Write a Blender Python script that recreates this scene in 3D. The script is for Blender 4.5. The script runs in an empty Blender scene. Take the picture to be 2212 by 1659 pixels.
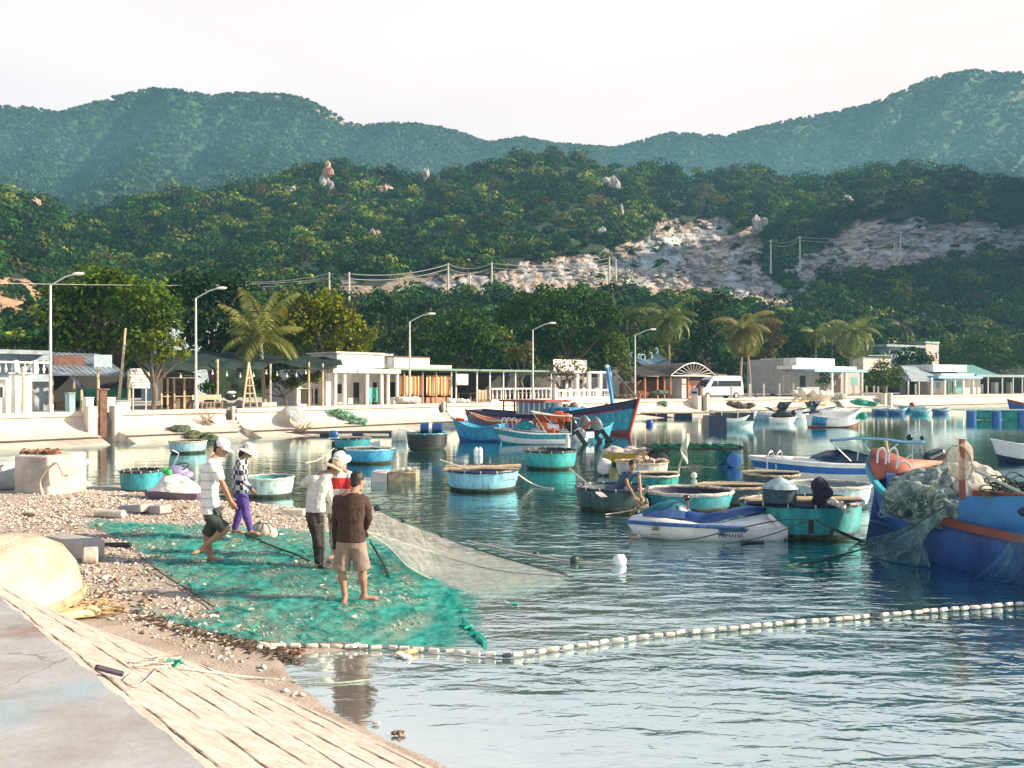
import bpy, bmesh, math, random
import numpy as np
from mathutils import Vector, Matrix, noise as mnoise
random.seed(7); RNG = np.random.default_rng(7)
SC = bpy.context.scene; COL = SC.collection
F, CX, HY, H = 1728.0, 1106.0, 829.5, 3.0      # focal length and centre in photo units, eye height in metres
def P(x, y, D): return Vector(((x-CX)/F*D, D, H-(y-HY)/F*D))
def G(x, y, z=0.0): return P(x, y, (H-z)*F/(y-HY))
def V(*a): return Vector(a)
def R(d): return math.radians(d)
def lerp(a, b, t): return a+(b-a)*t
def itp(x, xs, ys): return float(np.interp(x, xs, ys))

# ---------- materials ----------
MC = {}
def mat(name, col, rough=0.7, var=0.12, scale=6.0, bump=0.0, metal=0.0, col2=None, spec=None, stretch=None, attr=None, coat=0.0, transl=0.0, bscale=None, alpha=None):
    if name in MC: return MC[name]
    m = bpy.data.materials.new(name); m.use_nodes = True; MC[name] = m
    nt = m.node_tree; N = nt.nodes; L = nt.links
    b = N['Principled BSDF']; b.inputs['Roughness'].default_value = rough; b.inputs['Metallic'].default_value = metal
    if spec is not None: b.inputs['Specular IOR Level'].default_value = spec
    if coat: b.inputs['Coat Weight'].default_value = coat
    tc = N.new('ShaderNodeTexCoord'); mp = N.new('ShaderNodeMapping'); L.new(tc.outputs['Object'], mp.inputs[0])
    if stretch: mp.inputs['Scale'].default_value = stretch
    n = N.new('ShaderNodeTexNoise'); n.inputs['Scale'].default_value = scale; n.inputs['Detail'].default_value = 6; n.inputs['Roughness'].default_value = .65
    L.new(mp.outputs[0], n.inputs['Vector'])
    if attr:
        a = N.new('ShaderNodeAttribute'); a.attribute_name = attr
        mx = N.new('ShaderNodeMix'); mx.data_type = 'RGBA'; mx.blend_type = 'MULTIPLY'; mx.inputs[0].default_value = 1
        L.new(a.outputs['Color'], mx.inputs[6])
        cr = N.new('ShaderNodeValToRGB'); L.new(n.outputs[0], cr.inputs[0])
        cr.color_ramp.elements[0].color = (1-var*2,)*3+(1,); cr.color_ramp.elements[1].color = (1+var,)*3+(1,)
        cr.color_ramp.elements[0].position = .3; cr.color_ramp.elements[1].position = .7
        L.new(cr.outputs[0], mx.inputs[7]); out = mx.outputs[2]
    else:
        c = col if len(col) == 3 else col[:3]
        c2 = col2 if col2 else tuple(max(0, v*(1-2.2*var)) for v in c)
        c1 = tuple(min(1, v*(1+var*.6)) for v in c)
        cr = N.new('ShaderNodeValToRGB'); L.new(n.outputs[0], cr.inputs[0])
        e = cr.color_ramp.elements; e[0].position = .33; e[1].position = .62
        e[0].color = (*c2, 1); e[1].color = (*c1, 1)
        out = cr.outputs[0]
    L.new(out, b.inputs['Base Color'])
    if bump:
        bp = N.new('ShaderNodeBump'); bp.inputs['Strength'].default_value = 1; bp.inputs['Distance'].default_value = bump
        if bscale:
            n2 = N.new('ShaderNodeTexNoise'); n2.inputs['Scale'].default_value = bscale; n2.inputs['Detail'].default_value = 5; L.new(mp.outputs[0], n2.inputs['Vector'])
            L.new(n2.outputs[0], bp.inputs['Height'])
        else: L.new(n.outputs[0], bp.inputs['Height'])
        L.new(bp.outputs[0], b.inputs['Normal'])
    if transl:
        o = N['Material Output']; t = N.new('ShaderNodeBsdfTranslucent'); L.new(out, t.inputs[0])
        ms = N.new('ShaderNodeMixShader'); ms.inputs[0].default_value = transl
        L.new(b.outputs[0], ms.inputs[1]); L.new(t.outputs[0], ms.inputs[2]); L.new(ms.outputs[0], o.inputs[0])
    if alpha is not None: b.inputs['Alpha'].default_value = alpha
    return m

# ---------- mesh building ----------
class MB:
    def __init__(s): s.v = []; s.f = []; s.m = []; s.cur = 0; s.uv = None
    def add(s, vs, fs):
        o = len(s.v); s.v.extend([tuple(v) for v in vs]); s.f.extend([tuple(i+o for i in f) for f in fs]); s.m.extend([s.cur]*len(fs)); return s
    def box(s, c, d, rz=0, M=None):
        hx, hy, hz = d[0]/2, d[1]/2, d[2]/2
        vs = [Vector((x*hx, y*hy, z*hz)) for z in (-1, 1) for y in (-1, 1) for x in (-1, 1)]
        Rm = Matrix.Rotation(rz, 3, 'Z') if M is None else M
        vs = [Rm@v+Vector(c) for v in vs]
        return s.add(vs, [(0,2,3,1),(4,5,7,6),(0,1,5,4),(2,6,7,3),(1,3,7,5),(0,4,6,2)])
    def beam(s, a, b, w, h=None):            # box beam between two points
        a, b = Vector(a), Vector(b); h = h or w; d = (b-a); L_ = d.length
        if L_ < 1e-6: return s
        z = d.normalized(); up = Vector((0,0,1)) if abs(z.z) < .95 else Vector((0,1,0))
        x = z.cross(up).normalized(); y = x.cross(z)
        vs = [p+x*sx*w/2+y*sy*h/2 for p in (a, b) for sx, sy in ((-1,-1),(1,-1),(1,1),(-1,1))]
        return s.add(vs, [(0,3,2,1),(4,5,6,7),(0,1,5,4),(1,2,6,5),(2,3,7,6),(3,0,4,7)])
    def tube(s, pts, r, n=8, caps=True):
        pts = [Vector(p) for p in pts]; k = len(pts)
        rs = r if isinstance(r, (list, tuple)) else [r]*k
        rings = []; px = None
        for i, p in enumerate(pts):
            d = (pts[min(i+1, k-1)]-pts[max(i-1, 0)])
            d = d.normalized() if d.length > 1e-9 else Vector((0,0,1))
            if px is None:
                up = Vector((0,0,1)) if abs(d.z) < .9 else Vector((0,1,0)); px = d.cross(up).normalized()
            x = (px-d*px.dot(d)); x = x.normalized() if x.length > 1e-6 else d.orthogonal().normalized(); px = x
            y = d.cross(x)
            rings.append([p+(x*math.cos(2*math.pi*j/n)+y*math.sin(2*math.pi*j/n))*rs[i] for j in range(n)])
        return s.loft(rings, caps=caps)
    def loft(s, rings, closed=True, caps=True):
        n = len(rings[0]); vs = [v for r_ in rings for v in r_]; fs = []
        for i in range(len(rings)-1):
            for j in range(n if closed else n-1):
                a = i*n+j; b = i*n+(j+1) % n; fs.append((a, b, b+n, a+n))
        if caps and closed:
            fs.append(tuple(range(n))[::-1]); fs.append(tuple((len(rings)-1)*n+j for j in range(n)))
        return s.add(vs, fs)
    def lathe(s, prof, c=(0,0,0), n=32, sx=1, sy=1, wob=None):
        rings = []
        for (r, z) in prof:
            rings.append([Vector((c[0]+r*sx*math.cos(2*math.pi*j/n), c[1]+r*sy*math.sin(2*math.pi*j/n), c[2]+z)) for j in range(n)])
        return s.loft(rings, caps=False)
    def ball(s, c, r, n=10, m=7, sc=(1,1,1), M=None):
        rings = []
        for i in range(m+1):
            a = math.pi*i/m; rr = max(math.sin(a), .001)*r
            ring = [Vector((rr*math.cos(2*math.pi*j/n)*sc[0], rr*math.sin(2*math.pi*j/n)*sc[1], -math.cos(a)*r*sc[2])) for j in range(n)]
            if M is not None: ring = [M@v for v in ring]
            rings.append([v+Vector(c) for v in ring])
        return s.loft(rings, caps=False)
    def rock(s, c, sz, seed=0, M=None):        # faceted irregular block
        rnd = random.Random(seed); bm = bmesh.new(); bmesh.ops.create_icosphere(bm, subdivisions=1, radius=.6)
        for v in bm.verts: v.co = Vector([v.co[i]*sz[i]*rnd.uniform(.75, 1.2) for i in range(3)])
        rm = Matrix.Rotation(rnd.uniform(0, 6), 3, 'Z'); vs = [rm@v.co+Vector(c) for v in bm.verts]
        fs = [tuple(v.index for v in f.verts) for f in bm.faces]; bm.free(); return s.add(vs, fs)
    def grid(s, fn, nu, nv):
        vs = [fn(i/(nu-1), j/(nv-1)) for i in range(nu) for j in range(nv)]
        return s.add(vs, [(i*nv+j, (i+1)*nv+j, (i+1)*nv+j+1, i*nv+j+1) for i in range(nu-1) for j in range(nv-1)])
    def poly(s, pts, z0, z1):               # vertical prism from an outline
        n = len(pts); vs = [Vector((p[0], p[1], z0)) for p in pts]+[Vector((p[0], p[1], z1)) for p in pts]
        return s.add(vs, [tuple(range(n))[::-1], tuple(range(n, 2*n))]+[(i, (i+1) % n, (i+1) % n+n, i+n) for i in range(n)])
    def xf(s, M, start=0):
        for i in range(start, len(s.v)): s.v[i] = tuple(M@Vector(s.v[i]))
        return s
    def build(s, name, mats, parent=None, smooth=True, angle=40, local=False, mods=None):
        me = bpy.data.meshes.new(name); v = s.v
        if parent is not None and not local:
            inv = WM[parent.name].inverted(); v = [tuple(inv@Vector(p)) for p in s.v]
        me.from_pydata(v, [], s.f); me.validate(clean_customdata=False)
        mats = mats if isinstance(mats, (list, tuple)) else [mats]
        for m in mats: me.materials.append(m)
        if len(mats) > 1 and len(me.polygons) == len(s.m): me.polygons.foreach_set('material_index', s.m)
        bm = bmesh.new(); bm.from_mesh(me); bmesh.ops.remove_doubles(bm, verts=bm.verts, dist=1e-5)
        bmesh.ops.recalc_face_normals(bm, faces=bm.faces)
        if smooth:
            for f in bm.faces: f.smooth = True
            ca = math.radians(angle)
            for e in bm.edges:
                if len(e.link_faces) == 2 and e.calc_face_angle(0) > ca: e.smooth = False
        bm.to_mesh(me); bm.free()
        o = bpy.data.objects.new(name, me); COL.objects.link(o)
        if parent is not None: o.parent = parent
        WM[o.name] = WM[parent.name] if parent is not None else Matrix.Identity(4)
        return o
WM = {}
def tag(o, label=None, cat=None, group=None, kind=None):
    if label: o['label'] = label
    if cat: o['category'] = cat
    if group: o['group'] = group
    if kind: o['kind'] = kind
    return o
def thing(name, label, cat, loc=(0,0,0), rz=0.0, group=None, M=None):
    o = bpy.data.objects.new(name, None); COL.objects.link(o); o.empty_display_size = .2
    m = M if M is not None else Matrix.Translation(Vector(loc))@Matrix.Rotation(rz, 4, 'Z')
    o.matrix_world = m; WM[o.name] = m.copy()
    return tag(o, label, cat, group)
def kids(o): return [c for c in bpy.data.objects if c.parent is o]
CHILD = {}
def copy_tree(o, M=None, label=None, parent=None, group=None):
    c = o.copy(); COL.objects.link(c)
    if parent is not None: c.parent = parent
    elif M is not None: c.matrix_world = M; WM[c.name] = M.copy()
    if label: c['label'] = label
    if group: c['group'] = group
    for ch in kids(o): copy_tree(ch, parent=c)
    return c
def rawmesh(name, verts, faces, m, cols=None, parent=None, smooth=False, dim=4):
    """numpy mesh: verts (n,3), faces (k,dim) ; cols per vertex"""
    me = bpy.data.meshes.new(name); nv, nf = len(verts), len(faces)
    me.vertices.add(nv); me.vertices.foreach_set('co', np.asarray(verts, np.float32).ravel())
    me.loops.add(nf*dim); me.loops.foreach_set('vertex_index', np.asarray(faces, np.int32).ravel())
    me.polygons.add(nf); me.polygons.foreach_set('loop_start', np.arange(0, nf*dim, dim, dtype=np.int32))
    me.polygons.foreach_set('loop_total', np.full(nf, dim, np.int32))
    if smooth: me.polygons.foreach_set('use_smooth', np.ones(nf, bool))
    me.update(calc_edges=True)
    if cols is not None:
        a = me.color_attributes.new('col', 'FLOAT_COLOR', 'POINT')
        c = np.ones((nv, 4), np.float32); c[:, :3] = cols; a.data.foreach_set('color', c.ravel())
    me.materials.append(m); o = bpy.data.objects.new(name, me); COL.objects.link(o)
    if parent is not None: o.parent = parent
    WM[o.name] = Matrix.Identity(4)
    return o
def tubes(lines, r, n=5):
    mb = MB()
    for l in lines: mb.tube(l, r, n)
    return mb
def sag(a, b, d=.3, n=10):
    a, b = Vector(a), Vector(b)
    return [a.lerp(b, t/n)-Vector((0,0,d*4*(t/n)*(1-t/n))) for t in range(n+1)]
def smoothpath(pts, k=6):
    pts = [Vector(p) for p in pts]; out = []
    for i in range(len(pts)-1):
        p0, p1, p2, p3 = pts[max(i-1,0)], pts[i], pts[i+1], pts[min(i+2, len(pts)-1)]
        for j in range(k):
            t = j/k; out.append(.5*((2*p1)+(p2-p0)*t+(2*p0-5*p1+4*p2-p3)*t*t+(3*p1-p0-3*p2+p3)*t**3))
    out.append(pts[-1]); return out
def fbm(x, y, z=0., o=4):
    return mnoise.fractal(Vector((x, y, z)), 1.0, 2.0, o)
# ---------- camera, sun, sky ----------
cam = bpy.data.objects.new('camera', bpy.data.cameras.new('camera')); COL.objects.link(cam); SC.camera = cam
cam.location = (0, 0, H); cam.rotation_euler = (R(90), 0, 0); cam.data.sensor_width = 36; cam.data.lens = 36*F/2212
cam.data.clip_start = .1; cam.data.clip_end = 9000
SUN = Vector((.98, -.03, 0)).normalized(); ELEV = R(27)
SUN = Vector((SUN.x*math.cos(ELEV), SUN.y*math.cos(ELEV), math.sin(ELEV)))
sl = bpy.data.lights.new('sun', 'SUN'); sl.energy = 5.0; sl.angle = R(.6); sl.color = (1, .82, .60)
so = bpy.data.objects.new('sun', sl); COL.objects.link(so); so.rotation_euler = SUN.to_track_quat('Z', 'Y').to_euler()
w = bpy.data.worlds.new('World'); SC.world = w; w.use_nodes = True; nt = w.node_tree
bg = nt.nodes['Background']; sky = nt.nodes.new('ShaderNodeTexSky'); sky.sky_type = 'NISHITA'; sky.sun_disc = False
sky.sun_elevation = ELEV; sky.sun_rotation = math.atan2(SUN.x, SUN.y); sky.altitude = 0
sky.air_density = 1.0; sky.dust_density = 3.0; sky.ozone_density = 1.0
hs = nt.nodes.new('ShaderNodeHueSaturation'); hs.inputs['Saturation'].default_value = .95
nt.links.new(sky.outputs[0], hs.inputs['Color']); mxw = nt.nodes.new('ShaderNodeMix'); mxw.data_type = 'RGBA'; mxw.blend_type = 'MULTIPLY'; mxw.inputs[0].default_value = 1; mxw.inputs[7].default_value = (.62, .70, .78, 1)
nt.links.new(hs.outputs[0], mxw.inputs[6]); 
tcw = nt.nodes.new('ShaderNodeTexCoord'); sxw = nt.nodes.new('ShaderNodeSeparateXYZ'); nt.links.new(tcw.outputs['Generated'], sxw.inputs[0])
mrz = nt.nodes.new('ShaderNodeMapRange'); mrz.interpolation_type = 'SMOOTHSTEP'; mrz.inputs['From Min'].default_value = .42; mrz.inputs['From Max'].default_value = .70; mrz.inputs['To Min'].default_value = 1; mrz.inputs['To Max'].default_value = 0; nt.links.new(sxw.outputs[2], mrz.inputs[0])
mrx = nt.nodes.new('ShaderNodeMapRange'); mrx.inputs['From Min'].default_value = -.6; mrx.inputs['From Max'].default_value = .6; nt.links.new(sxw.outputs[0], mrx.inputs[0])
hc = nt.nodes.new('ShaderNodeMix'); hc.data_type = 'RGBA'; hc.inputs[6].default_value = (4.1, 3.7, 3.66, 1); hc.inputs[7].default_value = (4.6, 3.72, 3.48, 1); nt.links.new(mrx.outputs[0], hc.inputs[0])
mz = nt.nodes.new('ShaderNodeMix'); mz.data_type = 'RGBA'; nt.links.new(mrz.outputs[0], mz.inputs[0]); nt.links.new(mxw.outputs[2], mz.inputs[6]); nt.links.new(hc.outputs[2], mz.inputs[7]); 
cn_ = nt.nodes.new('ShaderNodeTexNoise'); cn_.inputs['Scale'].default_value = 2.2; cn_.inputs['Detail'].default_value = 5; cmp_ = nt.nodes.new('ShaderNodeMapping'); cmp_.inputs['Scale'].default_value = (1, 1, 5); cmp_.inputs['Rotation'].default_value = (.25, .1, 0); nt.links.new(tcw.outputs['Generated'], cmp_.inputs[0]); nt.links.new(cmp_.outputs[0], cn_.inputs[0])
cr_ = nt.nodes.new('ShaderNodeMapRange'); cr_.inputs['From Min'].default_value = .35; cr_.inputs['From Max'].default_value = .65; cr_.inputs['To Min'].default_value = .965; cr_.inputs['To Max'].default_value = 1.05; nt.links.new(cn_.outputs[0], cr_.inputs[0])
mc_ = nt.nodes.new('ShaderNodeVectorMath'); mc_.operation = 'SCALE'; nt.links.new(mz.outputs[2], mc_.inputs[0]); nt.links.new(cr_.outputs[0], mc_.inputs['Scale']); nt.links.new(mc_.outputs[0], bg.inputs[0]); bg.inputs[1].default_value = .12
SC.view_settings.view_transform = 'Standard'; SC.view_settings.look = 'None'; SC.view_settings.exposure = 1.32; SC.view_settings.gamma = 1
SC.cycles.use_denoising = True; SC.cycles.max_bounces = 6; SC.cycles.transparent_max_bounces = 24
SC.cycles.sample_clamp_indirect = 6

# ---------- shoreline and beach ----------
SHORE = [(-900,930),(-300,1040),(0,1056),(150,1052),(250,1050),(340,1072),(450,1083),(560,1088),(650,1100),(700,1112),(760,1150),(850,1220),(930,1290),(930,1340),(860,1385),(740,1400),(620,1412),(590,1445),(625,1480),(700,1540),(790,1590),(900,1640),(1010,1700),(1200,1850)]
SP = [G(x, y, 0) for x, y in SHORE]
POLY = np.array([(p.x, p.y) for p in SP]+[(2., 1.), (-60, 1.), (-60, SP[0].y)])
def sdist(X, Y):
    """signed distance to the waterline, positive on land"""
    X = np.asarray(X, float); Y = np.asarray(Y, float); d = np.full(X.shape, 1e9); ins = np.zeros(X.shape, bool); n = len(POLY)
    for i in range(n):
        x0, y0 = POLY[i]; x1, y1 = POLY[(i+1) % n]; dx, dy = x1-x0, y1-y0
        t = np.clip(((X-x0)*dx+(Y-y0)*dy)/(dx*dx+dy*dy+1e-12), 0, 1)
        if i < len(SP)-1: d = np.minimum(d, np.hypot(X-x0-t*dx, Y-y0-t*dy))
        c = ((y0 > Y) != (y1 > Y)) & (X < (x1-x0)*(Y-y0)/((y1-y0) if y1 != y0 else 1e-9)+x0); ins ^= c
    return np.where(ins, d, -d)
def beach_z(X, Y):
    d = sdist(X, Y); X = np.asarray(X, float); Y = np.asarray(Y, float)
    z = np.where(d > 0, .28*(1-np.exp(-d/3.2))+.02, np.maximum(d*.12, -1.2)-.02+.04*np.exp(d*4))
    return z+(.012*np.sin(X*2.1+Y)*np.cos(Y*1.7)+.008*np.sin(X*6.3-Y*4.1))*np.clip(d+.3, 0, 1)
def bz(x, y): return float(beach_z(np.array([x]), np.array([y]))[0])
def B(x, y, up=0.0):          # point of the beach seen at photo position
    z = .1
    for _ in range(5):
        p = G(x, y, z+up); z = max(bz(p.x, p.y), 0)
    return G(x, y, z+up)
gx = np.linspace(-26, 6, 260); gy = np.concatenate([np.linspace(2, 18, 200), np.linspace(18.1, 36, 90)])
XX, YY = np.meshgrid(gx, gy); ZZ = beach_z(XX, YY)
ny, nx = XX.shape; idx = np.arange(nx*ny).reshape(ny, nx)
fc = np.stack([idx[:-1,:-1], idx[:-1,1:], idx[1:,1:], idx[1:,:-1]], -1).reshape(-1, 4)
msand = mat('beach_sand', (.36,.30,.25), .85, .22, 3.0, .015, bscale=30, col2=(.27,.215,.17))
o = rawmesh('beach', np.stack([XX, YY, ZZ], -1).reshape(-1, 3), fc, msand, smooth=True); tag(o, kind='structure')

# ---------- water ----------
def nonuni(a, b, n, p):
    t = np.linspace(0, 1, n); return a+(b-a)*t**p
xs = np.concatenate([-nonuni(8, 900, 60, 3)[::-1], np.linspace(-7.9, 7.9, 160), nonuni(8, 900, 60, 3)])
ys = np.concatenate([[-60, -10, 0], np.linspace(1, 22, 200), nonuni(22.2, 260, 80, 2)])
XX, YY = np.meshgrid(xs, ys); ny, nx = XX.shape; idx = np.arange(nx*ny).reshape(ny, nx)
fc = np.stack([idx[:-1,:-1], idx[:-1,1:], idx[1:,1:], idx[1:,:-1]], -1).reshape(-1, 4)
sd = sdist(XX, YY)
sh = np.clip(np.exp(np.minimum(sd, 0)/1.9), 0, 1)
sh = sh*np.clip((16-YY)/6, .25, 1)
cols = np.stack([sh, sh, sh], -1).reshape(-1, 3)
m = bpy.data.materials.new('sea_water'); m.use_nodes = True; nt = m.node_tree; N = nt.nodes; L = nt.links; N.remove(N['Principled BSDF'])
at = N.new('ShaderNodeAttribute'); at.attribute_name = 'col'
geo = N.new('ShaderNodeNewGeometry')
def nz(scale, sx, sy, det, rot=0, dist=0.0):
    mp = N.new('ShaderNodeMapping'); mp.inputs['Scale'].default_value = (sx, sy, 1); mp.inputs['Rotation'].default_value = (0, 0, rot)
    L.new(geo.outputs['Position'], mp.inputs[0]); n = N.new('ShaderNodeTexNoise'); n.inputs['Scale'].default_value = scale; n.inputs['Detail'].default_value = det
    n.inputs['Roughness'].default_value = .5; n.inputs['Distortion'].default_value = dist; L.new(mp.outputs[0], n.inputs['Vector']); return n.outputs[0]
def mth(op, a, b=None):
    k = N.new('ShaderNodeMath'); k.operation = op
    for i, q in enumerate((a, b)):
        if q is None: continue
        if isinstance(q, (int, float)): k.inputs[i].default_value = q
        else: L.new(q, k.inputs[i])
    return k.outputs[0]
big = nz(1.0, .55, 1.5, 2, R(12), .3); mid = nz(1.0, 2.2, 5.5, 3, R(6), .6); fin = nz(1.0, 8, 17, 2, R(-10))
hgt = mth('ADD', mth('MULTIPLY', big, .045), mth('ADD', mth('MULTIPLY', mid, .019), mth('MULTIPLY', fin, .0016)))
calm = mth('SUBTRACT', 1.0, mth('MULTIPLY', at.outputs['Fac'], .8))
sy_ = N.new('ShaderNodeSeparateXYZ'); L.new(geo.outputs['Position'], sy_.inputs[0])
fall = mth('MINIMUM', mth('DIVIDE', 16.0, mth('MAXIMUM', sy_.outputs[1], 1.0)), 1.0)
hgt = mth('MULTIPLY', mth('MULTIPLY', hgt, calm), mth('MULTIPLY', fall, fall))
bp = N.new('ShaderNodeBump'); bp.inputs['Strength'].default_value = 1; bp.inputs['Distance'].default_value = 1.0; L.new(hgt, bp.inputs['Height'])
gl = N.new('ShaderNodeBsdfGlossy'); gl.inputs['Roughness'].default_value = .06; gl.inputs['Color'].default_value = (.80, .97, 1, 1); L.new(bp.outputs[0], gl.inputs['Normal'])
df = N.new('ShaderNodeBsdfDiffuse'); L.new(bp.outputs[0], df.inputs['Normal'])
cm = N.new('ShaderNodeMix'); cm.data_type = 'RGBA'; cm.inputs[6].default_value = (.004, .045, .050, 1); cm.inputs[7].default_value = (.40, .35, .30, 1)
L.new(at.outputs['Fac'], cm.inputs[0]); L.new(cm.outputs[2], df.inputs['Color'])
fr = N.new('ShaderNodeFresnel'); fr.inputs['IOR'].default_value = 3.4; L.new(bp.outputs[0], fr.inputs['Normal'])
ms = N.new('ShaderNodeMixShader'); mr = N.new('ShaderNodeMapRange'); mr.inputs['To Min'].default_value = .58; L.new(fr.outputs[0], mr.inputs['Value']); L.new(mr.outputs[0], ms.inputs[0]); L.new(df.outputs[0], ms.inputs[1]); L.new(gl.outputs[0], ms.inputs[2])
L.new(ms.outputs[0], N['Material Output'].inputs[0])
o = rawmesh('water', np.stack([XX, YY, np.zeros_like(XX)], -1).reshape(-1, 3), fc, m, cols, smooth=True); tag(o, kind='structure')
# sea bed / ground reaching past the hills
o = MB().add([(-3000,-400,-1.6),(3000,-400,-1.6),(3000,4000,-1.6),(-3000,4000,-1.6)], [(0,1,2,3)]).build('ground', mat('seabed', (.1,.12,.1), .9)); tag(o, kind='structure')

# ---------- shore line of the sea wall ----------
WX = [-420, -200, 0, 550, 1103, 1660, 2212, 2500]
WD = [33.5, 36, 38.9, 47.7, 63.4, 85, 116, 138]
def wallD(x): return itp(x, WX, WD)
_w = [P(x, HY, wallD(x)) for x in np.linspace(-420, 2500, 220)]
WP = np.array([(p.x, p.y) for p in _w]); _k = np.ones(9)/9
for _i in range(2):
    WP[:, 0] = np.concatenate([WP[:4,0], np.convolve(WP[:,0], _k, 'valid'), WP[-4:,0]]); WP[:, 1] = np.concatenate([WP[:4,1], np.convolve(WP[:,1], _k, 'valid'), WP[-4:,1]])
WT = np.gradient(WP, axis=0); WT /= np.linalg.norm(WT, axis=1)[:, None]; WN = np.stack([-WT[:,1], WT[:,0]], -1)   # inland normal
def shore(x, off=0.0, z=None):
    """point on the line off metres inland of the wall top, on the sight line of photo column x; returns point, angle"""
    Q = WP+WN*off; sx = CX+F*Q[:, 0]/Q[:, 1]; i = int(np.argmin(np.abs(sx-x)))
    i = min(max(i, 1), len(Q)-2); j = i+1 if sx[i] <= x else i-1
    t = (x-sx[i])/(sx[j]-sx[i]+1e-9); q = Q[i]+(Q[j]-Q[i])*t
    return Vector((q[0], q[1], 0)), math.atan2(WT[i][1], WT[i][0])
def zt(y, D): return H-(y-HY)/F*D
# ---------- foliage ----------
mleaf = mat('foliage', (.1,.1,.1), .6, .18, .8, attr='col', transl=.22, spec=.08)
mbark = mat('bark', (.16,.12,.09), .9, .25, 8, .02)
def quads(C, Nn, S, rng):
    """leaf quads: centres C, normals Nn, sizes S -> verts, faces"""
    n = len(C); r = rng.normal(size=(n, 3)); a = np.cross(Nn, r); a /= np.linalg.norm(a, axis=1)[:, None]+1e-9
    b = np.cross(Nn, a); b /= np.linalg.norm(b, axis=1)[:, None]+1e-9
    a *= S[:, None]*.5; b *= S[:, None]*.5*rng.uniform(.5, .95, (n, 1))
    vs = np.stack([C-a, C-b*.9+a*.1, C+a, C+b*.9-a*.1], 1).reshape(-1, 3)
    return vs, np.arange(n*4).reshape(n, 4)
def unit(rng, n):
    d = rng.normal(size=(n, 3)); return d/np.linalg.norm(d, axis=1)[:, None]
def crowns(C, RAD, COLR, nl, leaf, rng, lobes=5, flat=.75, cvar=.18, jit=.55):
    """many crowns in one go. C (n,3) centres, RAD (n,), COLR (n,3), nl leaves per crown"""
    n = len(C); lob = unit(rng, n*lobes).reshape(n, lobes, 3)*RAD[:, None, None]*.55; lob[:, :, 2] *= flat
    lr = RAD[:, None]*rng.uniform(.38, .62, (n, lobes))
    pick = rng.integers(0, lobes, (n, nl)); ii = np.arange(n)[:, None]
    d = unit(rng, n*nl).reshape(n, nl, 3); d[:, :, 2] = np.where(d[:, :, 2] < -.25, -d[:, :, 2], d[:, :, 2])
    rad = lr[ii, pick][:, :, None]*rng.uniform(.72, 1.12, (n, nl, 1)); dd = d*rad; dd[:, :, 2] *= flat
    c = C[:, None, :]+lob[ii, pick]+dd
    nn = d+rng.normal(size=d.shape)*jit; nn /= np.linalg.norm(nn, axis=2)[:, :, None]
    s = np.broadcast_to(leaf, (n,))[:, None]*rng.uniform(.6, 1.5, (n, nl))
    vs, fs = quads(c.reshape(-1, 3), nn.reshape(-1, 3), s.ravel(), rng)
    lc = COLR[:, None, :]*(1+rng.normal(size=(n, lobes, 1))*cvar)[ii, pick]*(1+rng.normal(size=(n, nl, 1))*cvar)
    cols = np.repeat(np.clip(lc, .004, .6).reshape(-1, 3), 4, axis=0)
    return vs, fs, cols

# ---------- hills ----------
def ridge_noise(x, a=3, s=.02): return a*fbm(x*s, 3.1, 0, 4)
MIDX = [-500,-100,0,60,110,150,250,330,400,480,550,620,700,780,860,920,960,1040,1110,1180,1240,1300,1400,1500,1560,1620,1700,1800,1900,1960,2030,2100,2212,2500]
MIDY = [430,440,432,438,455,478,458,445,432,424,408,390,375,378,392,398,378,368,350,340,345,362,372,385,392,372,398,396,372,365,376,388,412,430]
MIDB = [760,762,762,762,762,762,760,760,758,756,755,755,752,750,748,745,742,738,734,730,726,722,715,712,712,712,712,715,720,725,730,740,760,780]
def midridge(x): return itp(x, MIDX, MIDY)
def midD(x, y):
    yr = midridge(x); Db = wallD(x)+45; Dr = itp(x, [-400, 0, 150, 700, 1200, 1700, 2212, 2600], [190, 200, 250, 300, 320, 330, 320, 320])
    t = max(0, min(1, (800-y)/(800-yr)))
    return Db+(Dr-Db)*t**1.25
# rock regions given as outlines in photo units
ROCKS = {
 'quarry': [(1150,560),(1240,545),(1300,548),(1350,520),(1400,505),(1440,470),(1480,478),(1520,470),(1560,462),(1600,500),(1640,480),(1655,540),(1665,580),(1690,600),(1720,640),(1700,690),(1640,660),(1560,650),(1450,640),(1300,640),(1100,640),(960,640),(840,650),(760,650),(840,625),(960,600),(1060,595)],
 'cut': [(1700,585),(1760,540),(1830,490),(1880,462),(1940,478),(2000,470),(2100,478),(2212,482),(2400,480),(2400,560),(2212,556),(2100,552),(1990,580),(1900,590),(1800,615),(1740,640)],
 'soil': [(-400,600),(0,598),(60,610),(110,650),(110,700),(60,735),(-400,760)],
 'track': [(690,640),(720,600),(800,610),(960,590),(1100,590),(1100,640),(900,645),(760,665)],
}
SLAB = [(1392,520),(1430,508),(1478,515),(1492,585),(1400,588)]
def inpoly(x, y, pl):
    c = False; n = len(pl)
    for i in range(n):
        x0, y0 = pl[i]; x1, y1 = pl[(i+1) % n]
        if (y0 > y) != (y1 > y) and x < (x1-x0)*(y-y0)/(y1-y0)+x0: c = not c
    return c
def rockiness(x, y):
    k = 14*fbm(x*.02, y*.02, 7, 3); x2, y2 = x+k, y+k*.8
    return 'soil' if inpoly(x2, y2, ROCKS['soil']) else ('rock' if inpoly(x2, y2, ROCKS['quarry']) or inpoly(x2, y2, ROCKS['cut']) else ('soil2' if inpoly(x2, y2, ROCKS['track']) else None))
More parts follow.
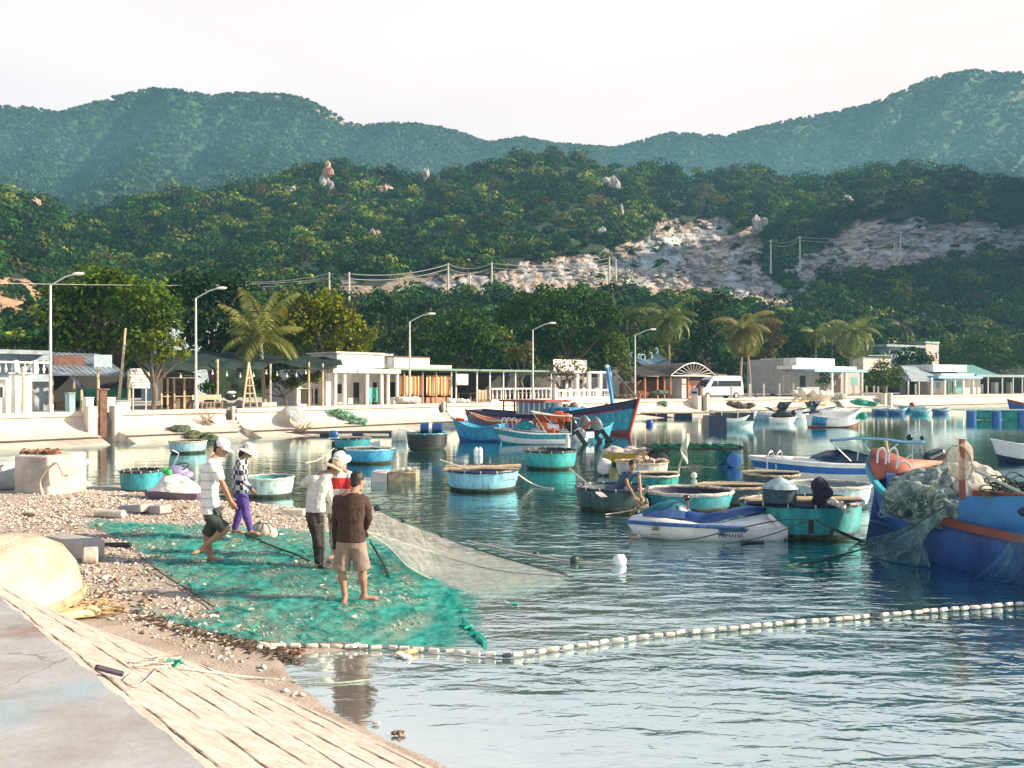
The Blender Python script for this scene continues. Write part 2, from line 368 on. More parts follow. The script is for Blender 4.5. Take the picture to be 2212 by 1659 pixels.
def heightfield(name, xs, yfun, Dfun, ny, m, colfun, rough, back=60):
    vs = []; cs = []; nx = len(xs)
    for x in xs:
        x = float(x); y0, y1 = yfun(x)
        for j in range(ny):
            t = j/(ny-1); y = lerp(y0, y1, t); D = Dfun(x, y)
            k = colfun(x, y); rr = rough(k, x, y)
            p = P(x, y, D); p.y += rr; p.z += rr*.25; vs.append(p); c_ = np.array(COLS[k] if not isinstance(k, tuple) else k); q_ = fbm(x*.02, y*.03, 11, 3)
            if k == 'rock': c_ = c_*(1+.5*q_); c_ = c_*np.array((1.12,.93,.80)) if fbm(x*.012, y*.02, 21, 2) > -.05 else c_*np.array((.98,1.0,1.02))
            if k == 'rock':
                dv, _ = mnoise.voronoi(Vector((x*.045+fbm(x*.03,y*.03), y*.05, 4)))
                if dv[1]-dv[0] < .10: c_ = c_*.38
                if inpoly(x, y, SLAB): c_ = np.array((.40,.43,.43))*(1+.25*q_)*(.6 if dv[1]-dv[0] < .05 else 1)
            cs.append(c_)
        for q in (1, 2):
            r_ = P(x, y1, Dfun(x, y1)); vs.append(r_+Vector((0, back*q, -back*.5*q*q))); cs.append(COLS[None])
    n = ny+2
    fs = [(i*n+j, (i+1)*n+j, (i+1)*n+j+1, i*n+j+1) for i in range(nx-1) for j in range(n-1)]
    return rawmesh(name, np.array([tuple(v) for v in vs]), np.array(fs), m, np.array(cs), smooth=False)
COLS = {None: (.010,.026,.008), 'rock': (.42,.39,.37), 'soil': (.40,.25,.15), 'soil2': (.27,.21,.17)}
mhill = mat('hill_ground', (.1,.1,.1), .95, .3, .25, .5, attr='col', bscale=.6)
def rough_mid(k, x, y):
    base = 5*fbm(x*.008, y*.012, 1, 3)
    if k == 'rock':
        d_, q_ = mnoise.voronoi(Vector((x*.028+.5*fbm(x*.02, y*.02), y*.03, 2))); e_, r_ = mnoise.voronoi(Vector((x*.09, y*.085, 5)))
        return base+(d_[0]+.4*q_[0].x%1)*7-3+e_[0]*3.2+2.2*fbm(x*.05, y*.05, 3, 5)
    if k: return base+1.6*fbm(x*.08, y*.08, 3, 5)
    return base
o = heightfield('hill', np.arange(-420, 2560, 3.6), lambda x: (HY+1.6*F/(wallD(x)+45), midridge(x)+6), midD, 150, mhill, rockiness, rough_mid); tag(o, kind='structure')

# crowns over the middle hill: scattered by photo density
rng = np.random.default_rng(3); C = []; RD = []; CL = []
def leafcol(rng, warm=0.0, base=(.030,.096,.016)):
    k = rng.uniform(.35, 1.15); b = np.array(base)*k
    if rng.random() < .17+warm: b = np.array((.14,.18,.020))*rng.uniform(.7, 1.25)
    elif rng.random() < .05: b = np.array((.07,.065,.03))*rng.uniform(.7, 1.2)
    return b
n = 0
while n < 4900:
    x = rng.uniform(-260, 2400); yr = midridge(x); y = yr+(800-yr)*rng.random()**1.35
    k = rockiness(x, y)
    if k == 'rock' and rng.random() > .13: continue
    if k in ('soil', 'soil2') and rng.random() > .12: continue
    D = midD(x, y); r = rng.uniform(1.5, 3.2)*(1+.45*(D-120)/200)*(1 if k is None else .55)*(1.15 if y < yr+8 else 1)
    if x > 1680 and y > 560: r *= 1.15
    p = P(x, y+rng.uniform(0, 3), D); p.y += rough_mid(k, x, y); C.append((p.x, p.y, p.z+r*.35)); RD.append(r); q_ = fbm(x*.012, y*.02, 5, 3); r_k = 1+.5*fbm(x*.02+9, y*.03, 5, 2)+(.8 if rng.random() < .07 else 0); RD[-1] = r*max(.55, r_k); CL.append(leafcol(rng, .25*q_)*max(.35, 1+.75*q_)); n += 1
vs, fs, cs = crowns(np.array(C), np.array(RD), np.array(CL), 150, np.clip(.5+.0016*np.array(C)[:,1],.5,1.1), rng, lobes=6)
o = rawmesh('hillside_scrub', vs, fs, mleaf, cs); tag(o, 'dense green scrub and low trees covering the rocky middle hill', 'scrub', kind='stuff')

# unseen ridge added past the right edge to keep low sun off the quarry
vs = []; nx, ny = 40, 50
for i in range(nx):
    for j in range(ny):
        Yv = lerp(158, 560, j/(ny-1)); u = i/(nx-1); Xv = .70*Yv+4+u*260; e = min(1, (Yv-154)/50)
        vs.append((Xv, Yv, 1+e*(150+14*fbm(Xv*.02, Yv*.02, 3, 4))*max(0, math.sin(math.pi*min(1, u*1.6+.02)/1.25 if u < .6 else math.pi*(.75+.25*(u-.6)/.4)))**.8))
idx = np.arange(nx*ny).reshape(nx, ny); fc = np.stack([idx[:-1,:-1], idx[1:,:-1], idx[1:,1:], idx[:-1,1:]], -1).reshape(-1, 4)
o = rawmesh('hill', np.array(vs), fc, mhill, np.tile(np.array(COLS[None]), (len(vs), 1)), smooth=False); tag(o, kind='structure')
# far mountains
FLX = [-500,-200,0,60,130,200,280,310,340,390,450,510,580,630,680,720,750,780,850,900,950,1000,1050,1130,1200,1330,1450,1560,1700,1800,1880,1950,2000,2060,2110,2160,2212,2500]
FLY = [290,250,230,234,244,226,203,196,193,198,210,202,206,208,224,246,264,274,268,270,276,290,308,298,312,321,288,296,262,244,226,198,172,158,152,160,158,200]
def farridge(x): return itp(x, FLX, FLY)
def farD(x, y):
    yr = farridge(x); yb = 520; D1 = itp(x, [-400,0,700,1050,1330,1700,2212], [1000,1000,950,1100,1150,1150,1250])
    t = max(0, min(1, (yb-y)/(yb-yr))); s = 30*fbm(x*.006, y*.004, 4, 4)
    return 430+(D1-430)*t**1.1+s*(1-t)*3*t+130*fbm(x*.0075+y*.006, y*.002, 9, 4)*t**.5
mfar = mat('mountain_ground', (.1,.1,.1), .95, .3, .05, attr='col')
COLS[None] = (.026,.052,.018)
def farcol(x, y):
    if inpoly(x, y, [(680,235),(760,262),(800,278),(740,272),(690,250)]): return (.3,.22,.12)
    return None
def farrough(k, x, y): return 0
o = heightfield('mountain', np.arange(-500, 2560, 8.0), lambda x: (520, farridge(x)+3), farD, 70, mfar, farcol, farrough, back=150); tag(o, kind='structure')
C = []; RD = []; CL = []
n = 0
while n < 9500:
    x = rng.uniform(-200, 2400); yr = farridge(x); yb = midridge(x)+15; y = yr+(yb-yr)*rng.random()**(1 if n % 4 else 3.5)
    D = farD(x, y); r = rng.uniform(3.5, 7.5)*(.5 if y < yr+7 else 1)
    if farcol(x, y) and rng.random() < .8: continue
    p = P(x, y, D); C.append((p.x, p.y, p.z+r*.2)); RD.append(r); k = rng.uniform(.6, 1.4); CL.append(np.array((.045,.085,.028))*k); n += 1
vs, fs, cs = crowns(np.array(C), np.array(RD), np.array(CL), 46, 3.0, rng, lobes=4)
o = rawmesh('mountain_forest', vs, fs, mleaf, cs); tag(o, 'forest cover on the hazy mountains behind the middle hill', 'forest', kind='stuff')

# loose blocks below the rock faces
rr = random.Random(5); mrock = mat('quarry_rock', (.36,.335,.315), .9, .25, .8, .1, col2=(.22,.195,.175)); mb = MB(); n = 0
while n < 1500:
    x = rr.uniform(1080, 2260); y = rr.uniform(470, 690); k = rockiness(x, y)
    if k is None: continue
    low = y > 575 if x < 1740 else y > 500
    if not low and rr.random() > .10: continue
    D = midD(x, y); s_ = rr.uniform(.35, 1.5)*(1.3 if low else 1.5); p = P(x, y, D); p.y += rough_mid('rock' if k == 'rock' else k, x, y)-1.5-s_
    if k == 'soil2' and rr.random() > .15: continue
    mb.rock(p, (s_*rr.uniform(.8,1.9), s_, s_*rr.uniform(.35,.9)), n); n += 1
tag(mb.build('rubble', mrock, smooth=False), 'pale broken quarry blocks strewn over and below the rock face', 'rubble', kind='stuff')
for i, (x, y, w_, h_, red, lab) in enumerate(((706,398,34,44,0,'stacked grey boulders with a red tip on the hill crest at left centre'),(630,412,24,20,0,'pale boulder poking from the left slope of the crest'),(832,410,30,34,1,'reddish boulders on the crest above the round tree'),(921,380,14,30,0,'upright grey rock pinnacle on the crest'),(808,512,30,34,1,'rounded orange-grey boulder on the dark hillside'),(1318,402,44,40,0,'white fractured outcrop near the middle crest'),(72,438,34,24,1,'pale boulder on the far left crest'),(1640,492,34,50,0,'tall rounded grey rock at the top right of the rock face'),(1300,500,30,22,0,'grey outcrop in the trees left of the rock face'),(1345,455,12,36,0,'thin pale rock fin above the rock face'),(1833,430,26,16,0,'small white outcrop above the right rock cut'))):
    D = midD(x, y)-11; k = 1/F*D; p = P(x, y, D); mb = MB(); r2 = random.Random(i)
    for j in range(6): mb.rock(p+Vector((r2.uniform(-.3,.3)*w_*k, r2.uniform(-1,1), r2.uniform(-.3,.3)*h_*k)), (w_*k*r2.uniform(.35,.6), w_*k*.45, h_*k*r2.uniform(.4,.75)), i*10+j)
    t = thing('boulder', lab, 'boulder', p, group='boulders on the middle hill')
    mb.build('rock', mat('warm_rock', (.38,.27,.20), .9, .25, .8, .1) if red else mrock, t, smooth=False)
    if i == 0: MB().rock(P(x+2, y-38, D), (14*k, 12*k, 20*k), 3).rock(P(x+3, y-26, D), (26*k, 20*k, 24*k), 4).build('red_tip', mat('red_rock', (.50,.26,.17), .9), t, smooth=False)
# ---------- sea wall ----------
mconc = mat('pale_concrete', (.64,.56,.47), .85, .2, .9, .01, stretch=(1,1,.35), col2=(.52,.45,.38), bscale=12)
mapron = mat('apron_concrete', (.56,.48,.40), .9, .2, .9, .02, col2=(.38,.32,.26), bscale=5, stretch=(1,1,3))
mgrey = mat('grey_concrete', (.42,.40,.38), .85, .09, 2, .004)
mbrown = mat('rusty_brown_steel', (.16,.075,.05), .7, .25, 6, .003)
mwhite = mat('white_paint_wall', (.80,.78,.75), .75, .13, 1.2, stretch=(1.5,1.5,.4))
mcream = mat('cream_wall', (.72,.66,.57), .8, .1, 1.5)
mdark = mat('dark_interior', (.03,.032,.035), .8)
mblue_wall = mat('blue_grey_wall', (.30,.38,.44), .75, .15, 2)
mwood = mat('weathered_wood', (.36,.26,.17), .8, .2, 5, .002, stretch=(1,1,6))
mbamboo = mat('bamboo', (.55,.43,.28), .6, .18, 6)
mzinc = mat('corrugated_zinc', (.30,.36,.40), .5, .25, 1.2, metal=.3)
mgalv = mat('galvanised_steel', (.62,.62,.60), .45, .1, 5, metal=.4)
WALL_PROF = [(-.55,1.25),(-.55,1.55),(.12,1.55),(.14,1.34),(.0,1.33),(.06,1.12),(.22,.92),(.5,.70),(.9,.53),(1.5,.42),(2.3,.36),(2.35,.26),(6.6,-.62),(6.6,-1.4),(-.5,-1.4)]
SW = CX+F*WP[:,0]/WP[:,1]
def wpt(s, off, z):
    i = min(max(int(s), 0), len(WP)-2); t = s-i; q = WP[i]*(1-t)+WP[i+1]*t; n = WN[i]*(1-t)+WN[i+1]*t
    return Vector((q[0]+n[0]*off, q[1]+n[1]*off, z))
def sidx(x): return float(np.interp(x, SW, np.arange(len(SW))))
secs = [(-400,186,'long far left section of the pale sea wall beside the grey block'),(243,486,'sea wall section between the brown gate post and the grey steps, green net over its apron'),
 (510,946,'sea wall section under the white house with a grey boat leaning on it'),(964,1490,'sea wall section behind the large blue fishing boat'),
 (1516,1888,'sea wall section right of the white van, boats drawn up below it'),(1918,2490,'rightmost sea wall section in front of the turquoise-doored house')]
for x0, x1, lab in secs:
    mb = MB(); s0, s1 = sidx(x0), sidx(x1); n = max(4, int(s1-s0)+2); a = MB()
    rings = [[wpt(lerp(s0, s1, i/n), -o_, z_) for o_, z_ in WALL_PROF] for i in range(n+1)]
    t = thing('sea_wall', lab, 'sea wall', wpt((s0+s1)/2, 0, 0), group='sections of the sea wall along the bay')
    a.loft([[r_[k] for k in (0,1,2,3)] for r_ in rings]); a.build('coping', mconc, t, angle=30)
    b_ = MB().loft([[r_[k] for k in (4,5,6,7,8,9,10,14)] for r_ in rings]); b_.build('curved_face', mconc, t, angle=50)
    c_ = MB().loft([[r_[11], r_[11].lerp(r_[12], .34), r_[11].lerp(r_[12], .34)-Vector((0,0,.3)), r_[14]-Vector((0,0,.1))] for r_ in rings]); c_.build('apron', mapron, t, angle=30)
    d_ = MB().loft([[r_[11].lerp(r_[12], .3401)-Vector((0,0,.004)), r_[12], r_[13], r_[14]-Vector((0,0,.1))] for r_ in rings]); d_.build('tide_band', mat('tide_stained_concrete', (.30,.255,.19), .7, .35, 1.2, .03, col2=(.13,.12,.085), bscale=8), t, angle=30)
    jt = MB()
    for ss in np.arange(s0+1.2, s1-1, 2.4): jt.loft([[wpt(ss+dd, -o_*1.0-.006, z_+.006) for o_, z_ in WALL_PROF[4:11]] for dd in (0, .035)], closed=False)
    if jt.v: jt.build('joints', mat('dark_joint', (.25,.21,.17), .9), t, angle=60)
# flood gates in the slots
def frame_at(x, off=0.0, z=1.45):
    p, a = shore(x, off); return Matrix.Translation((p.x, p.y, z))@Matrix.Rotation(a, 4, 'Z')
for x, lab in ((214,'tall brown flood gate post between cream pillars, near left'),(1503,'tall brown flood gate post below the white van'),(1903,'small brown flood gate post near the green tree')):
    M = frame_at(x, 0, 0); t = thing('flood_gate', lab, 'flood gate', M=M, group='brown gate posts in the sea wall')
    for sx, wd in ((-.62,.42),(.62,.36)): MB().box((sx, -.6, .85), (wd, .9, 2.0)).build('pillar', mconc, t, local=True)
    MB().box((0, -.6, 1.45), (.34, .28, 2.5)).box((0,-.6,2.72),(.55,.4,.08)).build('gate', mbrown, t, local=True)
    MB().box((-.05, .3, .0), (1.5, 1.2, 2.4)).build('stop_wall', mgrey, t, local=True)
for x, lab in ((498,'grey concrete steps slotted into the wall by the ladder frame'),(955,'dark step slot in the sea wall below the striped curtains')):
    M = frame_at(x, 0, 0); t = thing('sea_wall_steps', lab, 'steps', M=M, group='step slots in the sea wall')
    mb = MB()
    for k in range(5): mb.box((0, -.2-.3*k, .9-.22*k-.5), (.8, .3, 1.0))
    mb.build('treads', mgrey, t, local=True); MB().box((.2, .1, 1.2), (.22, .3, 1.0)).build('post', mgrey, t, local=True)
# promenade behind the wall
mprom = mat('promenade_ground', (.52,.47,.41), .9, .15, .5)
mb = MB().loft([[wpt(i, -.5+1.0, 1.46), wpt(i, 6, 1.46), wpt(i, 30, 1.5), wpt(i, 62, 1.4)] for i in range(0, len(WP), 2)], closed=False)
tag(mb.build('pavement', mprom), kind='structure')
mb = MB().loft([[wpt(i, -6, -1.45), wpt(i, .6, -1.45), wpt(i, .6, 1.44)] for i in range(0, len(WP), 2)], closed=False)
tag(mb.build('shore', mgrey), kind='structure')

# ---------- buildings ----------
class Bld:
    def __init__(s, name, label, cat, x0, x1, off, off1=None, base=1.45, group=None):
        A, _ = shore(x0, off); B_, _ = shore(x1, off if off1 is None else off1); s.A = A.copy(); s.d = (B_-A); s.L = s.d.length; s.d.normalize()
        s.ang = math.atan2(s.d.y, s.d.x); s.base = base; s.M = Matrix.Translation((A.x, A.y, base))@Matrix.Rotation(s.ang, 4, 'Z')
        s.t = thing(name, label, cat, M=s.M, group=group)
    def u(s, x, d=0.0):
        n = Vector((-s.d.y, s.d.x, 0)); A = s.A+n*d; k = (x-CX)/F       # X = k*Y
        return (k*A.y-A.x)/(s.d.x-k*s.d.y)
    def D(s, x, d=0.0): n = Vector((-s.d.y, s.d.x, 0)); A = s.A+n*d; return A.y+s.u(x, d)*s.d.y
    def z(s, x, y, d=0.0): return zt(y, s.D(x, d))-s.base
    def bx(s, part, m, xa, xb, ya, yb, d0, d1, par=None, mb=None, zz=None):
        """box whose front face (at depth d0) covers the photo rectangle"""
        ua, ub = s.u(xa, d0), s.u(xb, d0); xm = (xa+xb)/2; zb, za = (s.z(xm, yb, d0), s.z(xm, ya, d0)) if zz is None else zz
        mb2 = mb or MB(); mb2.box(((ua+ub)/2, (d0+d1)/2, (za+zb)/2), (abs(ub-ua), abs(d1-d0), abs(za-zb)))
        return mb2 if part is None else s.out(part, m, mb2, par)
    def out(s, part, m, mb, par=None): return mb.build(part, m, par or s.t, local=True, angle=30)
    def post(s, part, m, x, ya, d=0.0, w=.12, par=None, zb=0.0):
        return s.out(part, m, MB().box((s.u(x, d), d, (s.z(x, ya, d)+zb)/2), (w, w, s.z(x, ya, d)-zb)), par)
    def opening(s, part, m, xa, xb, ya, yb, d0=0.0, fm=None):
        o_ = s.bx(part, m, xa, xb, ya, yb, d0-.03, d0+.2); fm = fm or mcream; f = MB()
        ua, ub, za, zb = s.u(xa), s.u(xb), s.z((xa+xb)/2, ya), s.z((xa+xb)/2, yb)
        for (c, dd) in ((((ua+ub)/2, d0-.05, za+.04), (ub-ua+.2, .08, .08)), ((ua-.04, d0-.05, (za+zb)/2), (.08, .08, za-zb)), ((ub+.04, d0-.05, (za+zb)/2), (.08, .08, za-zb))): f.box(c, dd)
        s.out('frame', fm, f, o_); return o_
def corr(L0, L1, y0, y1, z0, z1, pitch=.25, amp=.03, th=.03):
    """corrugated sheet between two heights, ridges running from y0 to y1"""
    n = max(2, int((L1-L0)/pitch*4)); mb = MB(); a = []; b = []
    for i in range(n+1):
        x = L0+(L1-L0)*i/n; h = amp*math.sin(2*math.pi*i/4); a.append([Vector((x, y0, z0+h)), Vector((x, y1, z1+h)), Vector((x, y1, z1+h-th)), Vector((x, y0, z0+h-th))])
    return mb.loft(a)
def balusters(b, xa, xb, d, z0, z1, step, m, name='baluster', par=None, maxn=40):
    ua, ub = b.u(xa, d), b.u(xb, d); n = min(maxn, max(2, int((ub-ua)/step))); h = z1-z0; out = []
    for i in range(n+1):
        mb = MB().lathe([(.035,0),(.07,.05*h),(.04,.15*h),(.085,.38*h),(.045,.62*h),(.03,.85*h),(.07,h)], (lerp(ua, ub, i/n), d, z0), n=7)
        out.append(b.out(name, m, mb, par))
    return out

# 1 blue-grey house with balustrade
b = Bld('house', 'blue-grey house with a white balustrade terrace at the far left edge', 'house', -70, 112, 6.5)
b.bx('wall', mblue_wall, -70, 112, 822, 893, 0, 7)
b.bx('terrace', mblue_wall, -70, 112, 808, 824, -.9, 7.2)
b.bx('upper_wall', mblue_wall, -70, 112, 762, 810, 2.2, 7)
b.bx('roof', mzinc, -75, 112, 755, 764, .6, 7.4)
b.bx('handrail', mwhite, -70, 112, 780, 784, -.85, -.6)
zb = b.z(30, 806, -.7); z1 = b.z(30, 784, -.7); balusters(b, -60, 108, -.72, zb, z1, .3, mwhite)
for x in (-20, 36, 78): b.bx('terrace_pillar', mwhite, x-4, x+4, 778, 808, -.9, -.55)
b.opening('window', mdark, 0, 9, 834, 860)
# white shed in front
b = Bld('shed', 'plain white shed wall in front of the balustrade house', 'shed', 20, 69, 3.0)
b.bx('wall', mwhite, 20, 69, 808, 893, 0, 3); b.bx('roof', mzinc, 18, 71, 804, 808, -.15, 3.15)
b = Bld('kiosk', 'cream ticket box with a dark hatch at the left edge', 'kiosk', -10, 19, 2.8)
b.bx('wall', mcream, -10, 19, 820, 893, 0, 2.6); b.opening('hatch', mdark, -4, 5, 836, 858)
b.bx('roof', mblue_wall, -12, 21, 815, 820, -.4, 2.8)
# 2 open shop with corrugated roof
b = Bld('open_shop', 'open-fronted dark shop under a patched corrugated iron roof', 'shop', 112, 270, 6.0)
zr = b.z(190, 808); zt_ = b.z(190, 762, 4); 
b.out('roof', mzinc, corr(b.u(110), b.u(268), -.6, 5, zr, zt_, .3, .035))
b.bx('rust_sheet', mbrown, 116, 182, 770, 796, 1.6, 1.75, zz=(b.z(150, 798), b.z(150, 775)+.25))
b.bx('patch_sheet', mat('pale_blue_sheet', (.35,.45,.5), .6, .15), 203, 242, 768, 800, 1.2, 1.3, zz=(b.z(220, 800), b.z(220, 772)+.2))
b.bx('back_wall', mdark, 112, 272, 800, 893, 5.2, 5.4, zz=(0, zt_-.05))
b.bx('side_wall', mgrey, 70, 74, 815, 893, .2, 5.2, zz=(0, zr-.05))
for x in (113, 160, 212, 262): b.post('post', mwood, x, 808, 0, .12)
b.bx('eave_beam', mgalv, 112, 270, 808, 812, -.3, -.15)
b.bx('counter', mwood, 120, 145, 868, 893, 1.2, 1.8)
# tarp and green cloth
mtarp = mat('dark_blue_tarp', (.035,.05,.11), .55, .2, 3); mgreencloth = mat('green_cloth', (.03,.20,.13), .7, .2, 3, transl=.3)
p0, a0 = shore(147, 5.2); p1, a1 = shore(276, 5.2)
def sheet(name, lab, cat, c00, c10, c01, c11, m, drop=.3, nu=16, nv=8, th=.012, wav=.03):
    c00, c10, c01, c11 = map(Vector, (c00, c10, c01, c11)); t0 = thing(name, lab, cat, (c00+c11)/2) if lab else None
    def fn(u, v):
        p = c00.lerp(c10, u).lerp(c01.lerp(c11, u), v); p.z -= drop*4*u*(1-u)*(1-v*.0); p.z += wav*math.sin(u*23+v*5); p.y += wav*math.sin(u*31); return p
    mb = MB().grid(fn, nu, nv); o_ = mb.build('cloth' if lab else name, m, t0); sm = o_.modifiers.new('s', 'SOLIDIFY'); sm.thickness = th; return t0 or o_
def at(x, y, off): p, _ = shore(x, off); return Vector((p.x, p.y, zt(y, p.y)))
sheet('tarpaulin', 'dark blue tarpaulin sagging like a hammock under the shop eave', 'tarpaulin', at(147,812,5.0), at(277,806,5.0), at(160,814,5.4), at(277,822,5.4), mtarp, 1.0)
sheet('cloth_screen', 'green cloth screen strung between poles beside the shop', 'cloth screen', at(166,838,3.4), at(279,838,3.4), at(166,866,3.4), at(279,868,3.4), mgreencloth, .08)
# signboard
M = frame_at(302, 2.6); t = thing('sign_board', 'white notice board with green lines of writing on legs', 'sign', M=M)
D0 = M.translation.y; za, zb = zt(797, D0)-1.45, zt(838, D0)-1.45
MB().box((0, 0, (za+zb)/2), (1.05, .05, za-zb)).build('board', mwhite, t, local=True)
MB().box((0, -.01, (za+zb)/2), (1.11, .05, .05+za-zb)).xf(Matrix.Translation((0,.03,0))).build('frame', mgalv, t, local=True)
for sx in (-.35, .35): MB().box((sx, .05, zb/2), (.06, .06, zb)).build('leg', mgalv, t, local=True)
mink = mat('green_ink', (.05,.12,.10), .8)
def text(s, size, M, m, par, name='lettering', ext=.004, align='CENTER'):
    cu = bpy.data.curves.new(name, 'FONT'); cu.body = s; cu.size = size; cu.extrude = ext; cu.align_x = align; cu.align_y = 'CENTER'; cu.materials.append(m)
    o_ = bpy.data.objects.new(name, cu); COL.objects.link(o_)
    dg = bpy.context.evaluated_depsgraph_get(); me = bpy.data.meshes.new_from_object(o_.evaluated_get(dg)); bpy.data.objects.remove(o_); bpy.data.curves.remove(cu)
    o_ = bpy.data.objects.new(name, me); COL.objects.link(o_); o_.parent = par; WM[o_.name] = WM[par.name]; o_.matrix_local = M
    return o_
RX = Matrix.Rotation(R(90), 4, 'X')
for k, s_ in enumerate(('KHU DU LICH', 'BAI BIEN SACH', 'CANO  THUYEN', 'LAN BIEN', 'AN UONG', 'DIEN THOAI')):
    text(s_, .15 if k else .19, Matrix.Translation((-.05, -.032, za-.14-.165*k))@RX, mink, t)
# thatched hut with lattice
b = Bld('hut', 'thatched bamboo hut with mesh walls behind the small leafy tree', 'hut', 348, 424, 4.5)
mthatch = mat('thatch', (.42,.32,.20), .95, .3, 6, .03)
zr = b.z(386, 815); zz = b.z(386, 796, 1.5)
b.out('roof', mthatch, MB().loft([[Vector((b.u(344), -.5, zr)), Vector((b.u(350), 1.6, zz)), Vector((b.u(350), 3.6, zr))], [Vector((b.u(430), -.5, zr)), Vector((b.u(420), 1.6, zz)), Vector((b.u(426), 3.6, zr))]]))
for x in (349, 362, 376, 398, 423): b.post('post', mbamboo, x, 817, 0, .11)
b.bx('rail', mbamboo, 348, 424, 855, 857, -.05, .03)
b.bx('mesh_wall', mat('mesh_wall_brown', (.20,.15,.11), .9, .3, 3), 362, 422, 858, 884, .1, .16)
b.bx('back_wall', mat('hut_mat_wall', (.16,.12,.085), .9, .3, 4), 350, 424, 818, 884, 3.0, 3.1, zz=(0, zr-.03))
b.bx('shelf', mwood, 355, 372, 846, 849, 2.2, 2.9)
# shade canopy with string lights
mshade = mat('dark_green_shade_net', (.006,.028,.022), .8, .3, 3, transl=.12)
t = thing('shade_canopy', 'wide dark green shade net stretched over posts with string lights', 'canopy', at(500, 880, 3).xyz*Vector((1,1,0)) if False else Vector((*at(500,880,3).xy, 1.45)))
A, B_, C_, D_ = at(285,773,3.0), at(742,790,2.0), at(395,757,9.0), at(735,772,8.0)
def cn(u, v):
    p = A.lerp(B_, u).lerp(C_.lerp(D_, u), v); p.z += -.25*math.sin(math.pi*u*3)**2*(1-v)+.05*math.sin(u*40+v*9); return p
o_ = MB().grid(cn, 40, 10).build('net', mshade, t); o_.modifiers.new('s', 'SOLIDIFY').thickness = .02
A2, B2 = at(320, 803, 2.4), at(560, 797, 2.4)
o_ = MB().grid(lambda u, v: A.lerp(B_, u*.62).lerp(A2.lerp(B2, u), v)+Vector((0, 0, .08*math.sin(u*30))), 30, 4).build('valance', mshade, t); o_.modifiers.new('s', 'SOLIDIFY').thickness = .02
for x, y in ((584,786),(667,782),(697,785),(470,776)):
    p = at(x, y, 2.6); MB().tube([(p.x, p.y, 1.4), p], .07).build('post', mbamboo, t)
for x0, x1 in ((330,470),(470,584),(584,667)):
    p = sag(at(x0, 798, 2.2), at(x1, 796, 2.2), .25, 12); wire = MB().tube(p, .015, 4).build('light_string', mdark, t)
    for k in (2, 5, 8, 11): MB().tube([p[k], p[k]-Vector((0,0,.14))], .02, 6).ball(p[k]-Vector((0,0,.22)), .075, 8, 6, (1,1,1.3)).build('bulb', mat('clear_bulb', (.75,.72,.62), .2), wire)
# bamboo ladder frame
t = thing('ladder_frame', 'wooden trestle ladder leaning under the green shade net', 'ladder', Vector((*at(538,880,1.6).xy, 1.45)))
tp = at(537, 783, 2.2)
for x, n_ in ((524,'leg'),(556,'leg')): MB().tube([at(x, 880, 1.4)*Vector((1,1,0))+Vector((0,0,1.45)), tp], .07).build(n_, mbamboo, t)
q = at(540, 880, 4.0); MB().tube([Vector((q.x, q.y, 1.45)), tp], .06).build('leg', mbamboo, t)
for k in range(1, 5):
    f_ = k/6; a_ = at(524, 880, 1.4); c_ = at(556, 880, 1.4); a_.z = c_.z = 1.45; MB().tube([a_.lerp(tp, f_), c_.lerp(tp, f_)], .035, 6).build('rung', mbamboo, t)
# 3 white house
b = Bld('house', 'low white house with porch and turquoise door beside the round leafy tree', 'house', 643, 862, 5.0)
b.bx('wall', mwhite, 700, 722, 797, 878, -.3, 6)
b.bx('wall', mwhite, 722, 862, 805, 878, 2.0, 6)
b.bx('wall', mwhite, 643, 700, 826, 878, .5, 5)
b.opening('doorway', mdark, 650, 676, 840, 872, .5); b.opening('doorway', mdark, 680, 694, 840, 872, .5)
b.bx('porch_roof', mcream, 720, 866, 797, 806, -1.2, 3)
b.bx('parapet', mwhite, 728, 830, 764, 798, 1.2, 5); b.bx('cap', mcream, 726, 832, 761, 764, 1.0, 5.2)
b.bx('parapet', mwhite, 852, 928, 772, 797, 1.0, 5); b.bx('cap', mbrown, 850, 930, 770, 772, .9, 5.1)
b.bx('skylight', mblue_wall, 832, 850, 764, 784, 2.0, 4)
for x in (724, 744, 793, 824, 838, 858): b.post('column', mwhite if x != 838 else mcream, x, 804, -.9, .2)
for xa, xb, mm in ((764,776,mdark),(806,814,mdark),(842,858,mdark)): 
    o_ = b.bx('door', mm, xa, xb, 826, 874, 1.96, 2.1)
b.bx('door', mat('turquoise_paint', (.08,.40,.36), .5, .12), 797, 816, 837, 874, -.5, -.42)
b.bx('window', mdark, 728, 738, 830, 850, 1.94, 2.1)
b.bx('low_wall', mcream, 842, 862, 858, 878, -.6, -.3)
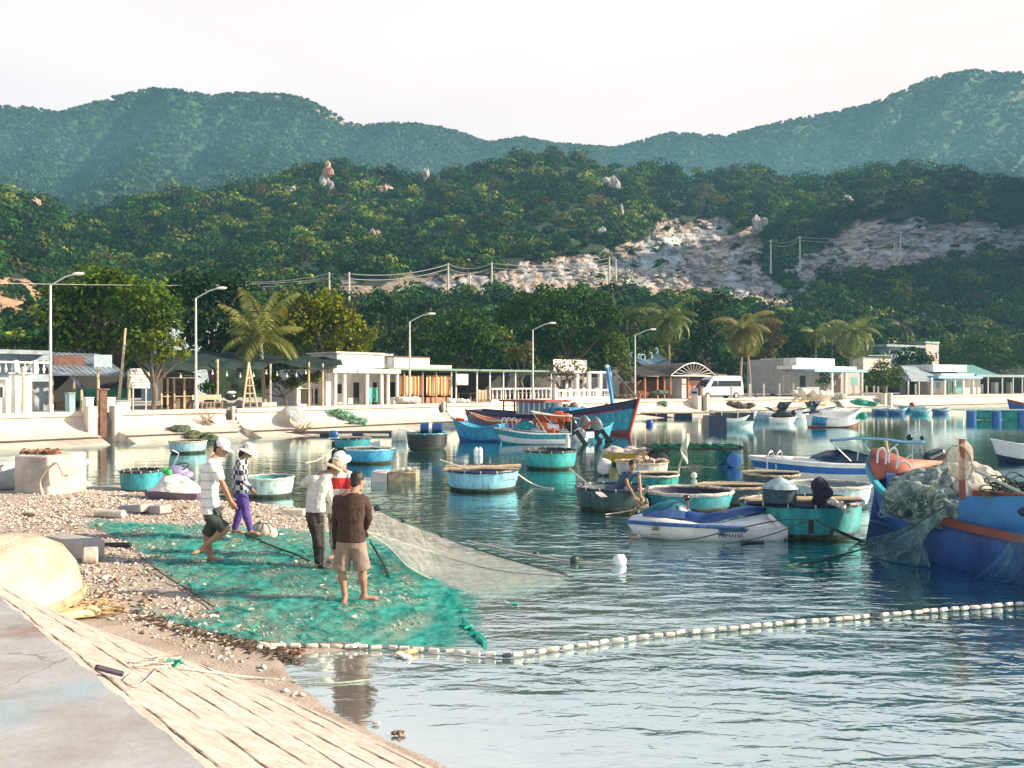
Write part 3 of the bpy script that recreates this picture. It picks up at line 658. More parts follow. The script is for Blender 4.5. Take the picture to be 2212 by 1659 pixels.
# 4 restaurant with striped curtains
b = Bld('restaurant', 'long open restaurant shelter with green roof edge and orange striped curtains', 'restaurant', 863, 1192, 4.5)
b.bx('roof', mat('green_roof_edge', (.16,.26,.20), .6, .15), 840, 1196, 800, 804, -.6, 7, zz=(2.62, 2.78))
b.bx('roof_upper', mcream, 930, 976, 789, 799, 2.5, 6)
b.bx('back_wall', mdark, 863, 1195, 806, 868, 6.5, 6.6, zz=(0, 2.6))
for x in (873, 913, 942, 975, 985, 1030, 1058, 1087, 1113, 1150, 1190): b.post('post', mwood if x < 960 else mgalv, x, 803, -.1, .11)
def striped(nm):
    m = bpy.data.materials.new(nm); m.use_nodes = True; N = m.node_tree.nodes; L = m.node_tree.links
    tc = N.new('ShaderNodeTexCoord'); wv = N.new('ShaderNodeTexWave'); wv.bands_direction = 'X'; wv.inputs['Scale'].default_value = 1.1; wv.inputs['Distortion'].default_value = 2.5; wv.inputs['Detail Scale'].default_value = .6
    cr = N.new('ShaderNodeValToRGB'); e = cr.color_ramp.elements; e[0].color = (.62,.20,.07,1); e[1].color = (.72,.60,.36,1); e[0].position = .28; e[1].position = .5; e.new(.36).color = (.70,.42,.12,1)
    L.new(tc.outputs['Object'], wv.inputs[0]); L.new(wv.outputs[0], cr.inputs[0]); L.new(cr.outputs[0], N['Principled BSDF'].inputs['Base Color']); N['Principled BSDF'].inputs['Roughness'].default_value = .8; return m
mstripe = striped('orange_striped_cloth')
for xa, xb in ((863,916),(921,974)):
    ua, ub = b.u(xa, .1), b.u(xb, .1); za, zb = b.z(xa, 811, .1), b.z(xa, 855, .1)
    o_ = b.out('curtain', mstripe, MB().grid(lambda u, v: Vector((lerp(ua, ub, u), .1+.07*math.sin(u*40), lerp(za, zb, v)+.05*math.cos(u*13)*v)), 60, 6)); o_.modifiers.new('s','SOLIDIFY').thickness = .015
    b.bx('plinth', mat('terracotta_wall', (.42,.22,.14), .8), xa, xb, 858, 876, .2, .35)
ua, ub = b.u(1030), b.u(1056); o_ = b.out('curtain', mat('tan_cloth', (.50,.36,.25), .8), MB().grid(lambda u, v: Vector((lerp(ua, ub, u), .04*math.sin(u*25), lerp(b.z(1040,840), b.z(1040,866), v)-.12*4*u*(1-u)*(1-v))), 20, 5)); o_.modifiers.new('s','SOLIDIFY').thickness = .015
for k in range(7):
    x = 990+k*26; u_ = b.u(x, 2.5); tb = b.out('table', mwood, MB().box((u_, 2.5, .74), (.9,.9,.05)).box((u_, 2.5, .37), (.12,.12,.7)).box((u_,2.5,.03),(.5,.5,.05)))
M = frame_at(998, 4.2); t = thing('banner', 'white cloth banner hanging at the restaurant eave', 'banner', M=M); D0 = M.translation.y
MB().grid(lambda u, v: Vector((lerp(-.55,.55,u)*D0/57, .03*math.sin(u*9), lerp(zt(808,D0), zt(832,D0), v)-1.45)), 10, 4).build('cloth', mwhite, t, local=True).modifiers.new('s','SOLIDIFY').thickness = .02
# white balustrade fence and terrace
b = Bld('balustrade', 'short white baluster fence in front of the dark restaurant end', 'balustrade', 1062, 1190, 2.2)
b.bx('rail', mwhite, 1062, 1190, 838, 841, -.1, .1); b.bx('plinth', mcream, 1062, 1190, 862, 868, -.12, .12); balusters(b, 1064, 1188, 0, b.z(1126,863), b.z(1126,841), .45, mwhite)
b = Bld('terrace_balustrade', 'white concrete terrace balustrade behind the blue boat mast', 'balustrade', 1200, 1320, 2.0)
b.bx('rail', mwhite, 1200, 1320, 841, 845, -.12, .12); b.bx('plinth', mwhite, 1200, 1320, 857, 868, -.14, .14); balusters(b, 1202, 1318, 0, b.z(1260,858), b.z(1260,845), .38, mwhite)
for x in (1202, 1232, 1262, 1290, 1318): b.bx('pillar', mwhite, x-2.5, x+2.5, 838, 868, -.17, .17)
b = Bld('pergola', 'white house front with pergola beam and square columns', 'house', 1205, 1320, 6.0)
b.bx('wall', mcream, 1205, 1262, 812, 862, 1, 6); b.bx('beam', mwhite, 1240, 1320, 802, 806, -.3, 3)
for x in (1246, 1272, 1296, 1316): b.post('column', mwhite, x, 805, 0, .32)
for xa, xb in ((1214,1222),(1228,1236),(1250,1258)): b.opening('window', mdark, xa, xb, 820, 842, 1.0)
b.bx('back_wall', mgrey, 1262, 1320, 815, 862, 5, 5.2)
b.bx('chimney', mcream, 1248, 1254, 790, 812, 2, 2.6)
b = Bld('hoarding', 'white hoarding board raised above the thin bushy tree', 'sign', 1196, 1268, 9)
b.bx('board', mwhite, 1196, 1268, 777, 802, 0, .12); 
for x in (1204, 1232, 1260): b.post('leg', mgalv, x, 800, .2, .14)
# 5 brown shed with arched truss
b = Bld('market_hall', 'brown timber hall with dark roof and arched steel truss beside the van', 'hall', 1375, 1568, 6.0)
mroof = mat('dark_brown_roof', (.10,.08,.07), .8, .3, 2); mrw = mat('red_brown_boards', (.20,.09,.055), .8, .25, 4, stretch=(4,4,1))
zr = b.z(1440, 812); zz = b.z(1440, 794, 3)
b.out('roof', mroof, corr(b.u(1372), b.u(1440), -.8, 4, zr, zz, .4, .04)); 
arc = [(b.u(1436)+(b.u(1532)-b.u(1436))*i/12, zr+(1.35)*math.sin(math.pi*i/12)) for i in range(13)]
b.out('roof', mroof, MB().loft([[Vector((u_, -.8, z_+.06)), Vector((u_, 6, z_+.06)), Vector((u_, 6, z_)), Vector((u_, -.8, z_))] for u_, z_ in arc]))
tr = MB().tube([(u_, -.9, z_+.05) for u_, z_ in arc], .05, 6).tube([(arc[0][0], -.9, zr), (arc[-1][0], -.9, zr)], .05, 6)
for i in range(1, 12): tr.tube([((arc[0][0]+arc[-1][0])/2, -.9, zr), (arc[i][0], -.9, arc[i][1])], .03, 5)
b.out('truss', mgalv, tr)
b.bx('eave', mrw, 1532, 1570, 808, 813, -.6, 3)
b.bx('wall', mrw, 1375, 1470, 822, 860, 2.5, 2.7); b.bx('wall', mrw, 1340, 1376, 828, 860, 1.5, 1.7)
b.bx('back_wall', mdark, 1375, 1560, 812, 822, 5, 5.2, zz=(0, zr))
for x in (1393, 1420, 1435, 1448, 1486): b.post('post', mat('orange_brown_post', (.40,.16,.08), .7), x, 814, -.3, .16)
b.bx('end_wall', mwhite, 1473, 1482, 818, 860, .2, 3); b.bx('end_wall', mat('coral_wall', (.62,.30,.22), .75), 1484, 1513, 822, 860, .6, 3)
b.bx('window', mdark, 1456, 1468, 818, 838, 2.44, 2.5)
# temple roof
b = Bld('temple', 'small temple roof with curled blue ridge ornaments above the brown hall', 'temple', 1366, 1428, 16)
mteal = mat('glazed_teal_tile', (.10,.20,.26), .5, .25, 2)
b.bx('wall', mcream, 1372, 1424, 792, 860, 0, 6)
zr = b.z(1397, 793); ua, ub = b.u(1362), b.u(1432); zz = b.z(1397, 778); rings = []
for i in range(13):
    t_ = i/12; k = abs(2*t_-1)**2.5*.9; x_ = lerp(ua, ub, t_); rings.append([Vector((x_, -1.2, zr+k*.7)), Vector((x_, .8, zz+k)), Vector((x_, 1.2, zz+k)), Vector((x_, 3.4, zr+k*.7))])
b.out('roof', mteal, MB().loft(rings)); orn = MB()
for t_ in (.02, .2, .42, .5, .58, .8, .98):
    x_ = lerp(ua, ub, t_); zb_ = zz+abs(2*t_-1)**2.5*.9; s_ = 1 if t_ > .5 else -1
    orn.tube([(x_, 1, zb_), (x_+s_*.2, 1, zb_+.3), (x_+s_*.1, 1, zb_+.65), (x_-s_*.2, 1, zb_+.75), (x_-s_*.22, 1, zb_+.5)], [.16,.14,.12,.08,.05], 6)
b.out('ridge_ornament', mat('pale_blue_glaze', (.30,.45,.55), .5), orn)
# 6 right hand houses
mcanopy = mat('blue_canopy', (.25,.42,.58), .6, .12)
b = Bld('house', 'white house with flat parapet and pale blue awning on cream columns', 'house', 1715, 1872, 6)
b.bx('wall', mgrey, 1690, 1860, 800, 850, 2.5, 8); b.bx('parapet', mwhite, 1721, 1803, 774, 792, .5, 6); b.bx('side_block', mgrey, 1690, 1721, 776, 800, 2.5, 8)
b.bx('awning', mcanopy, 1760, 1880, 798, 804, -1.6, 2.5); b.bx('fascia', mwhite, 1712, 1850, 791, 798, -.3, 2)
for x in (1796, 1826, 1861): b.post('column', mcream, x, 803, -1.3, .3)
b.opening('door', mdark, 1728, 1740, 812, 848, 2.5); b.opening('door', mdark, 1802, 1816, 812, 848, 2.5); b.opening('window', mat('turquoise_shutter', (.10,.34,.32), .5), 1840, 1852, 815, 832, 2.5)
b.bx('low_wall', mgrey, 1722, 1770, 836, 852, -1, -.8)
b = Bld('house', 'tall pale grey house with sloping zinc roof standing behind the right trees', 'house', 1918, 2028, 26)
b.bx('wall', mat('pale_blue_wall', (.45,.55,.58), .8), 1921, 2000, 750, 800, 0, 8); b.bx('wall', mat('pink_grey_wall', (.55,.47,.43), .8), 2000, 2028, 742, 800, -.6, 8)
b.bx('roof', mzinc, 1916, 2000, 745, 750, -.8, 8.3); b.bx('roof', mzinc, 1999, 2030, 738, 742, -.8, 8.3)
b.opening('window', mwhite, 2006, 2011, 766, 782, -.6); b.opening('window', mdark, 2012.5, 2015, 766, 782, -.6)
b.bx('lower_wing', mcream, 1865, 1925, 771, 800, -1, 6); b.out('roof_edge', mzinc, MB().box((b.u(1893), 2, b.z(1893, 769)), (b.u(1928)-b.u(1862), 7, .15)))
M = Matrix.Translation(Vector((*at(1926, 760, 30).xy, 0))); t = thing('water_tank', 'white rounded water tank on the roof of the tall grey house', 'water tank', at(1926, 744, 29))
MB().lathe([(.0,-.1),(.75,-.1),(.8,.3),(.75,.75),(.3,.95),(0,1.0)], at(1926, 746, 29), 16).build('tank', mwhite, t)
b = Bld('house', 'low house with turquoise doors, white parapet and hipped grey roof at right', 'house', 1965, 2122, 5.5)
mhip = mat('grey_hip_roof', (.27,.33,.36), .7, .2, 2)
zr = b.z(2000, 824); zz = b.z(2000, 792, 3)
b.out('roof', mhip, MB().loft([[Vector((b.u(1952), -1.2, zr)), Vector((b.u(1990), 3, zz)), Vector((b.u(1952), 7, zr))], [Vector((b.u(2030), -1.2, zr)), Vector((b.u(2018), 3, zz)), Vector((b.u(2030), 7, zr))]]))
b.bx('parapet', mwhite, 2016, 2088, 788, 803, .8, 6); b.bx('porch_roof', mcanopy, 2028, 2123, 812, 818, -1.5, 2.5); b.bx('fascia', mwhite, 2034, 2104, 807, 812, -.4, 2)
b.bx('wall', mcream, 2010, 2118, 815, 851, 1.2, 6); b.bx('back_wall', mdark, 1960, 2010, 824, 851, 3.5, 3.7)
for x in (2012, 2040, 2062, 2080, 2101): b.post('column', mwhite, x, 816, -1.1, .26)
for xa, xb in ((2045,2056),(2066,2078)): b.opening('door', MC['turquoise_paint'], xa, xb, 822, 850, 1.2)
b.opening('window', MC['turquoise_shutter'], 2022, 2032, 824, 838, 1.2); b.opening('doorway', mdark, 2057, 2064, 824, 850, 1.2)
for x in (1962, 1985): b.post('post', mgalv, x, 823, -1, .14)
b = Bld('shelter', 'long open shelter with green tin roof at the right edge', 'shelter', 2088, 2330, 6.5)
zr = b.z(2130, 812); zz = b.z(2130, 789, 3.5)
b.out('roof', mat('green_tin_roof', (.06,.24,.20), .5, .15, 2), MB().loft([[Vector((b.u(2086), .5, zr)), Vector((b.u(2086), 3.5, zz)), Vector((b.u(2086), 7, zr))], [Vector((b.u(2172), .5, zr)), Vector((b.u(2150), 3.5, zz)), Vector((b.u(2172), 7, zr))]]))
b.bx('porch_roof', mhip, 2110, 2330, 810, 815, -1.5, 5); b.bx('back_wall', mdark, 2100, 2330, 815, 851, 5.2, 5.4)
for x in (2134, 2165, 2188, 2208, 2240): b.post('post', mgalv, x, 814, -1.2, .15)
for x in (2112, 2120): b.bx('stacked_chairs', mwhite, x, x+4, 830, 850, 2, 2.5)
for x in (2150, 2183): b.bx('crates', mwhite, x, x+7, 826, 850, 2.5, 3.2)

# small house behind the trees at left
b = Bld('house', 'white house glimpsed between the dark trees above the thatched hut', 'house', 362, 470, 26)
b.bx('wall', mblue_wall, 366, 470, 697, 880, 0, 6); b.bx('roof', mwhite, 360, 474, 692, 698, -.5, 6.5); b.opening('window', mdark, 400, 412, 715, 740)

# ---------- fence posts ----------
k = 0
labs = 'concrete fence post on the promenade'
for x, y in ((1684,829),(1714,829),(1844,832),(1861,836),(1872,834),(1888,834),(1897,836),(1962,832),(1978,830),(2064,834),(2110,834),(1620,830),(1650,830),(1580,834)):
    p = at(x, y, 1.4); t = thing('fence_post', 'short pale concrete post standing along the promenade edge at the right', 'fence post', (p.x, p.y, 1.45), group='concrete posts along the promenade')
    MB().box((0,0,(p.z-1.45)/2), (.17,.17,p.z-1.45)).box((0,0,p.z-1.45+.02),(.2,.2,.05)).build('shaft', mcream, t, local=True, angle=30)

# ---------- street lamps ----------
mlamp = mat('pale_lamp_paint', (.60,.60,.56), .5, .1, metal=.3)
for x, ytop, yb, dx, lab in ((109,615,891,1,'tallest street lamp, in front of the blue-grey house'),(423,643,880,1,'street lamp beside the thatched hut'),(885,694,876,1,'street lamp in front of the striped curtains'),(1151,712,866,1,'street lamp by the bare bushy tree'),(1372,724,850,1,'distant street lamp half hidden by the palms')):
    D0 = at(x, yb, .9).y; p = P(x, ytop, D0); t = thing('street_lamp', lab, 'street lamp', (p.x, p.y, 1.45), group='street lamps along the promenade'); h = p.z-1.45
    MB().tube([(0,0,0),(0,0,h)], [.085,.05], 10).tube([(0,0,0),(0,0,.5)], .15, 10).build('pole', mlamp, t, local=True)
    a = 1.35; MB().tube([(0,0,h-.05),(.1,0,h+.02),(a*.7,-.2,h+.42),(a,-.25,h+.5)], .04, 7).build('arm', mlamp, t, local=True)
    MB().ball((a+.25,-.3,h+.53), .3, 10, 6, (1.1,.45,.28)).build('lamp_head', mwhite, t, local=True)
# ---------- hill utility poles with wires ----------
mpole = mat('utility_pole_concrete', (.52,.52,.48), .8)
up = [(711,588,640,105),(754,588,655,105),(968,568,630,120),(1062,566,628,130),(1316,555,622,160),(1330,560,612,165),(1665,518,585,200),(1728,510,580,215),(1945,500,560,230),(1932,525,556,232),(1015,590,622,140),(444,600,640,95)]
labs = ['left one of the pair of poles above the round tree','right one of the pair of poles above the round tree, reaching lower','pole left of the yellow-green tree on the hillside road','pole on the hillside road above the dark round trees','pole below the big rock face','thin pole close beside the one below the big rock face','pole at the right foot of the rock face','pole at the gap between the two rock cuts','tall pole on the right rock cut','short pole on the right rock cut','thin short pole on the tan verge of the hill road','pole above the feathery tree at left']
PT = []
for (x, y0, y1, D0), lab in zip(up, labs):
    D0 = midD(x, y1)-6; a_, b_ = P(x, y1+6, D0), P(x, y0, D0); t = thing('utility_pole', lab, 'utility pole', a_, group='utility poles on the hillside'); PT.append(b_)
    MB().tube([a_, b_], [.26,.17], 8).build('shaft', mpole, t); MB().beam(b_-Vector((.8,0,.35)), b_+Vector((.8,0,-.35)), .12).build('crossarm', mpole, t)
for i, j, lab in ((11,0,'power line from the feathery tree to the first pair of poles'),(0,1,'power line between the two poles above the round tree'),(1,2,'long power line crossing the dark hillside'),(2,3,'power line between the two middle hillside poles'),(3,4,'power line running up to the rock face'),(6,7,'power line between the poles at the rock gap'),(7,8,'power line to the right rock cut')):
    mb = MB()
    for dz in (-.3, -1.2): mb.tube(sag(PT[i]+Vector((0,0,dz)), PT[j]+Vector((0,0,dz)), 1.0, 14), .06, 4)
    tag(mb.build('power_line', mgrey), lab, 'power line', 'power lines on the hillside')
mb = MB().tube(sag(P(-30,611,36), PT[0]-Vector((0,0,1)), .6, 30), .014, 4); tag(mb.build('power_line', mgrey), 'power line coming in from the left edge above the tallest lamp', 'power line', 'power lines on the hillside')
# leaning poles near the shop
for x0, y0, x1, y1, lab in ((254,880,271,709,'pale bamboo pole leaning beside the shop'),(212,888,211,792,'thin crooked upright pole behind the brown gate'),(175,890,176,842,'short pole holding the green cloth screen'),(49,892,49,792,'thin upright post in front of the white shed'),(278,890,277,800,'upright pole beside the notice board')):
    a_, b_ = at(x0, y0, 2.6), at(x1, y1, 2.6); a_.z = 1.45; tag(MB().tube([a_, a_.lerp(b_, .5)+Vector((.03,0,0)), b_], [.09,.08,.06], 8).build('bamboo_pole', mbamboo), lab, 'pole')
# ---------- van ----------
M = frame_at(1548, 2.6); M = M@Matrix.Rotation(R(-14), 4, 'Z'); t = thing('van', 'white passenger van with dark windows parked on the promenade', 'van', M=M)
mvan = mat('white_van_paint', (.82,.82,.82), .25, .02, coat=.5); mglass = mat('dark_glass', (.03,.04,.045), .08)
mtyre = mat('tyre_rubber', (.03,.03,.03), .85); Lv = 5.4
prof = [(-2.7,.35),(-2.72,.75),(-2.62,1.0),(-2.0,1.2),(-1.35,2.0),(-.9,2.32),(-.2,2.42),(2.3,2.40),(2.6,2.25),(2.7,1.3),(2.7,.35)]
rings = [[Vector((x, yy*(1-.09*max(0,z-1)), z)) for x, z in prof] for yy in (-.98, .98)]
body = MB().loft(rings); o_ = body.build('body', mvan, t, local=True, angle=30); bv = o_.modifiers.new('b', 'BEVEL'); bv.width = .08; bv.segments = 2
for side in (-1, 1):
    for xa, xb in ((-1.25,-.55),(-.4,1.0),(1.05,2.4)): MB().loft([[Vector((xa+(.3 if xa<-1 else 0), side*.93, 1.9)), Vector((xb, side*.93, 1.9)), Vector((xb, side*.99, 1.3)), Vector((xa-.1, side*.99, 1.3))], [Vector((xa+(.3 if xa<-1 else 0), side*.88, 1.9)), Vector((xb, side*.88, 1.9)), Vector((xb, side*.93, 1.3)), Vector((xa-.1, side*.93, 1.3))]]).build('window', mglass, t, local=True)
MB().loft([[Vector((-2.05,-.85,1.22)), Vector((-2.05,.85,1.22)), Vector((-1.38,.78,2.02)), Vector((-1.38,-.78,2.02))], [Vector((-1.95,-.85,1.2)), Vector((-1.95,.85,1.2)), Vector((-1.3,.78,2.0)), Vector((-1.3,-.78,2.0))]]).build('windscreen', mglass, t, local=True)
for side in (-1, 1):
    for xx in (-1.75, 1.75):
        wh = MB().xf(Matrix()).lathe([(.0,-.1),(.2,-.1),(.34,-.09),(.36,0),(.34,.09),(.2,.1),(0,.1)], n=20); wh.xf(Matrix.Translation((xx, side*.9, .35))@Matrix.Rotation(R(90), 4, 'X')); o_ = wh.build('wheel', mtyre, t, local=True)
        h_ = MB().lathe([(0,-.02),(.2,-.02),(.2,.02),(0,.02)], n=14).xf(Matrix.Translation((xx, side*1.01, .35))@Matrix.Rotation(R(90), 4, 'X')); h_.build('rim', mgalv, o_, local=True)
    MB().ball((-2.66, side*.72, .82), .17, 10, 6, (.35,1,.6)).build('headlight', mat('lamp_glass', (.6,.62,.65), .15), t, local=True)
MB().box((-2.74,0,.66),(.06,.9,.2)).build('grille', mdark, t, local=True); MB().box((-2.72,0,.42),(.14,1.9,.2)).build('bumper', mvan, t, local=True)
# ---------- trees ----------
GREEN = (.028,.075,.010); YEL = (.105,.125,.014); DARK = (.014,.040,.012); OLIVE = (.12,.115,.035); TAN = (.15,.125,.06)
def tree(name, lab, cat, lobes, off, base, col, leaf=.32, dens=1.0, group=None, D0=None, flat=1.0, sparse=False, tr=None, zb=1.45):
    rg = np.random.default_rng(abs(hash(lab)) % 1000 if False else sum(map(ord, lab)))
    bp_ = at(base[0], base[1], off) if D0 is None else P(base[0], base[1], D0); D = bp_.y
    if D0 is None: bp_.z = zb
    t = thing(name, lab, cat, bp_, group=group); VS = []; FS = []; CS = []; n0 = 0; cen = []
    for (x, y, r) in lobes:
        Rm = r/F*D; c = P(x, y, D+rg.uniform(-.6, .6)*Rm); cen.append((c, Rm))
        nl = int(dens*26*(Rm/leaf)**2*(.35 if sparse else 1)); k = max(4, int(9*(.5 if sparse else 1)))
        v, f, c_ = crowns(np.array([tuple(c)]), np.array([Rm*1.25]), np.array([col])*rg.uniform(.8, 1.2), nl, leaf, rg, lobes=k*2, flat=flat*.95, cvar=.16)
        VS.append(v); FS.append(f+n0); CS.append(c_); n0 += len(v)
    v = np.concatenate(VS)-np.array(bp_)
    o_ = rawmesh('crown', v, np.concatenate(FS), mleaf, np.concatenate(CS), parent=t)
    h = max(c.z for c, _ in cen)-bp_.z; tw = tr or max(.08, h*.035); cx_ = sum((c for c, _ in cen), Vector())/len(cen); mid_ = Vector((lerp(bp_.x, cx_.x, .5), bp_.y, lerp(bp_.z, cx_.z, .45)))
    mb = MB().tube(smoothpath([bp_-Vector((0,0,.3)), lerp(bp_, mid_, .5)+Vector((tw,0,0)), mid_], 4), [tw*1.25]+[tw]*7+[tw*.75], 9)
    for c, Rm in cen:
        e = c; q = (mid_+e)/2+Vector((rg.uniform(-.2,.2), rg.uniform(-.3,.3), .25*Rm)); mb.tube([mid_-Vector((0,0,.1)), q, e], [tw*.6, tw*.38, tw*.1], 6)
        if sparse:
            for _ in range(5): mb.tube([q, c+Vector(rg.uniform(-1,1,3))*Rm], [tw*.25, tw*.06], 4)
    mb.build('trunk', mbark, t); return t
tree('broad_tree', 'huge feathery yellow-topped tree behind the corrugated shop', 'tree', [(150,665,55),(205,640,55),(270,640,58),(330,660,48),(118,705,40),(190,705,62),(280,705,62),(180,618,28),(235,608,24),(120,640,26),(355,700,36),(220,745,45),(150,740,40),(310,740,40),(95,740,22)], 13, (225,860), (.075,.125,.010), .30, 1.0)
tree('dark_tree', 'dark shaded tree between the feathery tree and the palm', 'tree', [(420,650,45),(460,630,42),(500,660,45),(410,710,40),(470,710,45),(520,620,30),(440,760,40),(500,750,40),(395,620,30)], 17, (450,860), DARK, .34, .9)
tree('leafy_tree', 'small leafy tree with upright shoots beside the notice board', 'tree', [(300,757,18),(335,742,24),(372,752,22),(350,768,24),(315,775,18),(395,770,15),(285,770,9),(340,722,9),(360,728,9),(310,728,8)], 1.2, (327,880), (.11,.14,.016), .20, 1.0)
tree('round_tree', 'large round yellow-green tree above the white house', 'tree', [(660,690,42),(700,672,40),(742,715,42),(780,742,26),(640,720,40),(690,735,50),(765,765,24),(618,665,30),(735,680,32),(600,745,34),(655,655,22),(795,725,16),(720,760,28)], 8.5, (728,872), (.13,.15,.008), .26, 1.0)
tree('shrub', 'lit bushes growing under the shade net behind the posts', 'shrub', [(590,830,20),(630,825,22),(560,835,18),(670,822,18),(690,815,12),(450,835,14)], 5.5, (620,872), YEL, .2, .9)
tree('shrub', 'small potted shrub by the bamboo chairs under the lamp', 'shrub', [(440,842,12),(452,835,9)], 2.6, (440,880), GREEN, .14, .9)
tree('leafy_tree', 'mid green tree group left of the big dark tree, behind the restaurant', 'tree', [(975,715,32),(1012,700,32),(1052,725,32),(945,745,26),(1080,752,28),(1000,750,40),(1040,775,30),(960,780,26),(920,700,24)], 15, (1010,850), (.045,.095,.016), .36, .9)
tree('broad_tree', 'big dark broad tree in the centre behind the pergola house', 'tree', [(1130,672,36),(1180,655,36),(1240,655,38),(1290,672,36),(1325,702,30),(1150,715,46),(1220,715,52),(1290,738,45),(1340,748,24),(1095,690,30),(1180,765,45),(1250,775,45),(1310,790,28)], 16, (1240,850), (.034,.082,.012), .38, .95)
tree('hanging_tree', 'leafy tree hanging low between the blue mast and the temple roof', 'tree', [(1335,765,24),(1348,790,20),(1352,812,15),(1325,740,20)], 7, (1350,848), (.075,.115,.014), .27, 1.0)
tree('thin_tree', 'thin twiggy half-bare tree in front of the white hoarding', 'tree', [(1190,805,18),(1215,790,20),(1243,795,18),(1172,815,13),(1230,815,14),(1262,805,10)], 3.5, (1205,858), OLIVE, .20, .75, sparse=True)
tree('small_tree', 'yellowish small tree behind the restaurant roof end', 'tree', [(1115,770,20),(1140,755,16),(1150,785,14),(1095,785,12)], 10, (1125,850), OLIVE, .28, .9)
tree('shrub', 'pale green bush mound left of the third street lamp', 'shrub', [(835,745,22),(865,732,24),(895,745,22),(850,765,24),(810,760,14)], 20, (855,820), (.045,.085,.03), .34, .9)
tree('dark_tree', 'dark tree between the two big palms', 'tree', [(1520,680,34),(1545,720,34),(1500,740,34),(1535,765,34),(1480,790,24),(1550,655,24),(1570,780,24)], 20, (1530,850), DARK, .42, .9)
tree('dark_tree', 'dark tree with russet foliage right of the tall palm', 'tree', [(1665,705,20),(1670,740,24),(1660,775,24),(1645,800,20)], 16, (1668,850), (.10,.065,.025), .36, .9)
tree('dark_tree', 'very dark tree behind the palm row at right', 'tree', [(1700,760,24),(1735,775,24),(1760,760,24),(1800,770,24),(1720,730,20)], 22, (1740,850), DARK, .42, .8)
tree('small_tree', 'bright rounded tree in front of the awning house', 'tree', [(1880,815,16),(1908,800,20),(1935,812,18),(1900,828,18),(1925,830,14),(1870,832,10),(1945,828,10)], 3.6, (1905,850), (.10,.14,.016), .30, 1.0)
tree('dark_tree', 'dark small tree against the tall pale grey house', 'tree', [(1955,775,18),(1980,770,20),(1995,785,15),(1940,785,12)], 18, (1970,850), DARK, .36, .9)
tree('broad_tree', 'broad green tree above the green tin roof at right', 'tree', [(2060,765,26),(2105,750,30),(2150,760,30),(2185,785,24),(2215,760,28),(2080,785,20),(2130,785,24),(2260,740,34)], 16, (2120,850), (.055,.105,.018), .42, .9)
tree('small_tree', 'small green bush beside the awning of the parapet house', 'shrub', [(1780,815,10),(1788,825,9),(1770,828,8)], 3.2, (1780,850), GREEN, .22, .8)
tree('shrub', 'low bushes above the blue-grey house at the left edge', 'shrub', [(15,748,14),(45,745,15),(75,748,14),(-10,745,14),(100,752,10)], 16, (50,860), (.05,.08,.02), .26, .9)
tree('broad_tree', 'dark green tree left of the hillside road above the round tree', 'tree', [(830,660,22),(800,680,28),(850,690,30),(895,680,24),(790,700,22),(930,670,20)], 35, (840,800), (.018,.045,.018), .5, .7)
# standout trees up the hill
hts = [((985,[(985,490,13),(984,515,16),(986,540,15),(978,555,10),(990,475,8)]),YEL,'tall yellow-green column tree above the hillside road'),
 ((1135,[(1130,530,14),(1145,545,14),(1138,560,12)]),(.08,.10,.025),'yellow-green bush left of the rock face'),
 ((1285,[(1275,440,13),(1295,436,14),(1290,455,12),(1280,462,9)]),(.16,.13,.02),'golden crowned tree on the dark middle slope'),
 ((1265,[(1258,510,12),(1270,500,11),(1262,525,10)]),(.09,.10,.03),'olive bush above the left end of the rock face'),
 ((1520,[(1495,430,18),(1525,418,20),(1550,438,16),(1510,450,16)]),TAN,'tan dry tree crowning the rock face'),
 ((1582,[(1560,378,16),(1590,372,18),(1610,390,16),(1585,398,16)]),(.09,.085,.04),'grey-olive tree on the crest above the rock face'),
 ((735,[(725,352,12),(745,356,14),(765,366,10)]),GREEN,'flat-topped tree behind the red-tipped boulders'),
 ((832,[(820,372,12),(840,368,13),(850,380,9)]),DARK,'dark round tree on the left crest between boulders'),
 ((1190,[(1165,345,16),(1195,340,16),(1215,352,14)]),(.10,.095,.03),'sunlit bush at the highest point of the middle hill'),
 ((660,[(640,372,12),(665,366,12),(690,380,10)]),OLIVE,'olive bush left of the red-tipped boulders'),
 ((820,[(815,475,12),(825,462,11),(812,490,9)]),YEL,'yellow-green tree above the rounded orange boulder'),
 ((1080,[(1070,400,14),(1090,408,12)]),(.14,.13,.03),'yellow bush high on the hill left of the white outcrop'),
 ((975,[(960,408,13),(985,412,14)]),YEL,'light green tree on the upper hill below the pinnacle'),
 ((580,[(560,412,14),(590,418,12),(615,430,11)]),(.13,.10,.03),'rust-yellow bush on the left shoulder of the hill'),
 ((1880,[(1860,400,15),(1885,396,15),(1900,412,12)]),(.07,.08,.035),'pale bush on the crest above the right rock cut'),
 ((55,[(30,575,16),(60,585,16),(90,600,12),(5,580,14)]),OLIVE,'olive shrubs at the top of the orange soil slope'),
 ((1790,[(1785,590,20),(1795,620,22),(1780,605,16),(1800,570,9)]),DARK,'dark ivy-covered tree stump at the foot of the right rock cut'),
 ((270,[(230,570,22),(270,575,24),(310,585,18)]),YEL,'bright yellow-green treetop on the lower left slope')]
for (x, lb), col, lab in hts:
    yb = max(l[1] for l in lb)+18; Dq = midD(x, sum(l[1] for l in lb)/len(lb))-5
    tree('hill_tree', lab, 'tree', lb, 0, (x, yb), col, .62, .9, group='single trees standing out on the hill', D0=Dq, tr=.2)
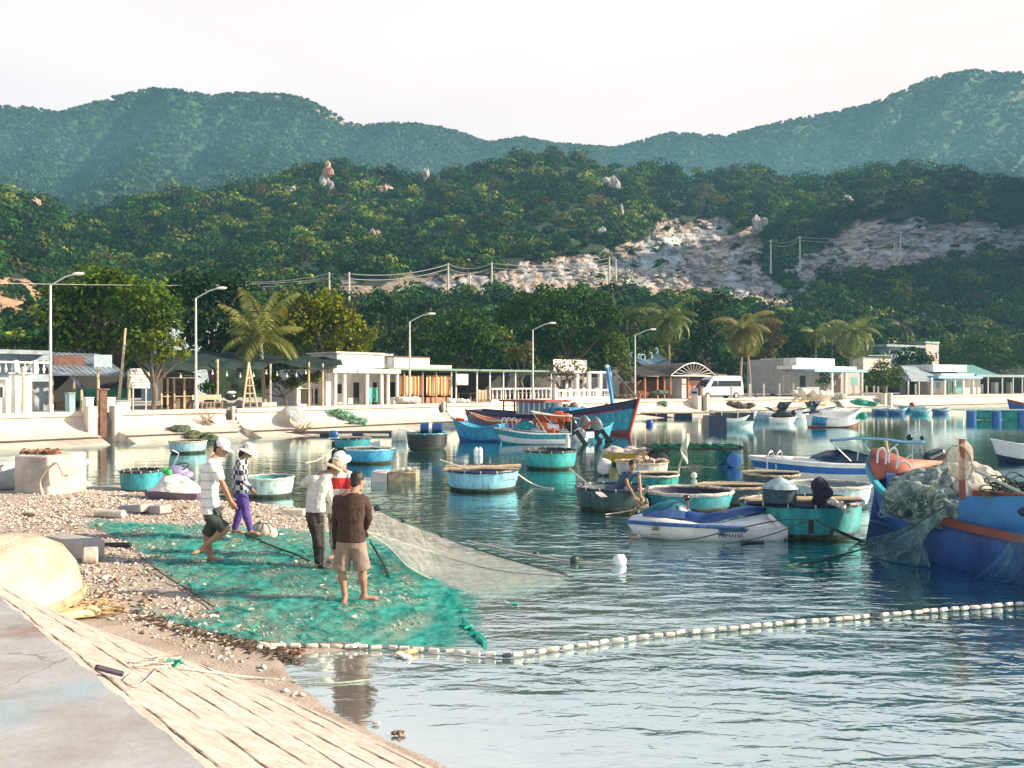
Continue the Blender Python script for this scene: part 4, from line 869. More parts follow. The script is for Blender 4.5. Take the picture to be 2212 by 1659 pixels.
# ---------- palms ----------
mpalmleaf = mat('palm_leaf', (.1,.1,.1), .45, .12, .8, attr='col', transl=.25)
mptrunk = mat('palm_trunk', (.36,.30,.23), .9, .2, 6, .01)
def palm(lab, x, ytop, ybase, off, rpx, nf=16, up=.5, col=(.085,.085,.03), lean=0.0, yellow=.4, xb=None, D0=None, twin=None):
    rg = random.Random(sum(map(ord, lab))); b0 = at(xb if xb else x, ybase, off); b0.z = 1.4; D = b0.y; c = P(x, ytop, D); Lf = rpx/F*D*(1.0 if rpx > 100 else 1.28); nf = nf if rpx > 100 else nf+6
    t = thing('palm_tree', lab, 'palm tree', b0, group='coconut palms along the shore')
    MB().tube(smoothpath([b0, lerp(b0, c, .5)+Vector((lean*.5,0,0)), c], 7), [.22]+[.15]*6+[.14]*7+[.12], 8).build('trunk', mptrunk, t)
    if twin:
        b1 = at(twin, ybase, off); b1.z = 1.4; MB().tube(smoothpath([b1, lerp(b1, c, .5)+Vector((.2,0,0)), c-Vector((0,0,.5))], 7), .14, 8).build('trunk', mptrunk, t)
    for i in range(nf):
        az = 2*math.pi*(i*.381966)+rg.uniform(-.2,.2); el = R(lerp(75, -35, (i/nf)**.9))*1.0+up*.15; L_ = Lf*rg.uniform(.85, 1.15)*(1.15 if el > .9 else 1)
        pts = []; p = c.copy(); d = el; seg = L_/9
        for k in range(10):
            pts.append(p.copy()); p = p+Vector((math.cos(az)*math.cos(d), math.sin(az)*math.cos(d), math.sin(d)))*seg; d -= (.17+.05*rg.random()+(.10 if el < .6 else 0))*(.62 if up > 2 else 1)
        vs = []; fs = []; cs = []; kk = rg.uniform(.8, 1.5); yy = yellow*rg.random(); cc = tuple(v*kk for v in (lerp(col[0]*.8, .20, yy), lerp(col[1]*1.1, .17, yy), col[2]*.7))
        for k in range(1, 37):
            s_ = k/37*9; i0 = min(int(s_), 8); q = pts[i0].lerp(pts[i0+1], s_-i0); tg = (pts[i0+1]-pts[i0]).normalized(); side = tg.cross(Vector((0,0,1))); side = side.normalized() if side.length > .01 else Vector((1,0,0)); upv = side.cross(tg)
            ll = Lf*.27*math.sin(math.pi*min(.97, .12+.86*k/37))**.6
            for sg in (-1, 1):
                dirv = (side*sg*.75+tg*.45-Vector((0,0,.35+.3*rg.random()))).normalized(); tip = q+dirv*ll; tip.z -= ll*.25; w_ = tg*(.022+.008*Lf)
                mid_ = q+dirv*ll*.5; n0 = len(vs); vs += [q-w_*.6, mid_-w_, tip, mid_+w_*.9+upv*.02]; fs.append((n0, n0+1, n0+2, n0+3)); cs += [cc]*4
        o_ = rawmesh('frond', np.array([tuple(v-t.matrix_world.translation) for v in vs]), np.array(fs), mpalmleaf, np.array(cs), parent=t)
    mb = MB()
    for i in range(6): a_ = i*1.05; mb.ball(c+Vector((.22*math.cos(a_), .22*math.sin(a_), -.25)), .15, 8, 6)
    mb.build('coconuts', mat('coconut', (.16,.14,.04), .6), t)
palm('big drooping coconut palm rising behind the green shade net', 562, 728, 870, 5.5, 112, 18, 2.6, (.17,.16,.05), yellow=.6, xb=572)
palm('tall coconut palm left of the van, above the temple', 1443, 690, 830, 13, 55, 20, .3, (.12,.135,.04), xb=1448)
palm('dim palm leaning left of the palm above the temple', 1352, 688, 830, 15, 42, 15, .5, (.04,.055,.02), yellow=.2, xb=1366)
palm('small far palm top above the big dark tree', 1312, 650, 800, 24, 26, 14, .6, (.05,.065,.025), yellow=.3)
palm('shaggy golden palm with two thin trunks right of the van', 1606, 712, 848, 8, 58, 26, -.1, (.19,.15,.045), yellow=.8, xb=1597, twin=1622)
palm('leftmost small palm of the row behind the parapet house', 1762, 722, 830, 20, 30, 15, .4, (.15,.16,.06), yellow=.4)
palm('slim palm between two others behind the parapet house', 1798, 712, 830, 22, 28, 14, .5, (.14,.15,.05), yellow=.4)
palm('large palm behind the awning house', 1843, 718, 830, 13, 52, 22, .3, (.15,.155,.05), yellow=.5)
palm('thin palm standing behind the tall pale grey house', 1948, 708, 830, 34, 34, 15, .5, (.06,.08,.035), yellow=.3)
palm('rightmost palm on the slope above the green tin roof', 2083, 712, 830, 34, 34, 15, .5, (.05,.07,.03), yellow=.2)
palm('faint shaded palm right of the russet tree', 1702, 748, 830, 26, 26, 14, .4, (.035,.05,.025), yellow=.1)
# ---------- near quay and slipway ----------
mq = mat('quay_concrete', (.37,.375,.38), .8, .16, 1.5, .004, stretch=(.9,1.5,1), bscale=26, col2=(.29,.27,.255))
TL = [(-9.3,11.75),(-3.84,6.0),(-1.27,3.33),(.8,1.15),(2.5,-.6)]; ZQ = 1.4
TLQ = []
for (a0, b0), (a1, b1) in zip(TL, TL[1:]):
    for i_ in range(60): t_ = i_/60; TLQ.append((lerp(a0, a1, t_)+.022*fbm(t_*14+a0, 3, 0, 4), lerp(b0, b1, t_)+.022*fbm(t_*14+a0, 8, 0, 4)))
mb = MB().poly([(-30,11.75)]+TLQ+[(2.5,-.6),(2.5,-8),(-30,-8)], -1.0, ZQ); q_ = mb.build('quay', mq, smooth=False)
N = mq.node_tree.nodes; L = mq.node_tree.links; bs_ = N['Principled BSDF']; src = bs_.inputs['Base Color'].links[0].from_socket
tcq = N.new('ShaderNodeTexCoord'); nq = N.new('ShaderNodeTexNoise'); nq.inputs['Scale'].default_value = .9; nq.inputs['Detail'].default_value = 5; mpq = N.new('ShaderNodeMapping'); mpq.inputs['Scale'].default_value = (.8,1.6,1); L.new(tcq.outputs['Object'], mpq.inputs[0]); L.new(mpq.outputs[0], nq.inputs[0])
crq = N.new('ShaderNodeValToRGB'); eq = crq.color_ramp.elements; eq[0].color = (.78,.62,.54,1); eq[0].position = .30; eq[1].color = (.80,1.0,1.12,1); eq[1].position = .68; x_ = eq.new(.40); x_.color = (1,1,1,1); x_ = eq.new(.58); x_.color = (1,1,1,1); L.new(nq.outputs[0], crq.inputs[0])
vq = N.new('ShaderNodeTexVoronoi'); vq.feature = 'DISTANCE_TO_EDGE'; vq.inputs['Scale'].default_value = .55; dq = N.new('ShaderNodeVectorMath'); dq.operation = 'ADD'; L.new(tcq.outputs['Object'], dq.inputs[0]); L.new(nq.outputs['Color'], dq.inputs[1]); L.new(dq.outputs[0], vq.inputs['Vector'])
cq = N.new('ShaderNodeMapRange'); cq.inputs['From Max'].default_value = .006; cq.inputs['To Min'].default_value = .55; L.new(vq.outputs['Distance'], cq.inputs[0])
m1 = N.new('ShaderNodeMix'); m1.data_type = 'RGBA'; m1.blend_type = 'MULTIPLY'; m1.inputs[0].default_value = 1; L.new(src, m1.inputs[6]); L.new(crq.outputs[0], m1.inputs[7])
m2 = N.new('ShaderNodeMix'); m2.data_type = 'RGBA'; m2.blend_type = 'MULTIPLY'; m2.inputs[0].default_value = 1; L.new(m1.outputs[2], m2.inputs[6]); L.new(cq.outputs[0], m2.inputs[7]); L.new(m2.outputs[2], bs_.inputs['Base Color']); tag(q_, kind='structure')

BL = [(-8.6,13.6),(-5.1,9.75),(-2.75,8.2),(-2.0,7.55),(-.44,6.12),(1.9,3.7),(4.6,1.4)]
def pl(L_, t):
    P_ = [Vector(p) for p in L_]; d = [0]
    for a, b in zip(P_, P_[1:]): d.append(d[-1]+(b-a).length)
    s_ = t*d[-1]
    for i in range(len(P_)-1):
        if s_ <= d[i+1]+1e-9: return P_[i].lerp(P_[i+1], (s_-d[i])/(d[i+1]-d[i]))
    return P_[-1]
def slipz(v): return (ZQ-.10)*(1-v)**1.05 if v <= 1 else -(v-1)*1.3
nu, nv = 520, 200; vs = np.zeros((nu*nv, 3)); cs = np.zeros((nu*nv, 3))
for i in range(nu):
    u = i/(nu-1); a, b_ = pl(TL, u), pl(BL, u)
    for j in range(nv):
        v = j/(nv-1)*1.45; p = a.lerp(b_, v); z = slipz(v); w_ = .004*fbm(u*30, v*8, 0, 3)
        gap = 0
        for vj, k in ():
            dd = abs(v-vj-.012*fbm(u*26, vj*10, 3, 3)); 
            if dd < .0095*(1+1.2*fbm(u*60, vj*7, 1, 2)) and fbm(u*22, vj*30, 8, 2) > -.32: gap = 1
        st = fbm(p.x*2.2, p.y*2.2, 1, 4); z += -.02*gap+.003*fbm(p.x*14, p.y*14, 2, 4)
        vs[i*nv+j] = (p.x, p.y, z+w_); k = 1.03+.12*st+.16*fbm(p.x*7, p.y*7, 5, 4)+.07*fbm(p.x*30, p.y*30, 5, 3)
        cs[i*nv+j] = np.array((.10,.075,.055) if gap else (.50*k, .425*k, .375*k))*(1-.18*max(0, min(1, (v-.85)*5)))
idx = np.arange(nu*nv).reshape(nu, nv); fc = np.stack([idx[:-1,:-1], idx[:-1,1:], idx[1:,1:], idx[1:,:-1]], -1).reshape(-1, 4)
mslip = mat('slipway_concrete', (.5,.4,.3), .85, .2, 9, .008, attr='col', bscale=40)
o = rawmesh('shore', vs, fc, mslip, cs, smooth=False); tag(o, kind='structure')
mb = MB(); r2 = random.Random(41)
for vj in (.10, .24, .38, .52, .66, .80, .93):
    u = .02; 
    while u < .98:
        ln = r2.uniform(.02, .09); pts = []; n_ = max(4, int(ln/.003))
        for i in range(n_):
            uu = min(.999, u+ln*i/(n_-1)); vv_ = vj+.010*fbm(uu*26, vj*10, 3, 3)+.0035*fbm(uu*160, vj*9, 7, 2); wd = .0040*(1+.9*fbm(uu*90, vj*7, 1, 3))*min(1, 4*min(i, n_-1-i)/n_+.15); a, b_ = pl(TL, uu), pl(BL, uu)
            pts.append([Vector((*a.lerp(b_, vv_+sg*wd), slipz(max(.001, vv_+sg*wd))+.006)) for sg in (-1, 1)])
        mb.loft(pts, closed=False); u += ln+r2.uniform(.0, .012)
tag(mb.build('path', mat('slab_joint_dirt', (.24,.185,.15), .95, .4, 14), smooth=False), kind='structure')
def SL(x, y, up=0.0):       # slipway point seen at a photo position
    best = None
    for v in np.linspace(0, 1, 60):
        z = slipz(v)+up; p = G(x, y, z); a_ = None
        u_ = min(np.linspace(.1, .9, 160), key=lambda u: (pl(TL, u).lerp(pl(BL, u), v)-Vector((p.x, p.y))).length); d = (pl(TL, u_).lerp(pl(BL, u_), v)-Vector((p.x, p.y))).length
        if best is None or d < best[0]: best = (d, p)
    return best[1]

# ---------- shells and gravel ----------
def slip_side(X, Y):
    A_ = np.array(BL); inside = np.zeros(X.shape, bool)
    for (x0, y0), (x1, y1) in zip(BL, BL[1:]):
        inside |= (X >= x0) & (X < x1) & (Y < y0+(X-x0)/(x1-x0)*(y1-y0)+.0)
    return inside | (X < BL[0][0]) & (Y < 13)
rng = np.random.default_rng(11); n = 60000
X = rng.uniform(-13, -.2, n); Y = rng.uniform(7.6, 22, n)**1.0; sd = sdist(X, Y); keep = (sd > .02) & ~slip_side(X, Y)
keep &= rng.random(n) < np.clip(.65+.5*np.sin(X*1.3+Y*.9)*np.cos(Y*1.1), .25, 1); keep &= ~((sd < .5) & (Y < 9.5) & (rng.random(n) < .8))
X, Y = X[keep], Y[keep]; n = len(X); Z = beach_z(X, Y); S = rng.gamma(2.0, .0075, n)+.008; S = np.minimum(S*(1+.0*Y), .085)
base = np.array([(1,0,0),(0,1,0),(-1,0,0),(0,-1,0),(0,0,.7),(0,0,-.7)], float); tri = np.array([(0,1,4),(1,2,4),(2,3,4),(3,0,4),(1,0,5),(2,1,5),(3,2,5),(0,3,5)])
vv = base[None]*rng.uniform(.5, 1.3, (n, 6, 1))*S[:, None, None]*np.stack([rng.uniform(.7,1.8,n), rng.uniform(.6,1.1,n), rng.uniform(.3,.9,n)], -1)[:, None, :]
an = rng.uniform(0, 6.28, n); c_, s_ = np.cos(an), np.sin(an); x_, y_ = vv[:, :, 0].copy(), vv[:, :, 1].copy(); vv[:, :, 0] = x_*c_[:, None]-y_*s_[:, None]; vv[:, :, 1] = x_*s_[:, None]+y_*c_[:, None]
tl = rng.normal(size=n)*.3; z_ = vv[:, :, 2].copy(); vv[:, :, 2] = z_+vv[:, :, 0]*tl[:, None]
vv += np.stack([X, Y, Z+S*.25], -1)[:, None, :]
pal = np.array([(.72,.62,.54),(.64,.52,.43),(.78,.72,.66),(.50,.39,.30),(.28,.20,.14),(.48,.46,.44),(.10,.08,.07)]); pc = pal[rng.choice(7, n, p=[.25,.21,.17,.16,.1,.07,.04])]*rng.uniform(.75, 1.2, (n, 1))
o = rawmesh('shell_gravel', vv.reshape(-1, 3), (tri[None]+(np.arange(n)*6)[:, None, None]).reshape(-1, 3), mat('shell', (.5,.5,.5), .7, .1, 5, attr='col'), np.repeat(pc, 6, 0), dim=3)
tag(o, 'shells, coral gravel and small litter covering the beach', 'gravel', kind='stuff')
# wrack line of weed and twigs
rr = random.Random(9); mb = MB(); mwrack = mat('dark_wrack', (.10,.07,.05), .9, .3, 20)
for _ in range(420):
    t_ = rr.random(); 
    if rr.random() < .5: x, y = lerp(300, 640, t_)+rr.uniform(-20,20), lerp(1335, 1425, t_)+rr.uniform(-14, 14)
    else: x, y = rr.uniform(0, 420), rr.uniform(1080, 1330)
    p = B(x, y); 
    if slip_side(np.array([p.x]), np.array([p.y]))[0]: continue
    a_ = rr.uniform(0, 3.1); l_ = rr.uniform(.04, .16); mb.tube([p+V(0,0,.01), p+V(math.cos(a_)*l_*.5, math.sin(a_)*l_*.5, .02), p+V(math.cos(a_+.5)*l_, math.sin(a_+.5)*l_, .012)], [.008,.01,.004], 4)
tag(mb.build('wrack', mwrack), 'dark dry twigs and weed scattered over the gravel', 'debris', kind='stuff')

# ---------- things on the beach ----------
mfoam = mat('dirty_foam', (.62,.56,.48), .85, .18, 6, .006)
def block(lab, x0, y0, x1, y1, h, dp, m, name='concrete_block', cat='block', rz=0.0, tilt=0.0, grp='concrete blocks lying on the gravel', cyl=False):
    a, b_ = B(x0, y0), B(x1, y1); c = (a+b_)/2; L_ = (b_-a).length; ang = math.atan2(b_.y-a.y, b_.x-a.x)
    t = thing(name, lab, cat, c, ang+rz, group=grp)
    if cyl: mb = MB().tube([(-L_/2,0,h*.45),(L_/2,0,h*.45+tilt)], h/2, 14)
    else: mb = MB().box((0, dp/2, h*.45), (L_, dp, h), M=Matrix.Rotation(-tilt, 3, 'Y'))
    o_ = mb.build('body', m, t, local=True, angle=30); bv = o_.modifiers.new('b', 'BEVEL'); bv.width = min(.02, h*.12); bv.segments = 2; return t
block('grey concrete block nearest the pedal boat, leaning', 255, 1103, 303, 1112, .17, .3, mgrey, tilt=.12)
block('grey concrete block to the right of the leaning one', 304, 1106, 345, 1113, .18, .28, mgrey, tilt=.08)
block('pale round-ended log left of the two grey blocks', 207, 1116, 268, 1119, .17, .2, mfoam, 'log', 'log', cyl=True, grp=None)
block('long low concrete beam half buried left of the net', 98, 1190, 178, 1212, .28, .35, mgrey, tilt=.04)
block('short thick log lying against the end of the long beam', 180, 1216, 212, 1215, .26, .2, mfoam, 'log', 'log', cyl=True, grp=None)
block('black pipe lying at the left corner of the green net', 203, 1181, 283, 1184, .09, .1, mat('black_pipe', (.015,.015,.03), .4), 'pipe', 'pipe', cyl=True, grp=None)
block('dark bark log beside the leftmost gravel', 50, 1113, 78, 1116, .07, .1, mwood, 'log', 'log', cyl=True, grp=None)
block('pale foam slab near the water behind the white bundle', 607, 1112, 655, 1116, .14, .22, mfoam, 'foam_slab', 'foam slab', grp=None)
# big grey block with driftwood on top
a, b_ = B(30, 1066), B(152, 1066); D = a.y; t = thing('grey_block', 'big weathered grey concrete block with a rope draped over it at the left waterline', 'block', (a+b_)/2)
h = zt(980, D)-.05; o_ = MB().poly([(a.x, a.y), (b_.x-.35, a.y-.12), (b_.x, a.y+.3), (b_.x-.1, a.y+1.3), (a.x+.1, a.y+1.4)], -.1, h).build('body', mat('stained_concrete', (.56,.51,.44), .9, .25, 1.6, .02, col2=(.36,.33,.29)), t, angle=30); bv = o_.modifiers.new('b','BEVEL'); bv.width = .05; bv.segments = 2
MB().tube(smoothpath([P(93,1072,D-.15), P(88,1050,D-.14), P(90,1035,D-.13), P(105,1012,D-.14), P(122,1000,D-.14), P(133,1016,D-.14), P(138,1026,D-.13), P(148,1026,D-.12)]), .035, 8).build('rope', mat('pale_rope', (.66,.58,.48), .9, .2, 30, .01), t)
r2 = random.Random(3); mb = MB()
t = thing('driftwood_pile', 'reddish driftwood sticks and bark heaped on top of the big grey block', 'driftwood', P(90, 980, D+.6))
for _ in range(46): 
    c = P(r2.uniform(48, 132), 980-r2.uniform(0, 6), D+r2.uniform(.2, .9)); a_ = r2.uniform(0, 6.3); e = r2.uniform(-.1, .5); l_ = r2.uniform(.12, .38); d_ = Vector((math.cos(a_)*math.cos(e), math.sin(a_)*math.cos(e), math.sin(e)))*l_; mb.tube([c-d_*.4, c+d_*.2+V(0,0,.03), c+d_*.6], [.03,.035,.012], 6)
mb.build('sticks', mat('red_driftwood', (.24,.12,.07), .9, .3, 8), t)
# white boat bow behind the block and grey drum
p = B(168, 1036); D2 = p.y+1.2; t = thing('foam_boat', 'white pointed boat bow sticking out behind the big grey block', 'boat', P(165,1030,D2))
MB().loft([[P(120,1000,D2+.1), P(120,1000,D2+1.2), P(120,1040,D2+1.0), P(120,1040,D2+.2)], [P(178,993,D2), P(178,993,D2+1.2), P(152,1036,D2+.9), P(152,1036,D2+.2)], [P(201,991,D2+.55), P(201,991,D2+.7), P(156,1035,D2+.65), P(156,1035,D2+.55)]]).build('hull', mwhite, t)
MB().tube([P(150,992,D2+.02), P(199,991,D2+.5)], .03, 6).build('rail', mwood, t)
D3 = B(10, 1062).y+.3; t = thing('drum', 'pale blue-grey round drum at the left edge beside the big block', 'drum', P(5,1055,D3))
MB().lathe([(0,0),(.48,0),(.52,.06),(.52,.62),(.44,.74),(0,.78)], (P(5,0,D3+.5).x, D3+.5, zt(1058,D3)), 24).build('body', mat('pale_drum', (.50,.55,.56), .6, .2, 2), t)
# upturned basket boat
mweave = bpy.data.materials.new('woven_bamboo'); mweave.use_nodes = True; N = mweave.node_tree.nodes; L = mweave.node_tree.links; bs = N['Principled BSDF']; bs.inputs['Roughness'].default_value = .6
tc = N.new('ShaderNodeTexCoord'); n1 = N.new('ShaderNodeTexNoise'); n1.inputs['Scale'].default_value = 3; L.new(tc.outputs['Object'], n1.inputs[0]); cr = N.new('ShaderNodeValToRGB'); cr.color_ramp.elements[0].color = (.40,.32,.22,1); cr.color_ramp.elements[1].color = (.58,.50,.38,1); cr.color_ramp.elements[0].position = .35; cr.color_ramp.elements[1].position = .6
L.new(n1.outputs[0], cr.inputs[0]); L.new(cr.outputs[0], bs.inputs['Base Color'])
w1 = N.new('ShaderNodeTexWave'); w1.bands_direction = 'Z'; w1.inputs['Scale'].default_value = 12; w2 = N.new('ShaderNodeTexWave'); w2.bands_direction = 'DIAGONAL'; w2.inputs['Scale'].default_value = 9
for w_ in (w1, w2): w_.inputs['Distortion'].default_value = 1.5; L.new(tc.outputs['Object'], w_.inputs[0])
mm = N.new('ShaderNodeMath'); mm.operation = 'MULTIPLY'; L.new(w1.outputs[1], mm.inputs[0]); L.new(w2.outputs[1], mm.inputs[1]); bp = N.new('ShaderNodeBump'); bp.inputs['Distance'].default_value = .004; L.new(mm.outputs[0], bp.inputs['Height']); L.new(bp.outputs[0], bs.inputs['Normal'])
mrimw = mat('bound_rim', (.50,.36,.22), .8, .25, 12, .01)
M = Matrix.Translation((-6.25, 9.55, .34))@Matrix.Rotation(R(-4), 4, 'Y')@Matrix.Rotation(R(3), 4, 'X'); t = thing('basket_boat', 'golden woven basket boat turned upside down on the slipway edge', 'basket boat', M=M)
MB().lathe([(1.0,0),(1.005,.12),(.96,.36),(.84,.58),(.6,.74),(.3,.81),(0,.83)], n=56).build('hull', mweave, t, local=True)
MB().lathe([(.98,-.04),(1.03,-.04),(1.05,.02),(1.03,.07),(.98,.07)], n=56).build('rim', mrimw, t, local=True)
# foam plank, stick by the boat
pA, pB = B(85, 1346), B(205, 1336); t = thing('plank', 'pale yellow foam plank lying below the upturned basket boat', 'plank', pA)
mb = MB(); mb.beam(pA+V(0,0,.07), pB+V(0,.1,.07), .22, .09); mb.build('body', mat('pale_yellow_foam', (.72,.60,.38), .8, .15, 5), t).modifiers.new('b','BEVEL').width = .02
mb = MB()
for _ in range(60):
    c = B(r2.uniform(115, 215), r2.uniform(1318, 1334))+V(0,0,.03); a_ = r2.uniform(-.7, .9); l_ = r2.uniform(.15, .5); mb.tube([c, c+V(math.cos(a_)*l_*.5, math.sin(a_)*l_*.5, r2.uniform(0,.1)), c+V(math.cos(a_+.4)*l_, math.sin(a_+.4)*l_, .0)], [.012,.01,.004], 4)
t = thing('brushwood', 'tangle of dry straw and twigs under the rim of the upturned boat', 'brushwood', B(160,1330)); mb.build('twigs', mat('dry_straw', (.50,.36,.20), .9, .25, 10), t)
a_, b_ = B(215,1319), B(272,1325); t = thing('stick', 'brown square stick lying beside the straw tangle', 'stick', a_); MB().beam(a_+V(0,0,.05), b_+V(0,0,.05), .06, .05).build('body', mwood, t)
# pipe on the slipway, rope coil, rope
a_, b_ = SL(208, 1441, .05), SL(264, 1456, .05); t = thing('pipe', 'short dark purple pipe lying on the slipway beside the quay edge', 'pipe', a_); MB().tube([a_, b_], .017, 12).build('body', mat('purple_black_pipe', (.03,.02,.05), .4), t)
mrope = MC['pale_rope']
t = thing('rope_coil', 'loose coil of pale rope with a green knot on the slipway', 'rope coil', SL(345, 1438))
mb = MB(); r2 = random.Random(12)
for k in range(7):
    c = SL(r2.uniform(305, 360), r2.uniform(1426, 1446), .02); ra = r2.uniform(.07, .15); mb.tube([c+V(ra*math.cos(i*.5), ra*.8*math.sin(i*.5), .012*k*.5-.35*ra*math.sin(i*.5)*.5) for i in range(14)], .007, 6)
mb.build('coils', mrope, t)
g = SL(376, 1437, .03); mb = MB(); [mb.tube([g+V(r2.uniform(-.07,.07), r2.uniform(-.05,.05), r2.uniform(0,.04)) for _ in range(4)], .013, 5) for _ in range(6)]; mb.build('green_knot', mat('green_rope', (.05,.35,.24), .8), t)
a_ = [SL(395,1443,.02), SL(500,1458,.02), SL(600,1468,.03), G(650,1473,.015), G(720,1476,.012), G(800,1468,.012)]
t = thing('rope', 'pale green rope running from the coil down into the shallow water', 'rope', a_[0]); MB().tube(smoothpath(a_), .009, 6).build('strand', mat('pale_green_rope', (.50,.56,.45), .8, .2, 30), t)
a_ = [SL(290,1450,.02), SL(275,1462,.02), SL(268,1472,.02), SL(300,1480,.02), SL(345,1440,.03)]
t = thing('rope', 'thin loose cord looped beside the dark pipe on the slipway', 'rope', a_[0]); MB().tube(smoothpath(a_), .005, 6).build('strand', mrope, t)
# litter in the shallows
def litter(lab, x, y, m, s, name='litter', z=.0, seed=1, flat=.5, cat='litter'):
    p = G(x, y, z); p.z = max(z, bz(p.x, p.y)); t = thing(name, lab, cat, p); r3 = random.Random(seed); mb = MB()
    for k in range(5): mb.rock(p+V(r3.uniform(-.5,.5)*s, r3.uniform(-.3,.3)*s, s*flat*.3), (s*.7, s*.5, s*flat*.6), seed*10+k)
    mb.build('body', m, t, smooth=False); return t
litter('crumpled orange and white plastic bag at the float line', 878, 1412, mat('orange_plastic', (.70,.38,.14), .4, .3, 14, .01, col2=(.62,.58,.52)), .17, 'plastic_bag', .01, 2, .4, 'bag')
litter('white plastic scrap lying below the orange bag', 882, 1420, mwhite, .12, 'plastic_scrap', .01, 3, .4)
litter('dark red clump of weed below the left end of the float line', 640, 1412, mat('red_weed', (.16,.07,.04), .9, .3, 20), .13, 'weed_clump', .02, 4, .5, 'weed')
litter('pale shell lump at the left end of the float line', 575, 1407, mfoam, .15, 'shell_lump', .02, 5, .6, 'shell')
litter('broken rusty can in the shallow water by the slipway', 863, 1588, mat('rusty_can', (.30,.18,.12), .6, .4, 20, metal=.3), .09, 'can', .01, 6, .6, 'can')
litter('small grey stone in the shallow water', 814, 1563, mgrey, .06, 'stone', .01, 7, .6, 'stone')
litter('white lump at the notch of the green net', 463, 1337, mwhite, .08, 'foam_lump', .1, 8, .8, 'foam')
litter('green plastic scrap floating beyond the crumpled net', 1113, 1305, mat('green_plastic', (.05,.42,.34), .4), .08, 'plastic_scrap', .005, 9, .4)
litter('white shell lump resting at the middle of the float line', 765, 1397, mwhite, .13, 'foam_lump', .02, 10, .5, 'foam')
mpeb = [mfoam, mat('brown_stone', (.30,.20,.13), .9, .25, 10), mwhite]
for k, (x, y, s_) in enumerate(((120,1118,.08),(128,1107,.09),(300,1090,.07),(110,1150,.07),(212,1140,.09),(230,1105,.06),(330,1128,.07),(400,1096,.07),(60,1140,.06),(40,1128,.07),(250,1255,.07),(225,1252,.09),(208,1237,.1),(312,1300,.07),(350,1280,.06),(290,1265,.06),(225,1290,.07),(395,1320,.06))):
    p = B(x, y); t = thing('stone', 'fist-sized pale or brown stone lying on the beach gravel', 'stone', p, group='larger stones on the gravel'); MB().rock(p+V(0,0,s_*.3), (s_*1.3, s_, s_*.8), k).build('body', mpeb[k % 3], t, smooth=False)
# ---------- pedal boat ----------
p = B(378, 1086); D = p.y+.5; q = lambda x, y, d=0: P(x, y, D+d)
t = thing('jet_ski', 'old white and purple jet ski with a black steering wheel grounded behind the walking man', 'jet ski', p)
mpurp = mat('faded_purple', (.30,.27,.45), .5, .15, 4); mhull = mat('dull_violet_hull', (.20,.16,.24), .5, .2, 3)
zw = bz(p.x, p.y); w2 = .55
st_ = [(312,1062,1068,.10),(325,1060,1078,.35),(360,1063,1086,.5),(395,1066,1089,.5),(425,1066,1084,.4),(440,1062,1070,.15)]
MB().loft([[q(x, yt, 0.5-w), q(x, yb, .5-w*.7), q(x, yb+1, .5), q(x, yb, .5+w*.7), q(x, yt, .5+w)] for x, yt, yb, w in st_]).build('hull', mhull, t, angle=50)
st_ = [(318,1061,1058,.3),(335,1061,1050,.45),(350,1062,1030,.48),(362,1063,1018,.45),(385,1065,1022,.44),(405,1066,1032,.42),(425,1065,1045,.38),(438,1062,1058,.15)]
MB().loft([[q(x, yb, .5-w), q(x, lerp(yb,yt,.6), .5-w*.85), q(x, yt, .5-w*.4), q(x, yt, .5+w*.4), q(x, lerp(yb,yt,.6), .5+w*.85), q(x, yb, .5+w)] for x, yb, yt, w in st_]).build('deck', mwhite, t, angle=50)
MB().ball(q(382,1020,.5), .24, 14, 9, (1.25,1,.75)).ball(q(398,1026,.5), .2, 12, 8, (1.2,1,.6)).build('seat', mpurp, t)
MB().ball(q(360,1016,.5), .11, 10, 7, (1,1.6,.9)).ball(q(366,1022,.3), .1, 10, 7).build('green_cowl', mat('lime_paint', (.06,.45,.10), .4), t)
c = q(391, 1008, .45); MB().tube([c+V(.19*math.cos(i*.449), .10*math.sin(i*.449), .085*math.sin(i*.449+.3)) for i in range(15)], .014, 7).tube([c, c+V(0,.02,-.14)], .015, 6).tube([c+V(-.19,0,0), c+V(.19,0,0)], .01, 5).build('steering_wheel', mat('black_plastic', (.012,.012,.012), .5), t)
for k in range(4): MB().box(q(390+k*3.6, 1041+k*.3, .04), (.018, .02, .09-.012*k), M=Matrix.Rotation(.3, 3, 'Y')).build('vent_slot', MC['lime_paint'], t)
MB().tube([q(352,1060,.08), q(357,1034,.12)], .02, 6).tube([q(352,1040,.1), q(370,1045,.06)], .015, 6).build('rail', mgalv, t)

